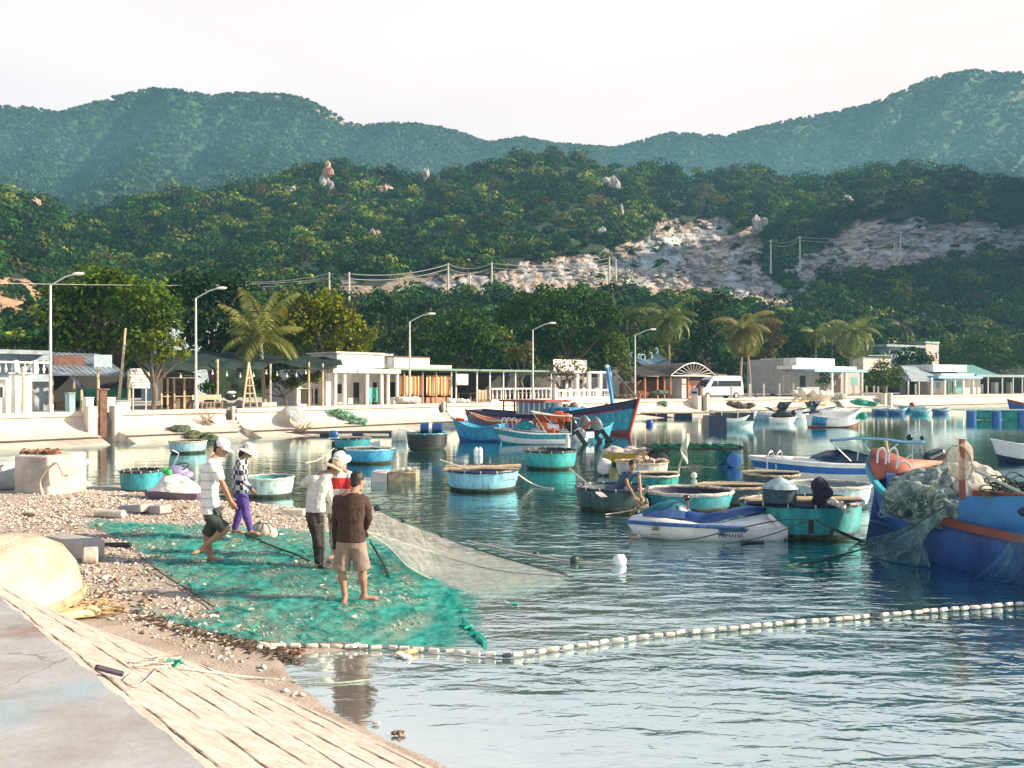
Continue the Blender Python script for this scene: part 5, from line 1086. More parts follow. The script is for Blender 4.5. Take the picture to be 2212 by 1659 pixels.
# ---------- green net ----------
def alpha_mat(name, c1, c2, a0, a1, scale, rough=.8, stretch=(1,1,1), transl=.35, strand=0):
    m = bpy.data.materials.new(name); m.use_nodes = True; MC[name] = m; N = m.node_tree.nodes; L = m.node_tree.links; N.remove(N['Principled BSDF'])
    tc = N.new('ShaderNodeTexCoord'); mp = N.new('ShaderNodeMapping'); mp.inputs['Scale'].default_value = stretch; L.new(tc.outputs['Object'], mp.inputs[0])
    n = N.new('ShaderNodeTexNoise'); n.inputs['Scale'].default_value = scale; n.inputs['Detail'].default_value = 7; n.inputs['Roughness'].default_value = .7; L.new(mp.outputs[0], n.inputs[0])
    n2 = N.new('ShaderNodeTexNoise'); n2.inputs['Scale'].default_value = scale*4.3; n2.inputs['Detail'].default_value = 4; L.new(mp.outputs[0], n2.inputs[0])
    cr = N.new('ShaderNodeValToRGB'); cr.color_ramp.elements[0].color = (*c1,1); cr.color_ramp.elements[1].color = (*c2,1); cr.color_ramp.elements[0].position = .38; cr.color_ramp.elements[1].position = .62; L.new(n2.outputs[0], cr.inputs[0])
    d = N.new('ShaderNodeBsdfDiffuse'); t_ = N.new('ShaderNodeBsdfTranslucent'); L.new(cr.outputs[0], d.inputs[0]); L.new(cr.outputs[0], t_.inputs[0])
    m1 = N.new('ShaderNodeMixShader'); m1.inputs[0].default_value = transl; L.new(d.outputs[0], m1.inputs[1]); L.new(t_.outputs[0], m1.inputs[2])
    tr = N.new('ShaderNodeBsdfTransparent'); mr = N.new('ShaderNodeMapRange'); mr.inputs['From Min'].default_value = .35; mr.inputs['From Max'].default_value = .65; mr.inputs['To Min'].default_value = a0; mr.inputs['To Max'].default_value = a1; L.new(n.outputs[0], mr.inputs[0])
    m2 = N.new('ShaderNodeMixShader'); L.new(mr.outputs[0], m2.inputs[0]); L.new(tr.outputs[0], m2.inputs[1]); L.new(m1.outputs[0], m2.inputs[2]); L.new(m2.outputs[0], N['Material Output'].inputs[0]); return m
mnet = alpha_mat('emerald_net', (.01,.27,.24), (.10,.52,.44), .14, .93, 1.9, stretch=(1,.6,1))
NETP = [(178,1137),(215,1124),(300,1133),(430,1133),(540,1142),(640,1148),(720,1153),(800,1160),(860,1200),(920,1240),(972,1270),(1004,1284),(990,1300),(1014,1316),(988,1332),(1006,1350),(980,1366),(1000,1384),(970,1398),(900,1403),(740,1400),(600,1397),(540,1388),(450,1368),(360,1343),(280,1320),(282,1313),(370,1330),(440,1342),(474,1336),(462,1312),(415,1280),(352,1240),(300,1198),(270,1172),(225,1152)]
def netmesh(name, pl_, m, res, h, parent, wr=.03, zmin=.008):
    ps = [B(x, y) for x, y in pl_]; x0, x1 = min(p.x for p in ps), max(p.x for p in ps); y0, y1 = min(p.y for p in ps), max(p.y for p in ps)
    gx = np.arange(x0, x1, res); gy = np.arange(y0, y1, res); XX, YY = np.meshgrid(gx, gy); pw = [(p.x, p.y) for p in ps]
    Z = np.maximum(beach_z(XX, YY), zmin); ins = np.zeros(XX.shape, bool)
    for i in range(len(pw)):
        (a0, b0), (a1, b1) = pw[i], pw[(i+1) % len(pw)]; ins ^= ((b0 > YY) != (b1 > YY)) & (XX < (a1-a0)*(YY-b0)/((b1-b0) or 1e-9)+a0)
    for i in range(XX.shape[0]):
        for j in range(XX.shape[1]):
            if ins[i, j]:
                x, y = XX[i, j], YY[i, j]; rg = 1-abs(fbm(x*1.3+y*.5, y*3.2, 2, 4))*2.2; r2_ = fbm(x*5, y*9, 4, 3); Z[i, j] += h+wr*max(0, rg)**3+wr*.45*r2_+wr*1.6*max(0, fbm(x*9, y*11, 6, 2)-.35)
    idx = -np.ones(XX.shape, int); keep = ins.copy(); idx[keep] = np.arange(keep.sum()); vs = np.stack([XX[keep], YY[keep], Z[keep]], -1); fs = []
    q = np.stack([idx[:-1,:-1], idx[:-1,1:], idx[1:,1:], idx[1:,:-1]], -1).reshape(-1, 4); q = q[(q >= 0).all(1)]
    org = parent.matrix_world.translation; return rawmesh(name, vs-np.array(org), q, m, None, parent=parent, smooth=True)
t = thing('fishing_net', 'emerald green net spread flat over the beach under the fishermen', 'net', B(620, 1290)); netmesh('netting', NETP, mnet, .03, .028, t, .026)
netmesh('sunken_edge', [(960,1262),(1012,1280),(1040,1292),(1034,1318),(1046,1340),(1036,1366),(1056,1396),(1000,1401),(940,1400),(930,1340)], alpha_mat('wet_green_net', (.02,.24,.22), (.06,.38,.33), .05, .45, 2.5, transl=.2), .05, .004, t, .006)
mb = MB(); r2 = random.Random(31)
for k in range(16):
    x0, y0 = r2.uniform(330, 880), r2.uniform(1160, 1375); x0 = max(x0, 330+(y0-1190)*.75); dx = r2.uniform(40, 130); pp = [B(x0+dx*i/5, y0+r2.uniform(-5,5)+i*r2.uniform(-1.5,2.5), .035) for i in range(6)]; pp = [p for p in pp if True]; mb.tube(smoothpath(pp, 4), [.004]+[r2.uniform(.01,.026) for _ in range(len(smoothpath(pp, 4))-2)]+[.004], 6)
mb.build('folds', mnet, t)
mr_ = mat('dark_net_rope', (.03,.09,.07), .8, .2, 20)
MB().tube(smoothpath([B(530,1153,.06), B(590,1180,.07), B(640,1198,.08), B(668,1212,.08)]), .018, 6).build('rope', mr_, t)
MB().tube(smoothpath([B(800,1170,.3), B(818,1200,.1), B(832,1225,.06), B(840,1245,.06)]), .02, 6).build('rope', mr_, t)
MB().tube(smoothpath([B(300,1198,.04), B(352,1240,.04), B(415,1280,.04), B(462,1312,.04)]), .010, 5).build('rope', mr_, t)
mb = MB(); r2 = random.Random(21); mcr = mat('crumpled_green_plastic', (.02,.48,.38), .3, .25, 12, .01, transl=.3)
for _ in range(30):
    tt = r2.random(); p = G(lerp(955, 1048, tt)+r2.uniform(-28, 28)*(1-tt), lerp(1290, 1388, tt)+r2.uniform(-8, 8), .02); mb.rock(p, (r2.uniform(.05,.20), r2.uniform(.03,.09), r2.uniform(.02,.06)), r2.randint(0, 9999))
mb.tube([G(1000,1335,.02), G(1025,1365,.02), G(1048,1393,.02)], [.02,.014,.03], 6)
tc_ = thing('net_end', 'bright crumpled end of the green net floating in the shallows', 'net', G(1000, 1335)); mb.build('bunch', mcr, tc_)
mp_ = mat('pale_net_rope', (.36,.40,.36), .8)
# pale net in the water and lifted in the hands
mpale = alpha_mat('pale_net', (.50,.47,.44), (.74,.68,.64), .18, .58, 2.2, transl=.5); mpale3 = alpha_mat('hanging_net', (.55,.52,.48), (.74,.70,.66), .08, .34, 5, transl=.5); mpale2 = alpha_mat('sunk_pale_net', (.28,.42,.38), (.48,.56,.52), .15, .62, 1.3, transl=.2)
t = thing('fishing_net', 'pale translucent net being lifted out of the water by the group', 'net', G(900, 1200))
top = [P(788,1082,11.6), P(850,1118,12.6), P(905,1140,13.6), P(950,1158,14.6), G(1010,1180,.05), G(1100,1208,.02), G(1225,1242,.01)]
bot = [P(792,1148,10.9), P(838,1180,11.4), P(880,1222,11.5), G(930,1250,.04), G(985,1268,.02), G(1075,1274,.01), G(1205,1252,.01)]
T_, B_ = smoothpath(top, 6), smoothpath(bot, 6)
def fn(u, v):
    i = u*(len(T_)-1); i0 = min(int(i), len(T_)-2); a = T_[i0].lerp(T_[i0+1], i-i0); b = B_[i0].lerp(B_[i0+1], i-i0); p = a.lerp(b, v)
    p.z = max(p.z-.22*math.sin(math.pi*v)*(1-u)**1.0*max(0,p.z)+.03*fbm(u*12, v*9, 0, 3)*(1-u*.8), .012+.004*v); return p
MB().grid(fn, 60, 24).build('netting', mpale, t)
MB().tube(T_, .016, 6).build('head_rope', mr_, t); MB().tube(B_[:22], .010, 5).build('edge_cord', mp_, t)
MB().tube([fn(u/20, .45)+V(0,0,.01) for u in range(21)], .009, 5).build('cord', mp_, t)
for k, (x, y) in enumerate(((815,1098),(868,1124),(952,1158))): MB().ball(P(x, y, (11.9,12.9,14.6)[k]), .045, 8, 6, (1.6,1,1)).build('float', mat('dark_float', (.03,.05,.05), .5), t)
netmesh('submerged_netting', [(800,1160),(860,1168),(960,1185),(1080,1205),(1150,1225),(1215,1250),(1235,1262),(1180,1280),(1120,1294),(1040,1300),(960,1280),(880,1235)], mpale2, .05, .004, t, .006)
t = thing('fishing_net', 'pale net hanging down between the man in white and the man in brown', 'net', B(700, 1225))
MB().grid(lambda u, v: P(lerp(lerp(694,700,v), lerp(716,724,v), u)+3*math.sin(u*9+v*4), lerp(1085, 1226, v), 12.0+.05*math.sin(u*12)+.1*v), 14, 14).build('netting', mpale3, t)
# float line
t = thing('float_line', 'long rope of white cylindrical floats curving from the beach out across the water', 'float line', G(1100, 1415))
fl = smoothpath([B(560,1392,.03), B(610,1396,.03), G(720,1398,.02), G(840,1401,.02), G(960,1408,.02), G(1060,1416,.02), G(1120,1415,.02), G(1250,1396,.02), G(1400,1376,.02), G(1560,1360,.02), G(1700,1347,.02), G(1850,1335,.02), G(2000,1322,.02), G(2120,1312,.02), G(2212,1305,.02), G(2330,1298,.02), G(2700,1290,.02), G(3100,1300,.02)], 30)
MB().tube(fl, .009, 5).build('line', mat('float_line_cord', (.22,.2,.18), .8), t)
FB = MB(); acc = 0; nxt = .05; nf = 0; r2 = random.Random(2); mfl = mat('ivory_float', (.68,.62,.53), .5, .1, 10)
for a, b_ in zip(fl, fl[1:]):
    acc += (b_-a).length
    if acc >= nxt:
        d_ = (b_-a).normalized(); Lh = r2.uniform(.045, .07)*(1.15 if a.x > 0 else 1); c = a+V(r2.uniform(-.005,.005), r2.uniform(-.02,.02), .012); e = (d_+V(0, r2.uniform(-.25,.25), 0)).normalized()
        if nf % 31 == 17: mm_ = MC['dark_float']
        else: mm_ = mfl
        fb = MB() if nf < 96 else FB
        fb.tube([c-e*Lh, c-e*Lh*.8, c+e*Lh*.8, c+e*Lh], [.014,.026,.026,.014], 9); nf += 1; nxt = acc+Lh*2+r2.uniform(.0, .035)*(1.5 if a.x < 0 else 1)
        if nf <= 96: fb.build('float', mm_, t)
if FB.v: tag(FB.build('floats', mfl, t), kind='stuff')
# ---------- people ----------
mskin = mat('tanned_skin', (.36,.20,.13), .6, .08, 8); mskin2 = mat('brown_skin', (.24,.13,.085), .6, .08, 8); mhair = mat('black_hair', (.02,.016,.014), .6, .2, 30, .003)
meye = mat('eye_white', (.6,.58,.55), .3); mlip = mat('lips', (.30,.12,.09), .6)
def chain(mb, pts, rs, n=10):
    """tapered limb with rounded joints"""
    pts = [Vector(p) for p in pts]
    for i in range(len(pts)-1):
        mb.tube([pts[i], pts[i].lerp(pts[i+1], .35), pts[i].lerp(pts[i+1], .7), pts[i+1]], [rs[i], rs[i]*1.0+.12*(rs[i]-rs[i+1]), lerp(rs[i], rs[i+1], .75), rs[i+1]], n)
    for p, r in zip(pts, rs): mb.ball(p, r, n, 7)
    return mb
def bodyring(c, side, w, d, n=18):
    side = side.normalized(); fwd = Vector((-side.y, side.x, 0)).normalized(); return [c+side*w*math.cos(2*math.pi*j/n)+fwd*d*math.sin(2*math.pi*j/n) for j in range(n)]
def remesh(o_, vox=.010, sm=3):
    r_ = o_.modifiers.new('r', 'REMESH'); r_.mode = 'VOXEL'; r_.voxel_size = vox; r_.use_smooth_shade = True
    s_ = o_.modifiers.new('s', 'SMOOTH'); s_.iterations = sm; s_.factor = .5
def hand(mb, w, d, back, sgn=1, s=1.0, curl=.6):
    """palm and five bent fingers; w wrist, d pointing direction, back = back-of-hand normal"""
    d = d.normalized(); x = d.cross(back).normalized(); nrm = x.cross(d)
    mb.ball(w+d*.045*s, .042*s, 10, 7, (1,1,1), M=Matrix((x, d, nrm)).transposed()@Matrix.Diagonal((.95,1.15,.42)))
    for k in range(4):
        b0 = w+d*.078*s+x*(k-1.5)*.021*s; L_ = (.062,.075,.07,.055)[k]*s; c_ = curl*(.8+.12*k)
        p1 = b0+(d*math.cos(c_*.4)-nrm*math.sin(c_*.4))*L_*.5; p2 = p1+(d*math.cos(c_)-nrm*math.sin(c_))*L_*.32; p3 = p2+(d*math.cos(c_*1.7)-nrm*math.sin(c_*1.7))*L_*.3
        chain(mb, [b0, p1, p2, p3], [.0105*s,.0095*s,.0088*s,.0078*s], 7)
    t0 = w+d*.03*s+x*sgn*.034*s; t1 = t0+(d*.6+x*sgn*.7-nrm*.3).normalized()*.035*s; t2 = t1+(d*.85+x*sgn*.25-nrm*.45).normalized()*.03*s
    chain(mb, [t0, t1, t2], [.0135*s,.0115*s,.009*s], 7)
def foot(mb, ank, d, s=1.0, up=0.0):
    d = Vector((d[0], d[1], 0)).normalized(); pv = Vector((0,0,1)); heel = ank-d*.035*s-pv*.055*s; ball_ = ank+d*.13*s-pv*(.062-up)*s
    chain(mb, [ank-pv*.01, heel], [.042*s,.036*s]); chain(mb, [heel, lerp(heel, ball_, .5)+pv*.014, ball_], [.034*s,.030*s,.034*s]); side = d.cross(pv)
    for k in range(5):
        b0 = ball_+side*(k-2)*.018*s; chain(mb, [b0, b0+d*(.05-.006*abs(k-.8))*s-pv*.006], [.014*s,.010*s], 6)
def headpart(mb, c, f, up, s=1.0):
    """skull, jaw, nose, ears, neck base; f = gaze direction"""
    f = f.normalized(); r_ = f.cross(up).normalized(); u = r_.cross(f)
    Mx = Matrix((r_, f, u)).transposed()
    mb.ball(c+u*.02*s-f*.01*s, .098*s, 16, 11, M=Mx@Matrix.Diagonal((.80,.98,1.0)))
    mb.ball(c-u*.055*s+f*.028*s, .062*s, 12, 8, M=Mx@Matrix.Diagonal((.82,.9,.95)))
    chain(mb, [c+f*.083*s+u*.012*s, c+f*.104*s-u*.022*s], [.010*s,.015*s], 7); mb.ball(c+f*.082*s+u*.026*s, .03*s, 8, 6, M=Mx@Matrix.Diagonal((1.9,.5,.35)))
    mb.ball(c+f*.085*s-u*.083*s, .022*s, 8, 6); mb.ball(c+f*.083*s-u*.05*s, .02*s, 8, 6, M=Mx@Matrix.Diagonal((1.4,.7,.6)))
    for sg in (-1, 1): mb.ball(c+r_*sg*.082*s-u*.01*s-f*.008*s, .028*s, 8, 6, M=Mx@Matrix.Diagonal((.4,.7,1.05)))
    return r_, u
def face(c, f, up, s, t):
    r_ = f.cross(up).normalized(); u = r_.cross(f)
    for sg in (-1, 1):
        e = MB().ball(c+f*.082*s+r_*sg*.030*s+u*.008*s, .012*s, 8, 6).build('eye', meye, t); MB().ball(c+f*.091*s+r_*sg*.030*s+u*.007*s, .006*s, 6, 5).build('pupil', mhair, e)
    MB().tube([c+f*.094*s-u*.050*s-r_*.022*s, c+f*.099*s-u*.049*s, c+f*.094*s-u*.050*s+r_*.022*s], .006*s, 6).build('mouth', mlip, t)
def hairpart(c, f, up, t, s=1.0, long=0.0, m=None):
    r_ = f.cross(up).normalized(); u = r_.cross(f); Mx = Matrix((r_, f, u)).transposed(); mb = MB(); rg = random.Random(int(c.x*1000) % 997)
    mb.ball(c+u*.036*s-f*.026*s, .101*s, 16, 11, M=Mx@Matrix.Diagonal((.86,.95,.95))); mb.ball(c-u*.02*s-f*.055*s, .07*s, 12, 8, M=Mx@Matrix.Diagonal((1.05,.6,1.0)))
    for _ in range(60):
        a = rg.uniform(0, 6.28); e = rg.uniform(.1, 1.4); d_ = (r_*math.cos(a)*math.cos(e)*.86+f*math.sin(a)*math.cos(e)*.95+u*math.sin(e)); mb.ball(c+u*.036*s-f*.028*s+d_*.092*s, .016*s, 6, 5)
    if long: mb.tube([c-f*.09*s, c-f*.10*s-u*.12*s, c-f*.09*s-u*.12*s-V(0,0,long)], [.06*s,.05*s,.025*s], 10)
    o_ = mb.build('hair', m or mhair, t); remesh(o_, .008, 2)
def hat(c, f, up, t, m, kind, s=1.0, m2=None):
    r_ = f.cross(up).normalized(); u = r_.cross(f); M4 = Matrix.Translation(c+u*.045*s)@Matrix((r_, f, u)).transposed().to_4x4()
    if kind == 'cap':
        o_ = MB().lathe([(.104*s,-.01),(.106*s,.03*s),(.092*s,.075*s),(.055*s,.103*s),(0,.11*s)], n=22, sx=.9, sy=1.02).xf(M4).build('cap', m, t); o_.modifiers.new('s','SOLIDIFY').thickness = .006
        b = MB().grid(lambda a, r: V(math.cos(lerp(.35, math.pi-.35, a))*.093*s*lerp(.98,.85,r), math.sin(lerp(.35, math.pi-.35, a))*.105*s+r*.085*s*math.sin(math.pi*a)**.5, -.008-.022*r*r), 14, 5).xf(M4).build('brim', m, o_); b.modifiers.new('s','SOLIDIFY').thickness = .005
    else:
        o_ = MB().lathe([(.106*s,-.01),(.103*s,.04*s),(.088*s,.085*s),(.05*s,.10*s),(0,.103*s)], n=24, sx=.92, sy=1.03).xf(M4).build('hat', m, t); o_.modifiers.new('s','SOLIDIFY').thickness = .006
        b = MB(); n_ = 40; rings = []
        for k in range(6):
            r = (.10+.078*k/5)*s; rings.append([V(r*math.cos(2*math.pi*j/n_)*.96, r*math.sin(2*math.pi*j/n_), -.008-.040*(k/5)**1.3+.010*(k/5)*math.sin(3*2*math.pi*j/n_+1)) for j in range(n_)])
        b.loft(rings, caps=False); b = b.xf(M4).build('brim', m, o_); b.modifiers.new('s','SOLIDIFY').thickness = .005
def person(lab, D, J, side, f, skin, shirt, pants, headwear=None, sleeve='long', leg='short', s=1.0, hemy=None, hair=True, facef=True, group=None, vox=.010, hands=True, curl=.6, feetdir=(1,0), tw=1.0, boots=None, footup=(0,0)):
    """J: name -> (photo x, photo y, depth offset m). Joints are world points."""
    W = {k: P(v[0], v[1], D+v[2]) for k, v in J.items()}; side = Vector(side).normalized(); f = Vector(f).normalized(); up = V(0,0,1)
    base = (W['al']+W['ar'])/2; base.z = min(W['al'].z, W['ar'].z)-.09; t = thing('person', lab, 'person', base, group=group)
    mb = MB(); pel, che, nk, hd = W['pelvis'], W['chest'], W['neck'], W['head']; mid = pel.lerp(che, .5)
    if 'mid' in W: mid = W['mid']
    sl_, sr_ = W['sl'], W['sr']
    mb.loft([bodyring(pel-V(0,0,.06), side, .13*s*tw, .10*s), bodyring(pel+V(0,0,.05), side, .145*s*tw, .105*s), bodyring(mid, side, .125*s*tw, .095*s), bodyring(che, side, .15*s*tw, .11*s), bodyring(nk-(nk-che)*.3, side, .125*s*tw, .075*s), bodyring(nk+V(0,0,.01), side, .055*s, .055*s)])
    chain(mb, [sl_, nk.lerp(sl_, .3), nk.lerp(sr_, .3), sr_], [.055*s,.06*s,.06*s,.055*s]); chain(mb, [nk-V(0,0,.03), hd-f*.02-V(0,0,.05)], [.056*s,.052*s])
    headpart(mb, hd, f, up, s)
    for a in 'lr':
        chain(mb, [W['s'+a], W['e'+a], W['w'+a]], [.050*s,.038*s,.026*s])
        if hands:
            dd = W['h'+a]-W['w'+a] if 'h'+a in W else W['w'+a]-W['e'+a]; bk = V(0,-.3,.5) if dd.normalized().z > -.8 else V(0,-1,0); hand(mb, W['w'+a], dd, bk, 1 if a == 'l' else -1, s, curl)
        chain(mb, [W['p'+a], W['k'+a], W['a'+a]], [.075*s,.052*s,.036*s]); ca = W['k'+a].lerp(W['a'+a], .28); mb.ball(ca-Vector((f.x, f.y, 0))*.012, .052*s, 10, 8, (1,1,1.7))
        fd = feetdir if not isinstance(feetdir, dict) else feetdir[a]; foot(mb, W['a'+a], fd, s, footup[0 if a == 'l' else 1])
    o_ = mb.build('body', skin, t); remesh(o_, vox*.8, 2)
    # shirt
    e = .016; mb = MB(); hem = W['hem'] if 'hem' in W else pel-V(0,0,.05)
    mb.loft([bodyring(hem, side, .168*s*tw, .125*s), bodyring(hem.lerp(mid, .4), side, .165*s*tw, .12*s), bodyring(mid, side, .152*s*tw, .115*s), bodyring(che, side, .172*s*tw, .13*s), bodyring(nk-(nk-che)*.25, side, .15*s*tw, .09*s), bodyring(nk-V(0,0,.0), side, .07*s, .068*s)])
    chain(mb, [sl_, nk.lerp(sl_, .35)-V(0,0,.03), nk.lerp(sr_, .35)-V(0,0,.03), sr_], [.068*s,.065*s,.065*s,.068*s])
    for a in 'lr':
        if sleeve == 'long': chain(mb, [W['s'+a], W['e'+a], W['e'+a].lerp(W['w'+a], .93)], [.068*s,.055*s,.040*s])
        elif sleeve == 'short': mb.tube([W['s'+a], W['s'+a].lerp(W['e'+a], .5), W['s'+a].lerp(W['e'+a], .88)], [.070*s,.068*s,.066*s], 12)
        else: mb.ball(W['s'+a], .062*s, 10, 7)
    o_ = mb.build('shirt', shirt, t); remesh(o_, vox, 3)
    dm = o_.modifiers.new('d', 'DISPLACE'); tx = bpy.data.textures.get('folds') or bpy.data.textures.new('folds', 'CLOUDS'); tx.noise_scale = .11; tx.noise_depth = 2; dm.texture = tx; dm.strength = .028; dm.mid_level = .5
    # trousers
    mb = MB(); mb.loft([bodyring(pel-V(0,0,.10), side, .145*s*tw, .115*s), bodyring(pel, side, .158*s*tw, .12*s), bodyring(pel+V(0,0,.09), side, .145*s*tw, .11*s)])
    for a in 'lr':
        if leg == 'short': mb.tube([W['p'+a]+V(0,0,.03), W['p'+a].lerp(W['k'+a], .5), W['p'+a].lerp(W['k'+a], .93)], [.095*s,.092*s,.088*s], 14)
        elif leg == 'loose': mb.tube([W['p'+a]+V(0,0,.03), W['p'+a].lerp(W['k'+a], .5), W['p'+a].lerp(W['k'+a], .98)], [.098*s,.105*s,.112*s], 14)
        else: chain(mb, [W['p'+a], W['k'+a], W['k'+a].lerp(W['a'+a], .55 if leg == 'crop' else .9)], [.092*s,.070*s,.058*s])
    o_ = mb.build('shorts' if leg in ('short','loose') else 'trousers', pants, t); remesh(o_, vox, 2); dm = o_.modifiers.new('d', 'DISPLACE'); dm.texture = tx if False else bpy.data.textures['folds']; dm.strength = .022
    if boots:
        mb = MB()
        for a in 'lr': chain(mb, [W['k'+a].lerp(W['a'+a], .45), W['a'+a]], [.058*s,.046*s]); d_ = Vector((feetdir[0], feetdir[1], 0)).normalized(); chain(mb, [W['a'+a]-V(0,0,.04), W['a'+a]+d_*.15-V(0,0,.05)], [.045*s,.04*s])
        o_ = mb.build('boots', boots, t); remesh(o_, vox, 2)
    if facef: face(hd, f, up, s, t)
    if hair: hairpart(hd, f, up, t, s, long=.14 if hair == 'long' else 0)
    if headwear: hat(hd+V(0,0,.0), f, (up-f*.15).normalized(), t, headwear[1], headwear[0], s)
    return t, W
mbs = mat('brown_long_sleeve', (.055,.026,.018), .85, .15, 8, .004); msh = mat('taupe_shorts', (.27,.20,.165), .85, .12, 8, .004)
# brown-shirted man, seen from behind, turned right
person('barefoot man in brown long-sleeved shirt and taupe shorts, seen from behind on the green net', 10.62,
 dict(pelvis=(758,1166,0), mid=(757,1130,0), chest=(757,1093,0), neck=(763,1064,0), head=(773,1040,.07), hem=(758,1170,0), sl=(729,1080,.0), sr=(788,1082,.03), el=(724,1126,.10), er=(796,1118,.06), wl=(742,1148,.26), wr=(789,1143,.16), hl=(752,1150,.34), hr=(793,1152,.22), pl=(743,1175,0), pr=(773,1175,0), kl=(737,1232,0), kr=(783,1231,.02), al=(745,1286,-.05), ar=(787,1284,.04)),
 (1,-.12,0), (.62,.74,-.30), mskin, mbs, msh, None, 'long', 'loose', 1.04, hair=True, facef=True, feetdir={'l':(.25,-1),'r':(.8,.5)} if False else {'l':(.1,-.9),'r':(.9,.25)}, tw=1.12)
# walking man
mws = bpy.data.materials.new('white_striped_shirt'); mws.use_nodes = True; N = mws.node_tree.nodes; L = mws.node_tree.links; tc = N.new('ShaderNodeTexCoord'); wv = N.new('ShaderNodeTexWave'); wv.bands_direction = 'Z'; wv.inputs['Scale'].default_value = 2.3; wv.inputs['Distortion'].default_value = .6; L.new(tc.outputs['Object'], wv.inputs[0]); cr = N.new('ShaderNodeValToRGB'); e_ = cr.color_ramp.elements; e_[0].color = (.74,.74,.73,1); e_[1].color = (.40,.50,.55,1); e_[0].position = .88; e_[1].position = .97; L.new(wv.outputs[1], cr.inputs[0]); L.new(cr.outputs[0], N['Principled BSDF'].inputs['Base Color']); N['Principled BSDF'].inputs['Roughness'].default_value = .85
mblk = mat('dark_grey_green_shorts', (.04,.052,.05), .85, .15, 8, .004)
person('man striding over the net in white striped T-shirt, white cap and dark shorts', 12.55,
 dict(pelvis=(459,1106,0), mid=(453,1068,0), chest=(455,1022,0), neck=(467,987,0), head=(477,969,.02), hem=(457,1108,0), sl=(456,1001,-.17), sr=(466,1000,.17), el=(480,1042,-.20), er=(478,1042,.22), wl=(499,1083,-.16), wr=(494,1078,.26), hl=(506,1097,-.14), hr=(503,1090,.26), pl=(452,1118,-.09), pr=(468,1116,.09), kl=(489,1143,-.10), kr=(446,1158,.06), al=(440,1181,-.12), ar=(456,1200,.08)),
 (.12,-1,0), (.93,-.05,-.38), mskin, mws, mblk, ('cap', mwhite), 'short', 'short', 1.10, hair=True, feetdir={'l':(-.35,-.35),'r':(1,-.1)}, tw=1.08, footup=(.0,0))
# woman in plaid
mpl = bpy.data.materials.new('navy_plaid_shirt'); mpl.use_nodes = True; N = mpl.node_tree.nodes; L = mpl.node_tree.links; tc = N.new('ShaderNodeTexCoord'); ck = N.new('ShaderNodeTexChecker'); ck.inputs['Scale'].default_value = 11; ck.inputs['Color1'].default_value = (.03,.03,.07,1); ck.inputs['Color2'].default_value = (.50,.50,.52,1); L.new(tc.outputs['Object'], ck.inputs[0]); L.new(ck.outputs[0], N['Principled BSDF'].inputs['Base Color']); N['Principled BSDF'].inputs['Roughness'].default_value = .85
mpur = mat('purple_trousers', (.085,.045,.26), .8, .12, 8, .004)
person('walking woman in navy and white plaid shirt, white bucket hat and purple trousers', 14.5,
 dict(pelvis=(521,1072,0), mid=(519,1046,0), chest=(519,1014,0), neck=(527,987,0), head=(536,974,.02), hem=(521,1064,0), sl=(518,998,-.14), sr=(524,997,.14), el=(524,1036,-.20), er=(512,1034,.2), wl=(543,1056,-.16), wr=(506,1058,.2), hl=(550,1066,-.14), hr=(505,1066,.2), pl=(526,1078,-.08), pr=(519,1078,.08), kl=(531,1106,-.08), kr=(516,1112,.06), al=(541,1145,-.1), ar=(507,1142,.06)),
 (.1,-1,0), (.9,-.1,-.42), mskin, mpl, mpur, ('hat', mat('white_hat_cloth', (.78,.76,.72), .85, .08, 9)), 'long', 'long', 1.0, hair='long', feetdir=(1,-.1), tw=1.0)
# man in off-white shirt with straw-coloured hat
mow = mat('off_white_shirt', (.60,.59,.55), .85, .08, 8, .004, col2=(.50,.49,.45)); mdt = mat('black_wet_trousers', (.025,.02,.02), .6, .2, 6, .004); mhatb = mat('beige_patterned_hat', (.56,.42,.30), .85, .3, 16)
person('man in off-white shirt, beige sun hat and black trousers bending over the net', 12.45,
 dict(pelvis=(681,1112,0), mid=(682,1078,0), chest=(690,1042,0), neck=(704,1020,.02), head=(721,1010,.08), hem=(681,1105,0), sl=(677,1035,-.06), sr=(705,1036,.10), el=(655,1046,.05), er=(712,1070,.12), wl=(664,1034,.30), wr=(722,1098,.20), hl=(670,1032,.38), hr=(726,1108,.24), pl=(676,1120,-.08), pr=(686,1120,.08), kl=(684,1165,-.05), kr=(692,1163,.08), al=(688,1216,-.02), ar=(694,1212,.10)),
 (.75,-.6,0), (.80,.25,-.48), mskin, mow, mdt, ('hat', mhatb), 'long', 'long', 1.03, hair=True, feetdir=(.9,.2), boots=mat('rubber_boots', (.015,.015,.018), .35), tw=1.12)
# man in red and white
mrw2 = bpy.data.materials.new('red_white_shirt'); mrw2.use_nodes = True; N = mrw2.node_tree.nodes; L = mrw2.node_tree.links; tc = N.new('ShaderNodeTexCoord'); sx_ = N.new('ShaderNodeSeparateXYZ'); L.new(tc.outputs['Object'], sx_.inputs[0]); cr = N.new('ShaderNodeValToRGB'); e_ = cr.color_ramp.elements; e_[0].color = (.62,.56,.53,1); e_[1].color = (.60,.035,.03,1); e_[0].position = .0; e_[1].position = .585; cr.color_ramp.interpolation = 'CONSTANT'; x_ = e_.new(.675); x_.color = (.66,.60,.57,1)
mrg = N.new('ShaderNodeMapRange'); mrg.inputs['From Max'].default_value = 2.0; L.new(sx_.outputs[2], mrg.inputs[0]); L.new(mrg.outputs[0], cr.inputs[0]); L.new(cr.outputs[0], N['Principled BSDF'].inputs['Base Color']); N['Principled BSDF'].inputs['Roughness'].default_value = .8
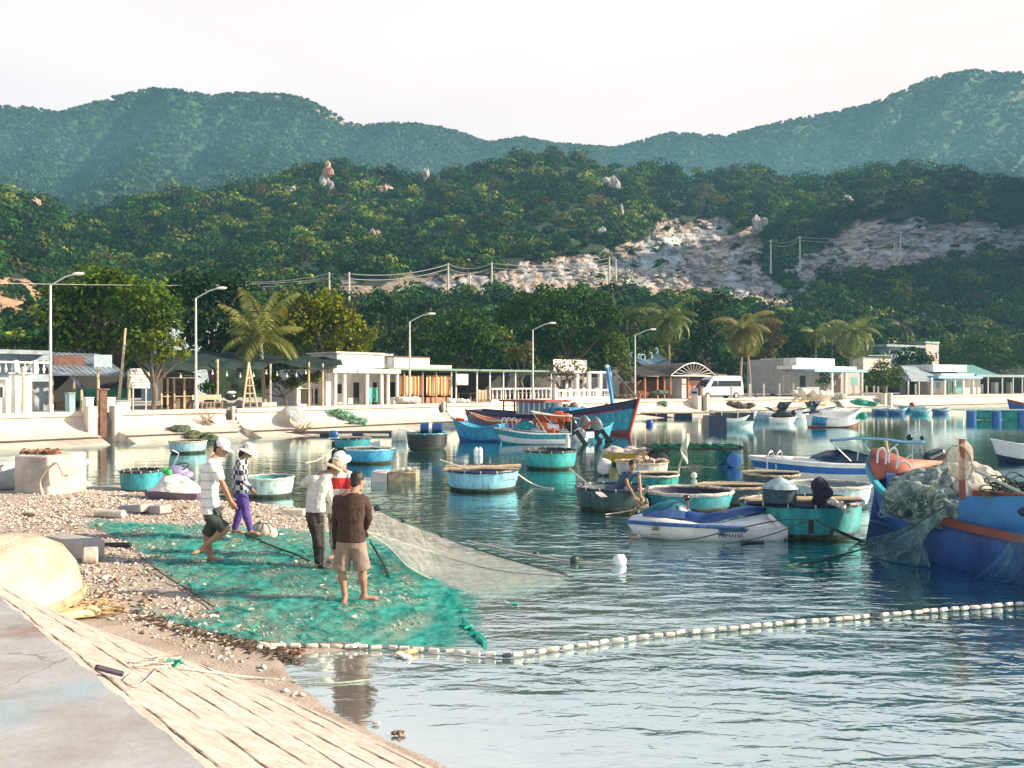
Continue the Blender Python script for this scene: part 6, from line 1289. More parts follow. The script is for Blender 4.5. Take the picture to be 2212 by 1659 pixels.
person('person in red and white shirt and white sun hat behind the man in off-white', 13.2,
 dict(pelvis=(728,1112,0), mid=(731,1080,0), chest=(733,1042,0), neck=(733,1012,0), head=(736,994,-.04), hem=(728,1108,0), sl=(712,1024,0), sr=(754,1026,0), el=(708,1058,-.1), er=(758,1058,-.1), wl=(716,1080,-.3), wr=(744,1082,-.3), pl=(721,1120,0), pr=(736,1120,0), kl=(720,1160,-.03), kr=(738,1160,-.03), al=(720,1196,0), ar=(739,1196,0)),
 (1,.1,0), (-.3,-.85,-.42), mskin, mrw2, mdt, ('hat', MC['white_hat_cloth']), 'long', 'crop', 1.0, hair=True, feetdir=(-.3,-1))
# white bundle
c = B(566, 1165)+V(0,.1,.14); t = thing('float_bag', 'white rounded float bag tied with dark cord, lying on the green net', 'float', c-V(0,0,.14))
mb = MB(); mb.ball(c, .20, 16, 10, (1.0,.8,.72)).ball(c+V(.14,0,-.05), .12, 12, 8); o_ = mb.build('bag', mfoam, t); remesh(o_, .012, 3)
mb = MB()
for k in range(9): a0 = k*.7; mb.tube([c+V(-.03,0,.14)]+[c+V(math.cos(a0)*.21*math.sin(q_), math.sin(a0)*.17*math.sin(q_), .15*math.cos(q_)) for q_ in (.3,.7,1.1,1.5,1.9)], .006, 5)
mb.tube(smoothpath([c+V(-.05,0,.16), c+V(-.16,-.04,.12), c+V(-.2,-.1,-.03), c+V(-.16,-.12,-.11), c+V(-.3,-.12,-.12)]), .014, 6); mb.build('cord', mr_, t)
# distant person on the sea wall apron
Dw = G(808, 903, .45).y
person('distant person in dark clothes standing on the sea wall ledge below the white house', Dw,
 dict(pelvis=(809,885,0), mid=(809,880,0), chest=(809,874,0), neck=(808.5,868,0), head=(808.5,864.2,0), sl=(805,870,0), sr=(813,870,0), el=(804,877,0), er=(815.5,875.5,-.05), wl=(806.5,882,-.1), wr=(811.5,878.5,-.2), pl=(807,886,0), pr=(811,886,0), kl=(808,893.5,0), kr=(811,893.5,0), al=(809.5,901,0), ar=(811.5,901,0)),
 (1,0,0), (0,1,0), mskin2, mat('black_shirt', (.02,.02,.022), .8), mat('dark_brown_trousers', (.05,.03,.025), .8), None, 'short', 'long', .95, vox=.03, hands=False, facef=False)
Dw = G(1634, 876, .5).y
person('distant person in a purple shirt with outstretched arms by the drawn-up boats', Dw,
 dict(pelvis=(1633.5,863,0), mid=(1633.5,860,0), chest=(1633,856.5,0), neck=(1633,852.5,0), head=(1633,850.2,0), sl=(1630.5,853.5,0), sr=(1635.5,853.5,0), el=(1627,855,0), er=(1637,859,0), wl=(1623,855.5,-.1), wr=(1638,863,0), pl=(1632,864,0), pr=(1635,864,0), kl=(1631.5,869,0), kr=(1635.5,869,0), al=(1631,874,0), ar=(1636,874,0)),
 (1,0,0), (0,-1,0), mskin2, mat('purple_shirt', (.14,.06,.22), .8), mdt, None, 'short', 'short', .95, vox=.035, hands=False, facef=False)
# ---------- boats ----------
def pm(n, c, r=.45, v=.12, **k):
    if 'hull' in n and n != 'white_hull': k.setdefault('stretch', (2.2,2.2,.6)); v = max(v, .24); r = max(r, .5)
    return mat(n, c, r, v, k.pop('scale', 3), **k)
mteal_h = pm('teal_hull', (.03,.28,.34), .4, .2); mtg = pm('mint_hull', (.03,.36,.34), .4, .2); mblu = pm('sky_blue_hull', (.03,.27,.48)); mblu2 = pm('deep_blue_hull', (.03,.10,.30)); mpb = pm('pale_blue_hull', (.30,.50,.56))
mnavy = pm('navy_paint', (.015,.02,.07)); mgr = pm('dark_green_hull', (.035,.085,.085), .55, .25); mwh = pm('white_hull', (.72,.72,.70), .35, .08); myel = pm('yellow_hull', (.55,.33,.03), .6, .25, scale=12); mred = pm('red_paint', (.42,.03,.02)); mrb = pm('red_brown_paint', (.22,.05,.03))
mblk2 = pm('black_hull', (.02,.022,.022), .5, .2); mdkrim = pm('dark_rim', (.02,.02,.035), .6, .2); mtan = pm('tan_bamboo_rim', (.52,.40,.27), .8, .3, scale=14); mor = pm('orange_vest', (.70,.14,.03), .7, .15); mint = pm('dark_bilge', (.05,.075,.08), .7, .3); mcream2 = pm('cream_rim', (.55,.52,.45), .7, .2, scale=10)
mengb = pm('black_cowl', (.015,.018,.022), .25, .1); mengw = pm('white_cowl', (.62,.62,.60), .3, .1); msteel = pm('steel_rail', (.6,.6,.6), .3, .05, metal=.7); mgreyh = pm('grey_white_hull', (.5,.5,.47), .7, .2)
def outboard(t, M, s=1.0, m=None, band=None, word=None):
    """engine with its leg, tilted by M; local x aft, z up"""
    S = M@Matrix.Scale(s, 4)
    leg = MB().box((.05,0,-.35), (.16,.10,.62)).box((.08,0,-.62), (.44,.16,.03)).box((-.08,0,-.02), (.14,.24,.2)).tube([(-.12,0,-.78),(.06,0,-.80),(.2,0,-.78)], [.03,.065,.045], 8).box((.05,0,-.75), (.14,.03,.3))
    for k in range(3): a = k*2.094; leg.beam(V(.22,0,-.78), V(.26,.12*math.cos(a),-.78+.12*math.sin(a)), .08, .015)
    o_ = leg.xf(S).build('outboard_motor', mengb, t, local=True, angle=30)
    rings = []
    for z, l_, w_, ox in ((0,.30,.22,.02),(.06,.38,.28,.03),(.2,.42,.31,.04),(.34,.40,.29,.05),(.42,.32,.23,.06),(.45,.2,.13,.07)):
        rings.append([V(ox+l_/2*abs(math.cos(a))**.6*(1 if math.cos(a) > 0 else -1), w_/2*abs(math.sin(a))**.6*(1 if math.sin(a) > 0 else -1), z) for a in [2*math.pi*(j+.5)/16 for j in range(16)]])
    c = MB().loft(rings).xf(S).build('cowl', m or mengb, o_, local=True, angle=50)
    if band: MB().box((.04,0,.11), (.415,.315,.05)).xf(S).build('band', band, o_, local=True)
    if word: text(word, .105, S@Matrix.Translation((.04,-.162,.24))@Matrix.Rotation(R(90),4,'X'), mwh, o_, 'lettering', .003)
    return o_
def basket(lab, x0, x1, yw, hm, rm=None, h=.56, im=None, name='basket_boat', grp='round basket boats moored in the bay', sy=1.0, poles=0, seed=0, tilt=(0,0), r=None):
    k = (x1-x0)/2; Df = G(0, yw).y; r_ = k/F*Df/(1-.8*k/F); 
    if r: r_ = r
    Dc = Df+r_*.84*sy; r_ = k/F*Dc; c = P((x0+x1)/2, 0, Dc); c.z = 0; rr_ = random.Random(seed)
    M = Matrix.Translation(c)@Matrix.Rotation(R(tilt[0]), 4, 'X')@Matrix.Rotation(R(tilt[1]), 4, 'Y'); t = thing(name, lab, 'basket boat' if name == 'basket_boat' else 'boat', M=M, group=grp)
    out = [(.25,-.16),(.55,-.12),(.80,-.02),(.90,.10),(.95,.25),(.975,h*.75),(.985,h)]; inn = [(.955,h),(.93,h*.6),(.86,.16),(.7,.07),(.0,.04)]
    nn = 44; MB().lathe([(.76*r_*1.0+.0, -.05), (.892*r_, .05), (.915*r_, .085), (.905*r_,.1)], n=nn, sy=sy).build('waterline_scum', mat('waterline_scum', (.06,.075,.05), .8, .5, 7), t, local=True)
    MB().lathe([(a*r_, z) for a, z in out], n=nn, sy=sy).build('hull', hm, t, local=True)
    MB().lathe([(a*r_, z) for a, z in inn], n=nn, sy=sy).build('inner_shell', im or mint, t, local=True)
    rt = .038*max(.8, r_); ring = [V(r_*.985*math.cos(2*math.pi*j/nn), r_*.985*sy*math.sin(2*math.pi*j/nn), h+.008*math.sin(j*1.7)) for j in range(nn+1)]
    MB().tube(ring, rt, 8, caps=False).build('rim', rm or mdkrim, t, local=True)
    lash = MB()
    for j in range(0, nn, 3): p = ring[j]; d_ = (ring[j+1]-p).normalized(); lash.tube([p-d_*.014, p+d_*.014], rt*1.18, 8)
    lash.build('lashings', mcream2 if rm is not mtan else mwood, t, local=True)
    for q in range(poles):
        a = rr_.uniform(-.25, .25); y_ = (q-(poles-1)/2)*.42*r_+rr_.uniform(-.1,.1); w_ = math.sqrt(max(.05, 1-(y_/r_/sy)**2))*r_
        MB().tube([(-w_*1.02, y_-a*.5, h+.03+q*.02), (0, y_, h+.045+q*.02), (w_*1.03, y_+a*.5, h+.03+q*.02)], .036, 8).build('thwart_pole', mbamboo, t, local=True)
    return t, M, r_
def LP(M, x, y, D): return M.inverted()@P(x, y, D)
def hullboat(lab, A, B_, beam, free, mats, band=(.3,.8), draft=.25, bow=.5, stern=.15, tw=.75, rake=.35, name='boat', grp=None, floor=.12, cat='boat', gun=None, flare=.72, n=22, full=1.7):
    """A stern, B bow on the water; open hull with coloured bands"""
    A, B_ = Vector(A), Vector(B_); A.z = B_.z = 0; L_ = (B_-A).length; c = (A+B_)/2; ang = math.atan2(B_.y-A.y, B_.x-A.x)
    M = Matrix.Translation(c)@Matrix.Rotation(ang, 4, 'Z'); t = thing(name, lab, cat, M=M, group=grp); K = 9
    def w(s): return beam/2*(lerp(tw, 1, math.sin(math.pi*min(s, .5))) if s < .5 else max(.012, math.cos(math.pi/2*((s-.5)/.5)**full)))
    def sh(s): return free+stern*(1-s)**2.2*1.0+bow*max(0, (s-.4)/.6)**2
    def pt(s, k, sg): 
        z = lerp(-draft*(1-.5*s**6), sh(s), k); y = w(s)*(k**.45)*(flare+(1-flare)*k); return V(-L_/2+L_*s*.97+rake*max(0,k-.15)*s**8+.0, sg*y, z)
    mb = MB(); rings = []
    for i in range(n+1):
        s_ = i/n; rings.append([pt(s_, k/K, -1) for k in range(K, 0, -1)]+[pt(s_, 0, 1)]+[pt(s_, k/K, 1) for k in range(1, K+1)])
    m_ = 2*K+1; vs = [v for r_ in rings for v in r_]; o0 = len(mb.v); mb.v = [tuple(v) for v in vs]
    for i in range(n):
        for j in range(m_-1):
            kk = abs(j+.5-K)/K; mi = 0 if kk < band[0] else (1 if kk < band[1] else 2); mb.f.append((i*m_+j, (i+1)*m_+j, (i+1)*m_+j+1, i*m_+j+1)); mb.m.append(min(mi, len(mats)-1))
    for j in range(m_-2):       # transom
        if j < K: 
            a, b2, c2, d2 = j, j+1, m_-2-j, m_-1-j
            if b2 < c2: mb.f.append((a, b2, c2, d2)); mb.m.append(0 if abs(j+.5-K)/K < band[0] else (1 if abs(j+.5-K)/K < band[1] else len(mats)-1))
    h = mb.build('hull', mats, t, local=True, angle=50); so_ = h.modifiers.new('s', 'SOLIDIFY'); so_.thickness = .035; so_.offset = -1
    gl = [pt(i/n, 1, -1)+V(0,0,.01) for i in range(n+1)]; gr = [pt(i/n, 1, 1)+V(0,0,.01) for i in range(n+1)]
    MB().tube(gl, .035, 7).tube(gr, .035, 7).build('gunwale', gun or mats[-1], t, local=True)
    if floor is not None:
        kf = [(floor+draft*(1-.5*(i/n)**6))/(sh(i/n)+draft*(1-.5*(i/n)**6)) for i in range(n+1)]
        MB().loft([[pt(i/n, kf[i], -1)+V(0,.02,0), pt(i/n, kf[i], 1)-V(0,.02,0)] for i in range(0, n)], closed=False).build('floor', mint, t, local=True)
    return t, M, L_, w, sh, pt
def thwarts(t, L_, w, sh, ss, m=None, dz=-.1, wd=.18):
    for s_ in ss: MB().box((-L_/2+L_*s_, 0, sh(s_)+dz), (wd, 2*w(s_)-.06, .035)).build('thwart', m or mwood, t, local=True)
def oar(lab, a, b, m=None, blade=True, name='oar'):
    a, b = Vector(a), Vector(b); t = thing(name, lab, name, a); mb = MB().tube([a, b], [.022,.02], 8); d_ = (b-a).normalized()
    o_ = mb.build('shaft', m or mcream2, t)
    if blade: sd_ = d_.cross(V(0,0,1)).normalized(); MB().loft([[b-d_*.05+sd_*.03, b-d_*.05-sd_*.03, b-d_*.05-sd_*.03+V(0,0,.02), b-d_*.05+sd_*.03+V(0,0,.02)], [b+d_*.2+sd_*.09, b+d_*.2-sd_*.09, b+d_*.2-sd_*.09+V(0,0,.015), b+d_*.2+sd_*.09+V(0,0,.015)], [b+d_*.6+sd_*.08, b+d_*.6-sd_*.08, b+d_*.6-sd_*.08+V(0,0,.01), b+d_*.6+sd_*.08+V(0,0,.01)]]).build('blade', m or mcream2, t)
    return t
# --- round basket boats
basket('small teal and white basket boat nearest the sea wall at left', 367, 445, 980, mpb, mtan, .5, poles=0)
oar('white oar leaning in the small basket boat near the wall at left', G(372,972,.35), G(386,979,.02), mwhite, False)
basket('teal basket boat beached behind the old purple jet ski', 262, 348, 1066, mteal_h, mdkrim, .58)
basket('pale teal basket boat right of the plaid-shirted woman', 530, 634, 1077, pm('chalky_teal_hull', (.40,.56,.54), .7, .2), mcream2, .5, im=pm('teal_inside', (.06,.28,.32)))
t, M, r_ = basket('bright blue basket boat with an oar behind the fishermen', 745, 851, 1003, mblu, mpb, .52, poles=1)
oar('pale blue oar laid across the bright blue basket boat', G(800,966,.6), G(858,972,.55), mpb)
t, M, r_ = basket('dark blue basket boat with a blue outboard, left of the bright blue one', 722, 800, 973, mteal_h, mnavy, .5, poles=1)
outboard(t, Matrix.Translation((-r_*.93,-.15,.42))@Matrix.Rotation(R(180), 4, 'Z'), 1.0, pm('blue_cowl', (.03,.12,.32), .3), mwh)
p = P(803, 962, 40.5); tt = thing('foam_board', 'white tapered board standing in the blue basket boats', 'board', p); MB().loft([[P(780,966,40.5), P(779,959,40.5), P(779,959,40.6), P(780,966,40.6)], [P(822,968,39.9), P(821,951,39.9), P(821,951,40.0), P(822,968,40.0)]]).build('board', mwhite, tt)
t, M, r_ = basket('black-hulled basket boat carrying a blue barrel and a white plank', 878, 967, 972, mblk2, mteal_h, .72, poles=1)
tt = thing('barrel', 'blue plastic barrel lying in the black-hulled basket boat', 'barrel', M@V(0,0,.75)); c = M@V(.15,0,.92); MB().tube([c-V(.45,0,0), c-V(.42,0,0), c+V(.55,0,0), c+V(.58,0,0)], [.22,.27,.27,.22], 16).build('body', pm('blue_barrel', (.02,.07,.22), .4), tt); MB().tube([c-V(.05,0,0), c+V(.1,0,0)], .29, 16).build('white_bag', mwhite, tt)
tt = thing('plank', 'white plank laid over the left side of the black-hulled boat', 'plank', M@V(-1,-.3,.8)); MB().beam(P(866,925,41.6), P(912,938,40.6), .34, .05).build('board', mwhite, tt)
c = G(864,952,.0)+V(0,0,.22); tt = thing('barrel', 'grey drum floating beside the black-hulled basket boat', 'barrel', c-V(0,0,.2)); MB().tube([c-V(.4,0,0), c+V(.4,0,0)], .34, 16).build('body', mgreyh, tt)
t, M, r_ = basket('white-and-blue basket boat with bamboo poles in the middle of the bay', 962, 1121, 1064, pm('blue_white_hull', (.22,.50,.62), .4, .18), mnavy, .56, poles=2, seed=4, im=pm('dark_blue_inside', (.03,.06,.14)))
MB().tube([V(-r_*1.0,-.55,.6), V(r_*1.05,-.05,.66)], .055, 9).build('bamboo_pole', mbamboo, t, local=True)
oar('long pale oar reaching up-left out of the basket boat with bamboo poles', G(1012,1014,.62), G(950,993,.9), mcream2, False)
t, M, r_ = basket('mint green basket boat with white rear edge in mid bay', 1131, 1246, 1015, mtg, mdkrim, .62, poles=0)
tt = thing('float_post', 'white wooden post standing behind the mint green basket boat', 'post', G(1234,1012)+V(0,1.6,0)); q = G(1234,1008)+V(0,1.9,0); MB().tube([q, q+V(0,0,.9), q+V(0,0,1.05)], [.09,.09,.02], 10).build('post', mcream, tt)
t, M, r_ = basket('yellow basket boat heaped with pale netting', 1300, 1404, 1005, myel, mtan, .45, poles=0, im=mtan)
tt = thing('net_pile', 'pinkish net piled in the yellow basket boat', 'net', M@V(0,0,.4)); mb = MB(); rg = random.Random(5)
for k in range(26): mb.ball(M@V(rg.uniform(-.7,.75), rg.uniform(-.6,.6), .42+rg.uniform(0,.12)), rg.uniform(.12,.26), 8, 6, (1,1,.5))
o_ = mb.build('netting', pm('pinkish_net', (.55,.47,.43), .9, .3, scale=20), tt); remesh(o_, .04, 2)
t, M, r_ = basket('grey-white basket boat full of gear with a big white outboard', 1330, 1443, 1037, mgreyh, mtan, .5, poles=1, seed=3)
outboard(t, Matrix.Translation(M.inverted()@P(1304,1024,26.2))@Matrix.Rotation(R(175), 4, 'Z')@Matrix.Rotation(R(-18), 4, 'Y'), 1.1, mengw)
mb = MB()
for k in range(14): mb.rock((rg.uniform(-.2,.8), rg.uniform(-.5,.5), .5+rg.uniform(-.1,.08)), (.28,.22,.2), k)
mb.build('gear', mtan, t, local=True)
t, M, r_ = basket('turquoise basket boat behind the bending man', 1358, 1466, 1080, mtg, mcream2, .6, im=mgr, poles=1, seed=2)
t, M, r_ = basket('long dark green boat with the bending man in it', 1243, 1400, 1107, mgr, mnavy, .52, sy=.85, im=pm('grey_green_inside', (.14,.19,.19), .7, .25), name='basket_boat'); MG = M
oar('wooden paddle leaning into the dark green boat', P(1230,1013,21.6), P(1290,1062,18.7), mcream2)
t, M, r_ = basket('wide low teal basket boat with a pale rim behind the blue and white jet ski', 1388, 1583, 1108, mteal_h, mcream2, .42, sy=.8, im=mnavy, poles=0)
basket('basket boat with a thick bamboo rim behind the cone-topped cage', 1607, 1725, 1068, mint, mtan, .5, poles=1, seed=8)
basket('dark basket boat with bamboo rim between the turquoise boat and the jet ski', 1502, 1660, 1092, mgr, mtan, .42, sy=.7, poles=1, seed=9)
basket('chalky white basket boat in front of the white speedboat', 1700, 1878, 1101, pm('chalky_hull', (.45,.60,.60), .6, .15), mcream2, .52, sy=.8, poles=0, im=pm('grey_blue_inside', (.18,.24,.27)))
t, M, r_ = basket('big turquoise basket boat with a hooded motor and dark rim in front', 1600, 1860, 1166, pm('turquoise_hull', (.03,.33,.34), .38, .2), mnavy, .66, sy=.62, poles=1, seed=6, im=mgr)
MB().tube([V(-r_*.95,-.25,.70), V(r_*.9,-.2,.72)], .045, 8).build('bamboo_pole', mbamboo, t, local=True)
pm('hood_cloth', (.02,.018,.04), .85, .2)
o_ = MB().ball(P(1771,1050,15.3), .165, 14, 9, (1,1.1,1.05)).ball(P(1774,1064,15.3), .16, 12, 8).ball(P(1769,1079,15.3), .13, 12, 8).ball(P(1790,1066,15.3), .085, 10, 7, (1,1,1.5)).build('motor_hood', MC['hood_cloth'], t); remesh(o_, .02, 4); d9 = o_.modifiers.new('d','DISPLACE'); d9.texture = bpy.data.textures['folds']; d9.strength = .05
mb = MB()
for k in range(16): mb.tube([M.inverted()@(P(1790+k*2.6, 1085+k*1.3, 14.6)+V(rg.uniform(-.05,.05),rg.uniform(-.1,.1),0)), M.inverted()@(P(1796+k*2.6, 1080+k*1.5, 14.6)+V(rg.uniform(-.05,.05),0,rg.uniform(-.03,.06)))], .03, 6)
mb.build('rope_bundle', mcream2, t, local=True)
p = P(1684, 1084, 15.4); tt = thing('fish_cage', 'round blue-grey cage with a pale conical cover in the turquoise boat', 'cage', p)
MB().lathe([(.30,0),(.32,.05),(.30,.16),(.31,.18),(.30,.30)], p, 26).build('cage', pm('cage_net', (.04,.08,.11), .8, .3, scale=20), tt)
MB().lathe([(.36,.0),(.30,.05),(.17,.14),(.05,.2),(.0,.25)], (p.x, p.y, p.z+.27), 14).build('cover', pm('pale_tarp', (.30,.42,.46), .6, .25, scale=8), tt)
# --- man in the boat
Dm = 18.9
person('man in a sleeveless blue top bending over in the dark green boat', Dm,
 dict(pelvis=(1341,1062,.1), mid=(1342,1048,.06), chest=(1350,1036,0), neck=(1362,1019,-.06), head=(1366,1006,-.12), hem=(1340,1058,.1), sl=(1349,1024,.0), sr=(1379,1024,-.05), el=(1357,1050,-.2), er=(1382,1048,-.2), wl=(1370,1072,-.35), wr=(1384,1072,-.35), hl=(1376,1080,-.4), hr=(1390,1080,-.4), pl=(1338,1064,.12), pr=(1350,1064,.08), kl=(1342,1080,-.12), kr=(1358,1078,-.1), al=(1340,1100,.05), ar=(1355,1100,.05)),
 (1,-.1,0), (.2,-.85,-.50), mskin, pm('slate_blue_top', (.05,.10,.16), .85), pm('beige_shorts', (.52,.46,.36), .85), None, 'none', 'short', 1.0, feetdir=(.2,-1), tw=.95)
tt = thing('net_bundle', 'brown and white netting tangle held over the boat side by the bending man', 'net', P(1388,1090,18.2)); mb = MB()
for k in range(46):
    a_ = P(rg.uniform(1374,1398), rg.uniform(1074,1102), 18.2+rg.uniform(-.2,.15)); mb.tube([a_, a_+V(rg.uniform(-.06,.06), rg.uniform(-.05,.05), -.05), a_+V(rg.uniform(-.08,.08), 0, -.13)], [.02,.028,.01], 6)
mb.build('tangle', pm('brown_white_net', (.36,.30,.22), .8, .5, scale=25), tt)
# --- jet ski
tj = thing('jet_ski', 'blue and white jet ski with dark blue seat and teal hood, moored in front', 'jet ski', G(1530,1172)+V(0,.55,0)); Dj = 15.65
q = lambda x, y, d=0: P(x, y, Dj+d)
def sect(L_, fn): return MB().loft([fn(*a) for a in L_])
sect([(1357,1128,1130,.03),(1368,1128,1145,.2),(1395,1130,1157,.36),(1440,1132,1165,.48),(1500,1134,1172,.54),(1600,1138,1175,.55),(1680,1142,1174,.52),(1702,1144,1162,.44)], lambda x,yr,yb,w: [q(x,yr,-w), q(x,lerp(yr,yb,.6),-w*.92), q(x,yb,-w*.6), q(x,yb+5,0), q(x,yb,w*.6), q(x,yr,w)]).build('hull', mwh, tj, angle=50)
sect([(1357,1128,1124,.03),(1366,1128,1114,.2),(1390,1130,1109,.34),(1440,1132,1115,.46),(1480,1134,1125,.50),(1510,1135,1130,.52),(1560,1136,1128,.53),(1600,1138,1119,.53),(1650,1140,1110,.5),(1672,1141,1119,.47),(1703,1144,1140,.42)], lambda x,yr,yt,w: [q(x,yr,-w), q(x,lerp(yr,yt,.55),-w*.93), q(x,yt,-w*.6), q(x,yt-1,0), q(x,yt,w*.6), q(x,yr,w)]).build('deck', mwh, tj, angle=50)
mb = MB(); mb.tube([q(1356,1127,-.06), q(1368,1128,-.24), q(1392,1130,-.40), q(1440,1133,-.52), q(1500,1136,-.58), q(1608,1141,-.585)], .038, 8).build('rub_rail', mblu2, tj)
sect([(1376,1114,1110,.06),(1395,1112,1098,.2),(1425,1114,1085,.29),(1452,1116,1079,.30),(1472,1118,1084,.24),(1492,1121,1100,.18)], lambda x,yb,yt,w: [q(x,yb,-w*1.15), q(x,lerp(yb,yt,.65),-w*.9), q(x,yt,-w*.4), q(x,yt,w*.4), q(x,lerp(yb,yt,.65),w*.9), q(x,yb,w*1.15)]).build('hood', pm('dark_teal_hood', (.02,.12,.16), .35), tj, angle=45)
sect([(1388,1114,1109,.30),(1420,1116,1103,.36),(1450,1118,1100,.37),(1480,1121,1104,.33)], lambda x,yb,yt,w: [q(x,yb,-w), q(x,yt,-w*.9), q(x,yt,w*.9), q(x,yb,w)]).build('side_fairing', mblu2, tj, angle=45)
sect([(1462,1122,1098,.16),(1480,1127,1101,.26),(1505,1131,1107,.30),(1535,1130,1108,.31),(1563,1124,1103,.30),(1590,1117,1096,.28),(1620,1112,1093,.25),(1642,1107,1094,.21),(1652,1105,1099,.14)], lambda x,yb,yt,w: [q(x,yb,-w*1.1), q(x,lerp(yb,yt,.7),-w), q(x,yt,-w*.6), q(x,yt,w*.6), q(x,lerp(yb,yt,.7),w), q(x,yb,w*1.1)]).build('seat', pm('blue_vinyl', (.02,.07,.24), .35), tj, angle=60)
MB().tube([q(1474,1082,-.32), q(1480,1074,-.22), q(1484,1078,0), q(1482,1074,.22), q(1478,1080,.32)], .02, 7).ball(q(1483,1076,0), .07, 8, 6).build('handlebar', mengb, tj)
MB().tube([q(1485,1080,-.24), q(1486,1092,-.27), q(1484,1102,-.28)], .016, 6).build('red_lanyard', mred, tj)
MB().tube([q(1648,1101,-.16), q(1662,1096,0), q(1648,1101,.16)], .02, 6).build('grab_handle', mengb, tj)
MB().poly([(0,0),(0,0),(0,0)], 0, 0) if False else None
def side_patch(pts, m, nm, par, d=-.555, th=.02): return MB().loft([[q(x, y, d-.55*0) for x, y in pts], [q(x, y, d+th) for x, y in pts]]).build(nm, m, par)
side_patch([(1547,1140),(1618,1143),(1612,1150),(1560,1150),(1572,1156),(1552,1158),(1558,1150)], mblu2, 'side_graphic', tj, -.562)
text('YAMAHA', .118, Matrix.Translation(q(1578,1158,-.575)-tj.matrix_world.translation)@Matrix.Rotation(R(90),4,'X'), mnavy, tj, 'lettering', .004)
em = MB()
for k in range(9): a = R(20+k*17.5); c = q(1416,1147,-.50); em.beam(c+V(.02*math.cos(a),0,.02*math.sin(a)), c+V(.09*math.cos(a)*(1+.2*(k%2)),-.0,.10*math.sin(a)*(1+.2*(k%2))), .012, .012)
em.beam(q(1405,1155,-.51), q(1427,1155,-.51), .015, .012); em.build('emblem', pm('gold_black', (.16,.11,.04), .5, .5, scale=40), tj)
side_patch([(1655,1112),(1664,1110),(1690,1135),(1680,1138)], mwh, 'side_fin', tj, -.5, .03)
MB().tube([q(1690,1155,-.3), q(1696,1168,-.3), q(1700,1158,-.28)], .012, 6).tube([q(1600,1170,-.6), q(1650,1172,-.6)], .03, 8).build('lower_tube', mengb, tj)
# --- white speedboat with canopy
A_, B2 = G(2010,1046), G(1652,1052); A_ = V(G(2010,1050).x, G(2010,1050).y+1.0, 0); B2 = V(G(1660,1052).x, G(1660,1052).y+1.0, 0)
ts, M, L_, w, sh, pt = hullboat('white speedboat with a broad blue stripe, blue canopy and black outboard', A_, B2, 1.9, .62, [mwh, pm('blue_stripe', (.03,.13,.42), .3), mwh], band=(.62,.86), draft=.3, bow=.18, stern=.0, rake=.5, name='speedboat', floor=.25, full=2.2)
I = M.inverted()
MB().loft([[V(-L_/2+L_*s_*.97+.0, -w(s_)*.97, sh(s_)), V(-L_/2+L_*s_*.97, 0, sh(s_)+.07), V(-L_/2+L_*s_*.97, w(s_)*.97, sh(s_))] for s_ in (.55,.65,.75,.85,.92,.97)], closed=False).build('foredeck', mwh, ts, local=True).modifiers.new('s','SOLIDIFY').thickness = .03
rings = []
for s_, hh, ww in ((.66,.03,.3),(.60,.2,.6),(.5,.36,.75),(.42,.38,.78),(.33,.26,.8),(.22,.10,.8)):
    x_ = -L_/2+L_*s_; rings.append([V(x_, -ww*1.05, sh(s_)), V(x_, -ww*.8, sh(s_)+hh*.85), V(x_, 0, sh(s_)+hh), V(x_, ww*.8, sh(s_)+hh*.85), V(x_, ww*1.05, sh(s_))])
MB().loft(rings, closed=False).build('cover', pm('navy_cover', (.015,.045,.10), .45, .2), ts, local=True).modifiers.new('s','SOLIDIFY').thickness = .02
Dq = M.translation.y; rl = MB()
for x in (1663, 1682): rl.tube(smoothpath([I@P(x-6,1012,Dq-.5), I@P(x-5,985,Dq-.5), I@P(x+3,975,Dq-.4), I@P(x+8,985,Dq-.3), I@P(x+2,1012,Dq-.3)], 5), .022, 7)
rl.tube([I@P(1690,990,Dq-.5), I@P(1722,998,Dq-.7), I@P(1732,1010,Dq-.7)], .018, 6).build('bow_rail', msteel, ts, local=True)
def cpy(u, v):
    xs_ = lerp(1793, 1998, u); y_ = np.interp(xs_, [1793,1845,1910,1960,1998], [953,948,950,957,956]); return I@(P(xs_, y_, Dq+lerp(-.75,.75,v))+V(0,0,.06*math.sin(math.pi*v)))
MB().grid(cpy, 24, 8).build('canopy', pm('blue_canvas', (.03,.16,.30), .7, .15), ts, local=True).modifiers.new('s','SOLIDIFY').thickness = .025
fr = MB()
for dd in (-.72, .72):
    for (a, b2, c2, d2) in ((1795,954,1850,1008),(1862,955,1908,1008),(1998,958,1945,1000),(1990,962,2000,1008),(1855,968,1850,1005),(1940,958,1880,1012)): fr.tube([I@P(a, b2, Dq+dd), I@P(c2, d2, Dq+dd)], .016, 6)
fr.build('canopy_frame', msteel, ts, local=True)
MB().tube([I@P(1913,952,Dq-.9), I@P(1922,1008,Dq-.9)], .05, 8).build('support', pm('gold_post', (.55,.38,.16), .5), ts, local=True)
mb = MB().tube([I@P(1970,1010,Dq+.3), I@P(1971,950,Dq+.3), I@P(1980,935,Dq+.3)], .02, 7)
mb.build('light_mast', msteel, ts, local=True); MB().ball(I@P(1965,945,Dq+.3), .10, 8, 6).ball(I@P(1992,946,Dq+.3), .07, 8, 6).build('lamps', mengb, ts, local=True)
Dz = Dq-.75; cc_ = P(2019,985,Dz); Rt = Matrix.Rotation(R(-24), 3, 'Y'); Mc = Matrix.Translation(cc_)@Rt.to_4x4()
rings = [[V(-.30,-.17*k_,-.15*k_), V(-.30,.17*k_,-.15*k_), V(-.30,.17*k_,.15*k_), V(-.30,-.17*k_,.15*k_)] for k_ in (.8,)]
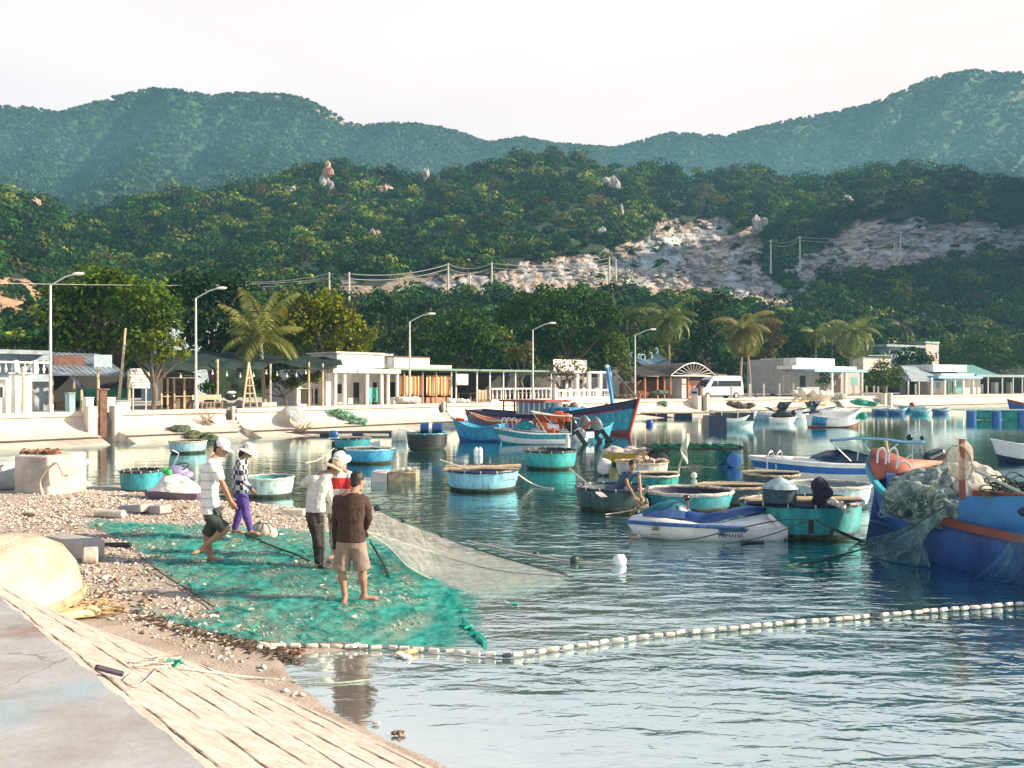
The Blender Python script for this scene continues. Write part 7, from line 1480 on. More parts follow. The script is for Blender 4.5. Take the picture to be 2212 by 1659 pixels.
rings = [[V(x_, sy_*.18*k_, sz_*.155*k_) for sy_, sz_ in ((-1,-1),(1,-1),(1,1),(-1,1))] for x_, k_ in ((-.31,.7),(-.27,1),(.1,1.02),(.24,.92),(.30,.6))]
om = MB().loft(rings).xf(Mc).build('outboard_motor', pm('dark_grey_cowl', (.025,.04,.05), .3), ts, angle=30); om.modifiers.new('b','BEVEL').width = .02
text('YAMAHA', .105, I@(Mc@Matrix.Translation((-.02,-.19,.04))@RX), mwh, om, 'lettering', .004)
MB().box((.06,-.187,-.07), (.34,.012,.022)).xf(Mc).build('red_flash', mred, om)
MB().beam(cc_+V(.05,.05,-.1), cc_+V(-.12,.1,-.75), .14, .1).build('leg', mengb, om)
# --- big blue fishing boat at the right
st_ = [((1884,978,15.4),(1922,1160,15.3),.06),((1876,1012,15.05),(1932,1182,14.9),.50),((1905,1058,14.6),(1955,1196,14.4),.85),((1955,1090,14.0),(1990,1210,13.8),1.1),((2010,1113,13.3),(2040,1222,13.2),1.25),((2090,1134,12.6),(2110,1238,12.7),1.32),((2190,1156,11.9),(2205,1254,12.1),1.34),((2330,1188,11.2),(2340,1285,11.4),1.34),((2600,1255,9.6),(2600,1370,9.8),1.22)]
tb = thing('fishing_boat', 'big blue wooden fishing boat heaped with netting, cut by the right edge', 'boat', V(8.2,13,0)); pr = V(.975,.22,0)
rings = []; gL = []; gR = []
for g_, w_, hb in st_:
    g_, w_ = P(*g_), P(*w_); w_.z = 0; cz = g_+pr*hb; k0 = w_.lerp(V(cz.x, cz.y, 0), .45)-V(0,0,.3); rW = w_+pr*2*(V(cz.x,cz.y,0)-V(g_.x,g_.y,0)).length*.8-pr*0; gr_ = cz+pr*hb
    wR = V(gr_.x, gr_.y, 0)-pr*((w_-V(g_.x,g_.y,0)).dot(pr)); m1 = g_.lerp(w_, .5)-pr*.04
    rings.append([g_, m1, w_, k0, wR, gr_.lerp(wR, .5)+pr*.04, gr_]); gL.append(g_); gR.append(gr_)
rs2 = []
for j in range(7): rs2.append(smoothpath([r_[j] for r_ in rings], 5))
rings2 = [[rs2[j][i] for j in range(7)] for i in range(len(rs2[0]))]
MB().add(rings2[-1], [tuple(range(7))]).build('transom', pm('deep_blue_hull', (.03,.10,.30)), tb)
h = MB().loft(rings2, closed=False).build('hull', pm('indigo_blue_hull', (.03,.095,.30), .45, .18, scale=1.5), tb, angle=60); h.modifiers.new('s','SOLIDIFY').thickness = .05
GL, GR = rs2[0], rs2[6]
MB().loft([[a+V(0,0,.03)-pr*.05, a+V(0,0,-.09)-pr*.06, a+V(0,0,-.09)+pr*.05, a+V(0,0,.03)+pr*.05] for a in GL[16:]]).build('gunwale', mrb, tb, angle=30)
MB().loft([[a+V(0,0,.04)-pr*.05, a+V(0,0,-.05)-pr*.06, a+V(0,0,-.05)+pr*.05, a+V(0,0,.04)+pr*.05] for a in GL[:17]]).loft([[a+V(0,0,.04)-pr*.05, a+V(0,0,-.05)-pr*.06, a+V(0,0,-.05)+pr*.05, a+V(0,0,.04)+pr*.05] for a in GR]).build('blue_gunwale', pm('turquoise_trim', (.05,.36,.48), .4), tb, angle=30)
MB().loft([[a.lerp(b2, .03)-V(0,0,max(.0, a.z-.42)), a.lerp(b2, .97)-V(0,0,max(0., b2.z-.42))] for a, b2 in zip(GL, GR)], closed=False).build('deck', pm('blue_deck', (.04,.16,.26), .6, .2), tb)
MB().loft([[GL[0]+V(0,0,.05), GR[0]+V(0,0,.05)], [GL[4]+V(0,0,.05), GR[4]+V(0,0,.05)], [GL[8]+V(0,0,.0), GR[8]+V(0,0,.30)]], closed=False).build('bow_deck', pm('faded_red_deck', (.42,.12,.08), .6, .2), tb).modifiers.new('s','SOLIDIFY').thickness = .06
def box8(x0, x1, y0, y1, D0, D1, dep): 
    a, b2 = P(x0, y1, D0), P(x1, y1, D1); a2, b3 = P(x0, y0, D0), P(x1, y0, D1); b2.z = a.z = min(a.z, .8); a2.x, a2.y, b3.x, b3.y = a.x, a.y, b2.x, b2.y; return MB().loft([[a, b2, b2+pr*dep, a+pr*dep], [a2, b3, b3+pr*dep, a2+pr*dep]])
box8(2070, 2330, 1072, 1150, 12.9, 11.6, 1.6).build('cabin_side', pm('cabin_blue', (.04,.22,.50), .5, .12), tb, angle=30)
a, b2 = P(2092,1066,12.8), P(2330,1088,11.6); MB().beam(a+pr*.1, b2+pr*.1, .12, .12).beam(a+pr*1.6, b2+pr*1.6, .12, .12).build('cabin_rail', mrb, tb)
MB().beam(P(2078,1078,12.85), P(2078,948,12.85), .065, .06).build('red_post', pm('red_brown_post', (.30,.11,.08), .7), tb)
MB().beam(P(2088,1076,12.85), P(2087,1020,12.85), .04).build('white_post', mwhite, tb)
mb = MB(); 
for x in (1905, 1930): mb.tube(smoothpath([P(x-10,1000,14.8), P(x-8,975,14.8), P(x+2,968,14.8), P(x+9,980,14.8), P(x+8,1003,14.8)], 4), .018, 6)
mb.tube(smoothpath([P(1936,1012,14.6), P(1942,1000,14.6), P(1956,997,14.6), P(1968,1010,14.6)], 4), .02, 6).build('bow_fittings', mwh, tb)
MB().tube([P(1912,1040,14.9), P(1932,1042,14.85)], .17, 14).build('blue_drum', mblu2, tb)
dd = -.03; a = P(2123,1178,12.36)+V(dd,0,0)
mk = MB(); Q = lambda x, y: P(x, y, lerp(12.62, 12.2, (x-2110)/95))-pr*.09
mk.tube([Q(2123,1177), Q(2135,1169), Q(2148,1168), Q(2143,1177), Q(2133,1186)], .014, 6).build('painted_mark', pm('pinkish_white', (.60,.45,.58), .6, .3, scale=30), tb)
MB().ball(P(2212,1106,11.7), .07, 10, 8).tube([P(2204,1106,11.72), P(2225,1106,11.8)], .05, 8).build('bollard', mnavy, tb)
# netting heaped on it
mnh = alpha_mat('grey_green_net', (.10,.19,.18), (.50,.55,.50), .8, 1.0, 1.6, transl=.3, stretch=(1,1,1)); mnp = alpha_mat('cream_net', (.56,.54,.46), (.76,.73,.62), .9, 1.0, 6.0, transl=.3)
tt = thing('net_heap', 'huge grey-green net heap with rope loops piled on the right fishing boat', 'net', P(2000,1110,13.8)); mb = MB(); rg = random.Random(8)
hump = [(1960,1066,14.0,.34),(1990,1056,14.0,.37),(2025,1048,13.9,.38),(2050,1066,13.7,.40),(2000,1080,13.7,.42),(1965,1090,13.8,.32),(2035,1095,13.4,.34),(2010,1110,13.3,.30),(1940,1080,14.1,.24),(2055,1100,13.2,.26),(1945,1050,14.2,.2)]
for x, y, D_, r_ in hump: mb.ball(P(x, y, D_), r_, 14, 9, (1,1,.85))
o_ = mb.build('netting', mnh, tt); remesh(o_, .035, 3); dm = o_.modifiers.new('d','DISPLACE'); tx2 = bpy.data.textures.new('netfold', 'CLOUDS'); tx2.noise_scale = .16; tx2.noise_depth = 4; dm.texture = tx2; dm.strength = .26
mb = MB()
for k in range(16):
    x0, y0 = rg.uniform(1920, 2040), rg.uniform(1035, 1090); D_ = 13.25 if x0 > 1960 else 13.6; mb.tube(smoothpath([P(x0, y0, D_-.1), P(x0-rg.uniform(8,22), y0+rg.uniform(8,22), D_-.2), P(x0-rg.uniform(0,14), y0+rg.uniform(26,46), D_-.22), P(x0+rg.uniform(6,26), y0+rg.uniform(18,36), D_-.15)], 6), .009 if k % 2 else .016, 6)
mb.build('rope_loops', MC['dark_net_rope'], tt)
mb = MB()
for k in range(14):
    x0, y0 = rg.uniform(1905, 1945), rg.uniform(1060, 1100); mb.tube(smoothpath([P(x0, y0, 13.9), P(x0-rg.uniform(4,14), y0+rg.uniform(6,16), 13.8), P(x0-rg.uniform(-4,8), y0+rg.uniform(16,26), 13.8), P(x0+rg.uniform(6,18), y0+rg.uniform(8,20), 13.8), P(x0, y0, 13.9)], 5), .007, 5)
mb.build('cord_loops', MC['pale_net_rope'], tt)
tt = thing('net_heap', 'sunlit cream net heap behind the red post on the right fishing boat', 'net', P(2100,1060,13.6)); mb = MB()
for x, y, D_, r_ in ((2075,1040,13.7,.34),(2100,1035,13.7,.36),(2125,1045,13.6,.32),(2095,1060,13.4,.3),(2060,1030,13.9,.3),(2135,1062,13.4,.2)): mb.ball(P(x, y, D_), r_, 14, 9, (1,1,.8))
o_ = mb.build('netting', mnp, tt); remesh(o_, .035, 3); dm = o_.modifiers.new('d','DISPLACE'); dm.texture = tx2; dm.strength = .16
tt = thing('rope_pile', 'tangle of dark green coiled rope on the right fishing boat cabin', 'rope', P(2170,1060,12.7)); mb = MB()
for k in range(60):
    c = P(rg.uniform(2135, 2290), rg.uniform(1034, 1066), rg.uniform(12.3,12.9)); ra = rg.uniform(.07,.15); a1, a2 = rg.uniform(0,6), rg.uniform(.3,1.2); mb.tube([c+V(ra*math.cos(i*.6), ra*math.sin(i*.6)*math.sin(a1), ra*.8*math.sin(i*.6)*math.cos(a1*.3)) for i in range(11)], .011, 5)
mb.build('coils', pm('dark_green_rope', (.02,.05,.035), .8, .3, scale=20), tt)
# draped net from heap to the water
def drape(name, lab, top_, bot_, m, nu=30, nv=24, wr=.05, sag_=.25):
    T_, B_ = smoothpath(top_, 6), smoothpath(bot_, 6); t_ = thing(name, lab, 'net', top_[0])
    def fn(u, v):
        i = u*(len(T_)-1); i0 = min(int(i), len(T_)-2); a = T_[i0].lerp(T_[i0+1], i-i0); i = u*(len(B_)-1); i0 = min(int(i), len(B_)-2); b = B_[i0].lerp(B_[i0+1], i-i0); p = a.lerp(b, v)
        p.z -= sag_*math.sin(math.pi*v)*(.5+.5*u); p.x += wr*math.sin(u*38+v*4); p.y += wr*math.cos(u*31-v*3); p.z = max(p.z, .01); return p
    MB().grid(fn, nu*2, nv).build('netting', m, t_); return t_
mdr = alpha_mat('drift_net', (.12,.26,.25), (.36,.50,.46), .12, .62, 3.5, transl=.3, stretch=(1,1,.4))
drape('draped_net', 'translucent net trailing from the right fishing boat down into the water', [P(2052,1085,12.75), P(2040,1098,12.7), P(2010,1118,12.75), P(1985,1125,12.9)], [G(1850,1165,.02), G(1880,1195,.02), G(1935,1216,.02), G(2010,1225,.02)], mdr)
drape('draped_net', 'thin net hanging over the near side of the right fishing boat by the frame edge', [P(2185,1150,11.75), P(2240,1158,11.5), P(2300,1170,11.2)], [G(2105,1248,.02), G(2200,1262,.02), G(2300,1290,.02)], alpha_mat('thin_net', (.10,.25,.30), (.25,.40,.42), .05, .35, 3, transl=.3, stretch=(1,1,.4)))
t_ = thing('mooring_rope', 'long dark rope running from the net heap down-left across the water', 'rope', P(2040,1095,12.6)); MB().tube(smoothpath([P(2045,1092,12.5), P(1990,1125,12.7), P(1930,1160,13.4), G(1850,1190,.05), G(1760,1210,.02), G(1700,1222,.01)], 6), .014, 6).build('strand', MC['dark_net_rope'], t_)
# hand net with hoop
tt = thing('hand_net', 'landing net with hoop and pointed mesh bag standing on the right boat', 'hand net', P(2110,1015,12.6))
c = P(2072,1000,12.7)
MB().tube([c+V(.20*math.cos(a*.314), .10*math.sin(a*.314), .27*math.sin(a*.314)) for a in range(21)], .008, 7).build('hoop', pm('brown_hoop', (.22,.15,.08), .7), tt)
mng = alpha_mat('gauzy_net', (.60,.52,.40), (.74,.64,.50), .30, .70, 14, transl=.5)
MB().loft([[c+V(.20*math.cos(a*.349)*k+.15*math.sin(math.pi*(1-k))+.04*(1-k), .25*(1-k), .27*math.sin(a*.349)*k+(1-k)*.40) for a in range(19)] for k in (1,.92,.8,.62,.42,.2,.03)], closed=False, caps=False).build('bag', mng, tt)
MB().tube([P(2110,1018,12.6), P(2118,1022,12.5), P(2260,1090,11.6)], [.03,.022,.022], 8).build('pole', mgreyh, tt)
# --- central blue fishing boat
mcb = pm('central_teal_hull', (.03,.30,.42), .4, .12)
A_ = G(1030,925)+V(-.3,2.2,0); B2 = G(1372,941)+V(0,.3,0)
tc, M, L_, w, sh, pt = hullboat('large teal and navy wooden fishing boat with red stem, blue mast and red cabin roof', A_, B2, 2.9, .95, [mrb, mcb, mnavy], band=(.24,.80), draft=.35, bow=1.15, stern=.25, rake=.75, tw=.6, name='fishing_boat', gun=mnavy, floor=.5)
I = M.inverted()
stm = [pt(1, k/8, 1)*Vector((1,0,1))+V(.04,0,0) for k in range(9)]; MB().loft([[p+V(0,-.07,0), p+V(.12,-.05,0), p+V(.12,.05,0), p+V(0,.07,0)] for p in stm+[stm[-1]+V(.08,0,.35)]]).build('stem', mred, tc, local=True)
MB().tube([pt(i/22, .80, -1)+V(0,-.03,0) for i in range(0, 22)], .05, 6).tube([pt(i/22, .80, 1)+V(0,.03,0) for i in range(0, 22)], .05, 6).build('magenta_strake', pm('magenta_strake', (.35,.03,.12), .5), tc, local=True)
Dc = M.translation.y
u0, u1 = (I@P(1095,875,Dc)).x, (I@P(1205,875,Dc)).x; z0_, z1_ = .8, zt(868, Dc+1.0)
cab = MB().box(((u0+u1)/2, 0, (z0_+z1_)/2), (u1-u0, 1.9, z1_-z0_)).build('cabin', mwh, tc, local=True, angle=30)
for k in range(7): MB().box((u0+.45+k*.46, -.96, (z0_+z1_)/2+.15), (.30, .03, .72)).build('window', pm('blue_glass', (.05,.20,.34), .2), cab, local=True)
ur0 = (I@P(1072,865,Dc+1)).x; MB().box(((ur0+u1)/2+.2, 0, z1_+.08), (u1-ur0+.6, 2.5, .12)).build('cabin_roof', mred if False else pm('dark_red_roof', (.28,.05,.04), .6), tc, local=True)
MB().box((u1+1.1, 0, 1.15), (2.0, 1.7, .75)).build('blue_hatch', mblu, tc, local=True)
for x in (ur0+.1, u0-.1): MB().box((x, -1.0, 1.3), (.08,.08,1.2)).build('roof_post', mrb, tc, local=True)
a, b2 = I@P(1326,893,Dc-.3), I@P(1311,792,Dc-.3); MB().tube([a, a.lerp(b2,.5), b2], [.12,.11,.10], 10).tube([a+V(.0,.1,0), b2+V(.1,.1,.1)], .05, 8).build('mast', pm('mast_blue', (.05,.26,.50), .5), tc, local=True); MB().ball(b2, .14, 8, 6).build('mast_cap', mwh, tc, local=True)
MB().tube([I@P(1326,800,Dc), I@P(1385,868,Dc-1)], .015, 5).build('stay', mgreyh, tc, local=True)
MB().tube(smoothpath([I@P(1255,878,Dc-.5), I@P(1275,884,Dc-.5), I@P(1300,879,Dc-.5), I@P(1312,872,Dc-.5)]), .06, 8).ball(I@P(1240,878,Dc-.3), .3, 10, 7).ball(I@P(1222,880,Dc-.3), .25, 10, 7).build('deck_gear', pm('mixed_gear', (.30,.20,.15), .9, .6, scale=9), tc, local=True)
oar('long white spar lying over the boats in front of the red cabin roof', P(1150,893,43.5), P(1262,905,42.8), mwhite, False, 'spar')
# --- blue wooden rowboat
tr_, M, L_, w, sh, pt = hullboat('sky blue open wooden boat with curved bow, left of the teal speedboat', G(1080,956)+V(.1,.8,0), G(990,956)+V(-.1,1.4,0), 1.5, .62, [mblu2, mblu, mblu], draft=.25, bow=.55, stern=.3, rake=.45, name='rowing_boat', tw=.85, gun=mteal_h)
thwarts(tr_, L_, w, sh, (.25,.5,.75), mblu); MB().tube([M.inverted()@P(985,905,41.5), M.inverted()@P(1003,908,41.5)], .09, 6).build('red_rag', mred, tr_, local=True)
# dark boat bow between them
hullboat('dark blue boat with pale deck edge behind the sky blue open boat', G(1120,946)+V(0,3.5,0), G(1020,938)+V(0,1.0,0), 1.6, .75, [mnavy, mblu2, mrb], draft=.3, bow=.5, stern=.1, name='boat', gun=mtan)
# --- teal speedboat with life vests
t1, M, L_, w, sh, pt = hullboat('teal and white speedboat with orange life vests under a pale awning', G(1235,962)+V(0,.7,0), G(1080,962)+V(0,.9,0), 1.7, .55, [mteal_h, mwh, mteal_h, ], band=(.35,.62), draft=.25, bow=.25, stern=0, rake=.45, name='speedboat', gun=mwh, floor=.25, full=2.1); I = M.inverted(); Dc = M.translation.y
MB().loft([[V(-L_/2+L_*s_*.97, -w(s_)*.97, sh(s_)), V(-L_/2+L_*s_*.97, 0, sh(s_)+.08), V(-L_/2+L_*s_*.97, w(s_)*.97, sh(s_))] for s_ in (.5,.65,.8,.92,.97)], closed=False).build('foredeck', mwh, t1, local=True).modifiers.new('s','SOLIDIFY').thickness = .03
MB().loft([[I@P(x, yb, Dc-w_), I@P(x+dx, yt, Dc-w_*.7), I@P(x+dx, yt, Dc+w_*.7), I@P(x, yb, Dc+w_)] for x, dx, yb, yt, w_ in ((1106,3,926,923,.3),(1118,4,926,911,.6),(1140,0,925,909,.7),(1164,0,925,924,.72))]).build('windscreen', pm('teal_cover', (.02,.25,.27), .3), t1, local=True, angle=40)
rl = MB()
for x in (1092, 1102, 1114): rl.tube(smoothpath([I@P(x-5,930,Dc-.3), I@P(x-8,908,Dc-.3), I@P(x-2,903,Dc-.2), I@P(x+5,912,Dc-.1), I@P(x+6,930,Dc)], 4), .025, 6)
rl.build('bow_rail', msteel, t1, local=True)
for k, (x, y, r_) in enumerate(((1160,912,10),(1174,920,10),(1168,904,8),(1190,935,8),(1200,934,8),(1196,904,10),(1212,908,10),(1222,902,10),(1184,905,8),(1206,897,9),(1216,918,9))):
    D_ = Dc+(-.4 if k % 2 else .3); c = I@P(x, y, D_); mb = MB()
    for sx in (-1, 1): mb.box(c+V(sx*.11,0,0), (.18,.12,.42), M=Matrix.Rotation(.2*math.sin(k*2), 3, 'Y'))
    mb.box(c+V(0,.03,.12), (.2,.08,.15)); o_ = mb.build('life_vest', mor, t1, local=True); o_.modifiers.new('b','BEVEL').width = .03
    MB().box(c+V(0,-.07,.05), (.40,.02,.03)).build('strap', mwh, o_, local=True)
MB().grid(lambda u, v: I@(P(lerp(1145,1236,u), lerp(889,899,u)+3*math.sin(math.pi*u), Dc+lerp(-.7,.7,v))+V(0,0,.08*math.sin(math.pi*v))), 14, 6).build('awning', mcream2, t1, local=True).modifiers.new('s','SOLIDIFY').thickness = .02
fr = MB(); [fr.tube([I@P(a, b_, Dc+d_), I@P(c_, e_, Dc+d_)], .02, 6) for d_ in (-.65,.65) for a, b_, c_, e_ in ((1150,890,1180,935),(1234,900,1234,940),(1170,892,1205,930))]; fr.build('awning_frame', msteel, t1, local=True)
outboard(t1, Matrix.Translation(I@P(1240,930,Dc-.1))@Matrix.Rotation(R(180)+0, 4, 'Z')@Matrix.Rotation(R(-35), 4, 'Y'), 1.45, mengb)
t2, M, L_, w, sh, pt = hullboat('white speedboat stern with two tilted outboards beside the teal speedboat', G(1262,958)+V(0,1.4,0), G(1150,950)+V(0,3.4,0), 1.8, .6, [mwh, mwh, mwh], draft=.25, bow=.2, stern=0, name='speedboat', floor=.3); I = M.inverted(); Dc = (M@V(-L_/2,0,0)).y
ang = M.to_euler().z
for x, y, mm_, bd in ((1276,925,pm('silver_cowl', (.16,.16,.17), .35), mred),(1300,928,MC['silver_cowl'],None)):
    outboard(t2, Matrix.Translation(I@P(x-6, y, Dc-.2))@Matrix.Rotation(-ang, 4, 'Z')@Matrix.Rotation(R(-38), 4, 'Y'), 1.45, mm_, bd)
MB().box(I@P(1262,938,Dc-.1), (1.1,.5,.3)).build('stern_step', mwh, t2, local=True)
hullboat('small teal boat bow under the tilted outboards', G(1270,955)+V(0,3.2,0), G(1330,950)+V(0,2.4,0), 1.1, .5, [mteal_h, mcb, mcb], draft=.2, bow=.3, stern=0, name='boat')
# --- cage raft
Dr = G(1500,1011).y+.3
t = thing('cage_raft', 'floating fish cage raft of green netting on dark and blue barrels', 'fish cage', P(1505,1000,Dr)); a0, a1 = P(1409,965,Dr), P(1602,965,Dr); Lr = a1.x-a0.x
mb = MB()
for dy in (0, 1.4): mb.beam((a0.x, Dr+dy, .66), (a1.x, Dr+dy, .66), .12, .10)
for x_ in np.linspace(a0.x, a1.x, 6): mb.beam((x_, Dr-.1, .72), (x_, Dr+1.5, .72), .08)
mb.build('frame', pm('dark_timber', (.04,.06,.05), .8, .3), t)
for x_, mm_, nm in ((P(1426,0,Dr).x, mblk2, 'dark_barrel'),(P(1584,0,Dr).x, pm('blue_float_barrel', (.03,.12,.38), .4), 'blue_barrel')):
    for dy in (.05, 1.2): MB().tube([(x_, Dr+dy-.25, .27), (x_, Dr+dy-.22, .27), (x_, Dr+dy+.4, .27), (x_, Dr+dy+.43, .27)], [.22,.27,.27,.22], 18).build(nm, mm_, t)
mcg = alpha_mat('green_cage_net', (.01,.08,.05), (.03,.22,.14), .55, .95, 5, transl=.3)
MB().grid(lambda u, v: V(lerp(a0.x+.1, a1.x-.1, u)+.02*math.sin(v*9), Dr-.02+.05*math.sin(u*25), lerp(.64, .06, v)+.05*math.sin(u*17)*v), 40, 8).build('netting', mcg, t)
MB().grid(lambda u, v: V(lerp(a0.x, a1.x, u), lerp(Dr-.08, Dr+1.3, v), .73+.05*math.sin(u*33+v*5)+.03*math.sin(u*77)), 50, 8).build('top_net', mcg, t)
t = thing('flag_pole', 'bamboo pole with a hanging pale cloth flag beside the cage raft', 'flag', G(1462,1045)); MB().tube([P(1461,1046,22.0), P(1468,1005,22.0), P(1482,965,22.0), P(1489,938,22.0)], [.03,.028,.022,.018], 8).build('pole', mbamboo, t)
MB().grid(lambda u, v: P(lerp(1488,1484,v)+lerp(0,-14*math.sin(math.pi*min(1,v*.8+.1)),u)+2*math.sin(v*8), lerp(936,1002,v), 21.95+.04*math.sin(u*6+v*9)), 8, 16).build('cloth', pm('pale_green_cloth', (.62,.66,.52), .85, .15), t).modifiers.new('s','SOLIDIFY').thickness = .01
t = thing('buoy', 'round cream float tied beside the turquoise basket boat', 'buoy', G(1499,1032)); MB().ball(G(1499,1027,.1), .10, 12, 8).build('ball', mcream, t)
# floating foam block
t = thing('foam_block', 'floating foam block, grey at left and buff at right', 'float', G(845,1040)); D_ = G(845,1040).y
for x0, x1, mm_, n_ in ((801,836,mgrey,'grey_block'),(837,900,pm('buff_foam', (.36,.28,.18), .85, .3, scale=6),'buff_block')): a, b2 = P(x0,1038,D_), P(x1,1038,D_); o_ = MB().box(((a.x+b2.x)/2, D_+.4, .06), (b2.x-a.x, .8, .46)).build(n_, mm_, t); o_.modifiers.new('b','BEVEL').width = .03
mb = MB(); [mb.rock(P(rg.uniform(868,898), 1013, D_+rg.uniform(.1,.6)), (.15,.1,.12), k) for k in range(9)]; mb.build('debris', mcream, t)
# buoys
for x, y, r_, mm_, lab in ((1338,1219,.11,mwhite,'white plastic jug float in the open water below the dark green boat'),(1241,1214,.07,MC['dark_float'],'dark round float left of the white jug'),(1158,1200,.05,MC['dark_float'],'small dark float at the end of the raised net rope'),(1403,918,.26,pm('blue_buoy', (.02,.05,.28), .4),'round dark blue buoy near the red stem of the big boat'),(1362,1106,.05,MC['yellow_hull'],'tiny yellow float by the dark green boat')):
    p = G(x, y); t = thing('buoy', lab, 'buoy', p); MB().ball(p+V(0,0,r_*.55), r_, 14, 9, (1.1,1,1)).ball(p+V(r_*.5,0,r_*1.2), r_*.35, 8, 6).build('ball', mm_, t)
for x in (1029, 1037):
    p = G(x, 984); t = thing('bottle_float', 'one of a pair of upright white bottle floats below the sky blue boat', 'buoy', p, group='pair of bottle floats'); MB().lathe([(.0,0),(.10,0),(.11,.05),(.11,.26),(.05,.32),(.05,.36),(0,.36)], p, 12).build('bottle', mwhite, t)
# ropes over the water
for pts, lab, mm_, r_ in (([G(1118,1024,.5), G(1145,1042,.12), G(1170,1052,.03), G(1195,1055,.02)], 'pale mooring rope from the basket boat with bamboo poles', mrope, .018), ([G(1308,1111,.02), G(1345,1106,.06), G(1375,1099,.15), G(1392,1094,.3)], 'pale rope trailing from the dark green boat', mrope, .014),
    ([G(1400,1172,.02), G(1500,1164,.1), P(1560,1150,14.7), P(1640,1132,14.6), P(1700,1122,14.5), P(1755,1122,14.4)], 'dark mooring rope passing across the stern of the jet ski', mr_, .013), ([P(1762,1122,14.4), P(1800,1142,14.2), G(1850,1165,.05), G(1880,1172,.02)], 'thick dark rope hanging off the big turquoise boat', mr_, .03),
    ([G(1560,1176,.02), G(1620,1166,.15), P(1680,1150,14.5), P(1740,1126,14.4)], 'second dark rope between the jet ski and the turquoise boat', mr_, .011), ([G(1010,1168,.02), G(1080,1184,.02), G(1150,1198,.02), G(1240,1212,.01), G(1330,1218,.01)], 'thin line joining the net rope to the floats', mrope, .012), ([G(660,1000,.6), G(690,992,.3), G(722,968,.3)], 'thin rope from the water to the dark blue basket boat', mrope, .015)):
    t = thing('mooring_rope', lab, 'rope', pts[0]); MB().tube(smoothpath(pts, 6), r_, 6).build('strand', mm_, t)
t = thing('fender', 'dark tyre strips hanging on the hull of the big turquoise boat', 'fender', P(1753,1140,14.4)); MB().beam(P(1752,1122,14.42), P(1752,1152,14.46), .09, .05).beam(P(1800,1140,14.2), P(1790,1165,14.25), .07, .05).build('strips', MC['tyre_rubber'], t)
# --- far boats
def far(lab, x0, x1, y, bm, mats_, free=.55, bow=.4, dy=.5, flip=False, **k):
    a, b2 = G(x0, y)+V(0,dy,0), G(x1, y)+V(0,dy,0)
    if flip: a, b2 = b2, a
    return hullboat(lab, a, b2, bm, free, mats_, bow=bow, **k)
t, M, L_, w, sh, pt = far('white and pale blue open boat with a navy stern box, under the floating dock', 1542, 1638, 925, 1.7, [mwh, mpb, mwh], .55, .55, 1.0, stern=.2, draft=.2)
MB().box((-L_/2+.3, 0, .35), (1.2,1.75,.95)).build('stern_box', mnavy, t, local=True); MB().box((.2, 0, .75), (2.4,1.2,.55)).build('covered_cargo', pm('dark_green_tarp', (.03,.07,.07), .7, .2), t, local=True)
for u_ in (-.9, .2, 1.3): MB().box((u_, -.75, .95), (.06,.06,.7)).build('stanchion', mwh, t, local=True)
t, M, L_, w, sh, pt = far('pale blue speedboat moored beyond the white and navy boat', 1636, 1722, 909, 1.8, [mpb, mpb, mwh], .6, .2, 1.2, flip=True, stern=0, draft=.2, name='speedboat')
MB().loft([[V(-.4,-.7,.6), V(-.4,.7,.6)], [V(.5,-.6,1.1), V(.5,.6,1.1)], [V(.7,-.6,1.1), V(.7,.6,1.1)]], closed=False).build('windscreen', mglass, t, local=True).modifiers.new('s','SOLIDIFY').thickness = .03
t, M, L_, w, sh, pt = far('small white jet ski in front of the pale blue speedboat', 1668, 1718, 915, 1.0, [mwh, mwh, mwh], .4, .05, .4, name='jet_ski', cat='jet ski', stern=0, draft=.2, floor=.38)
MB().ball((.1,0,.6), .42, 12, 8, (2.2,.7,.7)).ball((.9,0,.8), .22, 8, 6).build('seat', mengb, t, local=True)
t, M, L_, w, sh, pt = far('white fishing boat with blue stern quarter and green net in the bow', 1762, 1874, 925, 1.9, [mrb, mwh, mwh], .6, .75, 1.2, stern=.25, draft=.25, name='fishing_boat', band=(.33,.8))
MB().loft([[pt(s_, k_, -1)+V(0,-.02,0) for k_ in (.36,.95)] for s_ in (.0,.1,.2,.28)], closed=False).build('blue_quarter', mblu, t, local=True).modifiers.new('s','SOLIDIFY').thickness = .02
MB().box((.0,0,.85), (2.2,1.3,.55)).build('cabin', mwh, t, local=True); mb = MB(); [mb.ball((1.5+rg.uniform(-.5,.5), rg.uniform(-.4,.4), .8), .28, 8, 6) for k in range(8)]; mb.build('green_net', pm('green_net_solid', (.02,.28,.20), .8, .3, scale=9), t, local=True)
MB().tube([(-2.2,0,1.0), (-1.0,0,1.1)], .07, 8).build('engine_shaft', mnavy, t, local=True)
for k, (x, y, lab) in enumerate(((1735,906,'white speedboat with a dark green windscreen behind the outboards'),(1800,902,'white speedboat with grey cover behind the white fishing boat'))):
    t, M, L_, w, sh, pt = far(lab, x-26, x+30, y, 2.0, [mwh, mwh, mwh], .7, .25, 2.0, stern=0, name='speedboat', draft=.2)
    MB().loft([[V(-1.2,-.8,.75), V(-1.2,.8,.75)], [V(-.6,-.7,1.45), V(-.6,.7,1.45)], [V(1.0,-.7,1.45), V(1.0,.7,1.45)], [V(1.5,-.8,.8), V(1.5,.8,.8)]], closed=False).build('windscreen', pm('green_glass', (.02,.12,.11), .2) if k == 0 else mgreyh, t, local=True).modifiers.new('s','SOLIDIFY').thickness = .03
    for yy in (-.4, .4): outboard(t, Matrix.Translation((-L_/2-.15, yy, .75))@Matrix.Rotation(R(180), 4, 'Z')@Matrix.Rotation(R(-30), 4, 'Y'), 1.5, mengb)
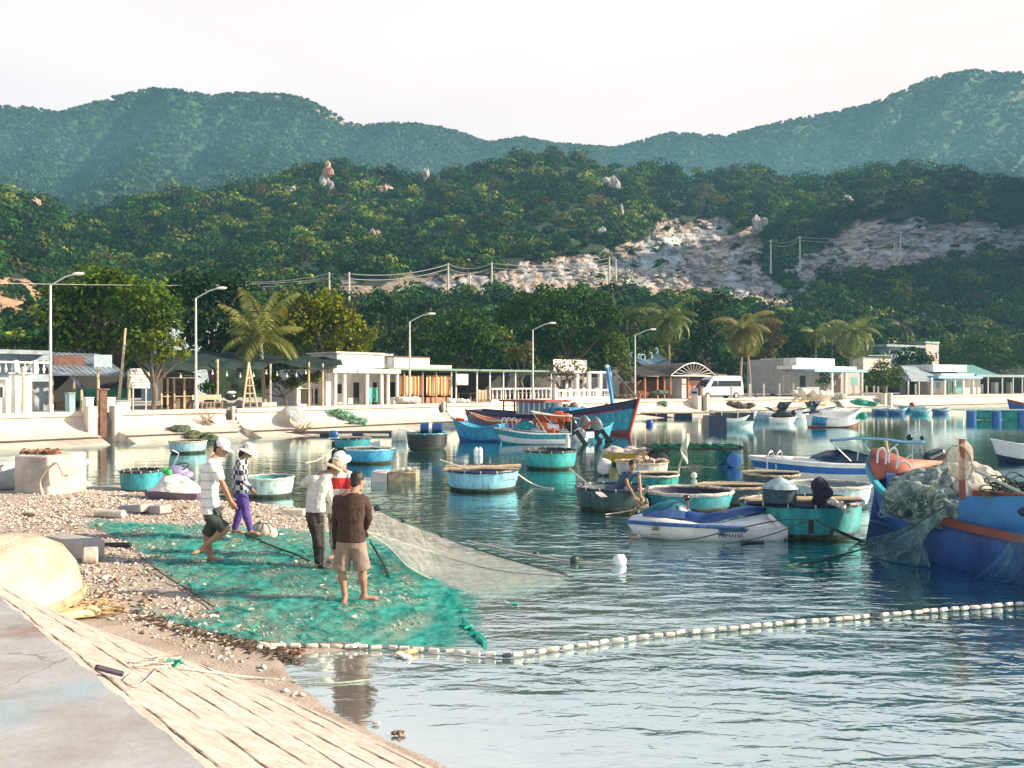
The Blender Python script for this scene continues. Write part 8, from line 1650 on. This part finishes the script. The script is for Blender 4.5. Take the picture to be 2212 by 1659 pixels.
for k, (x0, x1, y, mm_, lab, fl_) in enumerate(((1892,1930,894,mblu2,'leftmost dark blue rowing boat below the right sea wall',0),(1927,1960,895,mblu2,'dark blue rowing boat touching the leftmost one',0),(1950,2000,888,mblu,'long blue boat with a red bundle, behind the row',1),(1978,2012,896,mteal_h,'teal rowing boat third in the row',0),(2023,2054,894,mblu2,'dark blue rowing boat standing alone at the end of the row',0))):
    t, M, L_, w, sh, pt = far(lab, x0, x1, y, 1.3, [mm_, mm_, mpb], .42, .2, .5, bool(fl_), stern=.1, name='rowing_boat', grp='small rowing boats below the right sea wall')
    if fl_: MB().ball((0,0,.7), .3, 8, 6).build('red_bundle', mred, t, local=True)
t, M, L_, w, sh, pt = far('dark blue boat bow entering at the right edge beyond the barrels', 2190, 2290, 888, 1.8, [mnavy, mblu2, mrb], .6, .7, 1.0, flip=True, stern=.1)
t, M, L_, w, sh, pt = far('white boat bow entering at the right edge in mid bay', 2182, 2300, 1003, 1.7, [mnavy, mwh, mwh], .62, .25, .8, flip=True, stern=0, name='speedboat', band=(.5,.9)); MB().loft([[V(-L_/2+L_*s_*.97, -w(s_)*.97, sh(s_)), V(-L_/2+L_*s_*.97, w(s_)*.97, sh(s_))] for s_ in (.3,.6,.8,.97)], closed=False).build('foredeck', mwh, t, local=True).modifiers.new('s','SOLIDIFY').thickness = .03
t = thing('cage_raft', 'long green fish cage raft on blue barrels at the far right', 'fish cage', G(2145,905)); D_ = G(2145,907).y; a0, a1 = P(2078,0,D_).x, P(2330,0,D_).x
MB().box(((a0+a1)/2, D_+.6, .82), (a1-a0, 1.6, .08)).build('walkway', mpb, t)
for x in (2098, 2152, 2207, 2262): xx = P(x,0,D_).x; MB().tube([(xx, D_, -.1), (xx, D_, .75)], .38, 14).build('blue_barrel', MC['blue_float_barrel'], t)
for x0, x1 in ((2108,2145),(2160,2200),(2215,2255)): aa, bb = P(x0,0,D_).x, P(x1,0,D_).x; MB().grid(lambda u, v: V(lerp(aa, bb, u), D_-.05+.05*math.sin(u*20), lerp(.78, .02, v)), 12, 5).build('netting', pm('green_sheet_net', (.02,.26,.20), .8, .2), t).modifiers.new('s','SOLIDIFY').thickness = .02
# floating dock
t = thing('floating_dock', 'long narrow plank dock floating on dark barrels in front of the wall', 'dock', G(1500,903)); D_ = G(1500,903).y+.4; a0, a1 = P(1388,0,D_).x, P(1613,0,D_).x
MB().box(((a0+a1)/2, D_+.5, .42), (a1-a0, 1.0, .09)).build('planks', mtan, t)
for x in (1406, 1432, 1468, 1486, 1545, 1600): xx = P(x,0,D_).x; MB().tube([(xx-.4, D_+.3, .14), (xx+.4, D_+.3, .14)], .26, 12).build('barrel', mnavy, t)
t = thing('floating_dock', 'low dark pole raft floating along the wall behind the black-hulled boat', 'dock', G(740,940)); D_ = G(740,941).y; a0, a1 = P(618,0,D_).x, P(872,0,D_).x
MB().beam((a0, D_, .16), (a1, D_+.6, .16), .2, .12).beam((a0+.5, D_+.7, .16), (a1, D_+1.3, .16), .12).build('poles', pm('dark_wet_wood', (.09,.06,.06), .7, .3), t); 
for x in (632, 700, 770, 850): xx = P(x,0,D_).x; MB().tube([(xx-.3, D_+.4, .02), (xx+.3, D_+.4, .02)], .2, 10).build('float', mnavy, t)
# --- things on the wall and apron
def heap(lab, pts, m, r, n_=30, name='net_heap', cat='net', seed=1, flat=.4, vox=.06, disp=.2):
    rg2 = random.Random(seed); ps = [Vector(p) for p in pts]; t = thing(name, lab, cat, ps[0]); mb = MB()
    for k in range(n_):
        i = rg2.uniform(0, len(ps)-1.001); p = ps[int(i)].lerp(ps[int(i)+1], i-int(i)); mb.ball(p+V(rg2.uniform(-r,r), rg2.uniform(-r,r)*.5, rg2.uniform(0,r*.4)), r*rg2.uniform(.4,.9), 8, 6, (1,1,flat))
    o_ = mb.build('netting', m, t); remesh(o_, vox, 1); dm = o_.modifiers.new('d','DISPLACE'); dm.texture = tx2; dm.strength = disp; return t
def ap(x, y): # point of the wall face seen at a photo position
    best = None
    for o_, z_ in [(.14,1.34),(.1,1.1),(.3,.85),(.6,.64),(1.0,.5),(1.6,.41),(2.3,.33),(3.0,.12),(3.8,-.02)]:
        p, _ = shore(x, -o_); e = abs((H-z_)/p.y*F+HY-y)
        if best is None or e < best[0]: best = (e, V(p.x, p.y, z_))
    return best[1]
mnol = pm('olive_net', (.10,.13,.07), .9, .5, scale=9); mngr = pm('pale_green_net', (.16,.34,.22), .9, .5, scale=9); mnte = pm('teal_net', (.02,.30,.22), .9, .4, scale=7)
heap('olive net spread down the apron above the small teal basket boat', [ap(370,927), ap(400,933), ap(430,945), ap(452,957)], mnol, .45, 34, seed=3)
heap('tangled pale green net on the apron below the white house', [ap(718,892), ap(738,902), ap(765,912), ap(778,918)], mngr, .5, 34, seed=4)
heap('bright teal net bundle on the wall at right, above the white fishing boat', [ap(1842,868), ap(1860,872), ap(1876,877)], mnte, .8, 26, seed=5, vox=.1)
heap('grey netting draped over the wall left of the first gate at centre right', [ap(1424,862), ap(1432,872), ap(1438,880)], mngr, .35, 16, seed=6, vox=.08, disp=.1)
heap('green net heap on the promenade in front of the brown hall', [at(1418,851,1.0), at(1440,850,1.0)], pm('dull_green_net', (.10,.20,.15), .9, .4, scale=6), .5, 20, seed=7)
heap('low dark heap on the promenade edge left of the green net', [at(1335,857,.8), at(1365,856,.8), at(1400,856,.8)], pm('dark_heap', (.12,.11,.10), .9, .5, scale=6), .4, 24, seed=8)
heap('white sacks piled on the promenade under the restaurant eave', [at(975,868,1.2), at(1005,868,1.2)], mwhite, .4, 16, 'sacks', 'sacks', 9, .6)
heap('pale rounded tarpaulin heap before the striped curtains', [at(870,868,1.2), at(898,870,1.2)], mcream, .6, 14, 'tarp_heap', 'tarpaulin', 10, .5)
heap('dark brushwood pile on the apron below the van', [ap(1590,878)+V(0,0,.1), ap(1622,882)+V(0,0,.1)], pm('brush', (.12,.09,.08), .9, .5, scale=9), .6, 26, 'brush_pile', 'brushwood', 12, .5, .1, .4)
heap('row of rolled cream tarpaulins along the wall behind the drawn-up boats', [at(1715,852,-.3), at(1745,850,-.3), at(1770,854,-.3), at(1795,857,-.3)], mcream, .75, 30, 'tarp_rolls', 'tarpaulin', 13, .7, .12, .25)
heap('faded green folded tarpaulins right of the cream tarpaulin rolls', [at(1800,858,-.3), at(1820,859,-.3)], pm('faded_green_tarp', (.30,.36,.28), .9, .3), .6, 16, 'tarp_rolls', 'tarpaulin', 14, .7, .12, .25)
for k, (x0, x1, y, mm_, lab) in enumerate(((1675,1740,878,mcream2,'white slim hull lying on the bank above the pale blue speedboat'),(1700,1790,872,pm('ochre_hull', (.50,.36,.18), .6),'ochre slim hull lying on the bank below the cream rolls'),(1740,1830,884,mgreyh,'grey slim hull lowest on the bank'))):
    a, b2 = ap(x0, y+4)+V(0,0,.3), ap(x1, y+4)+V(0,0,.3); t = thing('canoe', lab, 'boat', a, group='slim hulls on the bank'); MB().tube([a, a.lerp(b2,.1), a.lerp(b2,.5), a.lerp(b2,.9), b2], [.04,.25,.34,.25,.04], 10).build('hull', mm_, t)
# grey boat leaning on the wall
a, b2 = ap(632,884)+V(-.1,0,.25), ap(655,930)+V(0,-.2,.35); t = thing('boat', 'long grey boat leaning upside down against the sea wall', 'boat', a); d_ = b2-a
sd_ = V(.75,.6,0); rings = []
for i in range(11):
    s_ = i/10; w_ = .62*math.sin(math.pi*lerp(.08,.92,s_))**.6; c = a+d_*s_; rings.append([c+sd_*w_*math.cos(q_)+V(-.5,-.45,.35).normalized()*.5*w_*1.2*math.sin(q_) for q_ in [math.pi*j/10 for j in range(11)]])
MB().loft(rings, closed=False).build('hull', pm('grey_leaning_hull', (.42,.44,.43), .6, .3), t).modifiers.new('s','SOLIDIFY').thickness = .04
# dry branches
for x, y, lab, sd in ((448,918,'bundle of dry branches on the wall ledge above the olive net',2),(650,935,'small rusty anchor and sticks below the leaning grey boat',5)):
    p = ap(x, y)+V(0,0,.1); t = thing('branches', lab, 'branches', p); mb = MB(); r3 = random.Random(sd)
    for k in range(16): mb.tube([p+V(r3.uniform(-.4,.4),r3.uniform(-.2,.2),0), p+V(r3.uniform(-.9,.9), r3.uniform(-.4,.4), r3.uniform(.1,.8))], [.035,.012], 5)
    mb.build('sticks', mwood, t)
# crates, cupboards and chairs by the shop
for x0, x1, y0, y1, mm_, lab in ((185,203,860,893,mwhite,'white cooler box left of the brown gate post'),(231,250,860,892,mwhite,'white cooler box right of the brown gate post'),(148,163,850,893,mpb,'pale blue cupboard inside the open shop front'),(252,282,867,891,mcream,'low cream stall table beside the white cooler')):
    b = Bld('cooler' if 'cooler' in lab else ('cupboard' if 'cupboard' in lab else 'stall'), lab, 'cooler' if 'cooler' in lab else 'furniture', x0, x1, 1.6); o_ = b.bx('body', mm_, x0, x1, y0, y1, 0, .6); o_.modifiers.new('b','BEVEL').width = .05; b.bx('lid', mwhite if mm_ is mwhite else mblue_wall, x0-1, x1+1, y0-2, y0, -.04, .64)
for k, (x, lab) in enumerate(((432,'wooden bench seat nearest the second street lamp'),(448,'wooden bench with planter bowl beside the ladder frame'),(466,'bamboo chair right of the wooden benches'))):
    M = frame_at(x, 2.0); t = thing('bench', lab, 'bench', M=M); MB().box((0,0,.45), (.8,.4,.05)).build('seat', mwood, t, local=True)
    for sx in (-.35,.35):
        for sy in (-.15,.15): MB().box((sx,sy,.21), (.05,.05,.43)).build('leg', mwood, t, local=True)
    MB().box((0,.2,.75), (.8,.04,.3)).build('backrest', mbamboo, t, local=True)
M = frame_at(500, 2.2); t = thing('motor_scooter', 'black covered scooter with white seat standing by the ladder frame', 'scooter', M=M)
MB().ball((0,0,.75), .32, 10, 7, (1.4,.6,.7)).build('body', mengb, t, local=True); MB().ball((0,0,1.02), .2, 10, 7, (1.5,.9,.5)).build('seat', mwhite, t, local=True)
for sx in (-.5,.5): MB().tube([(sx,-.05,.28),(sx,.05,.28)], .28, 16).build('wheel', mtyre, t, local=True)
for x0, x1, x2, lab in ((553,600,0,'low grey trough bench on the promenade under the shade net'),): b = Bld('trough', lab, 'bench', 566, 598, 1.4); b.bx('body', mgrey, 566, 598, 869, 878, 0, .5)
# ---------- air ----------
hz = MB().box((0, 550, 118), (3600, 2300, 244)).build('haze', [], smooth=False); tag(hz, kind='stuff', label='pale blue haze over the bay and the mountains', cat='haze')
m = bpy.data.materials.new('air'); m.use_nodes = True; nt = m.node_tree; nt.nodes.remove(nt.nodes['Principled BSDF'])
pv = nt.nodes.new('ShaderNodeVolumePrincipled'); pv.inputs['Color'].default_value = (.24,.58,.80,1); pv.inputs['Density'].default_value = .00052; pv.inputs['Anisotropy'].default_value = .1
nt.links.new(pv.outputs[0], nt.nodes['Material Output'].inputs['Volume']); hz.data.materials.append(m)
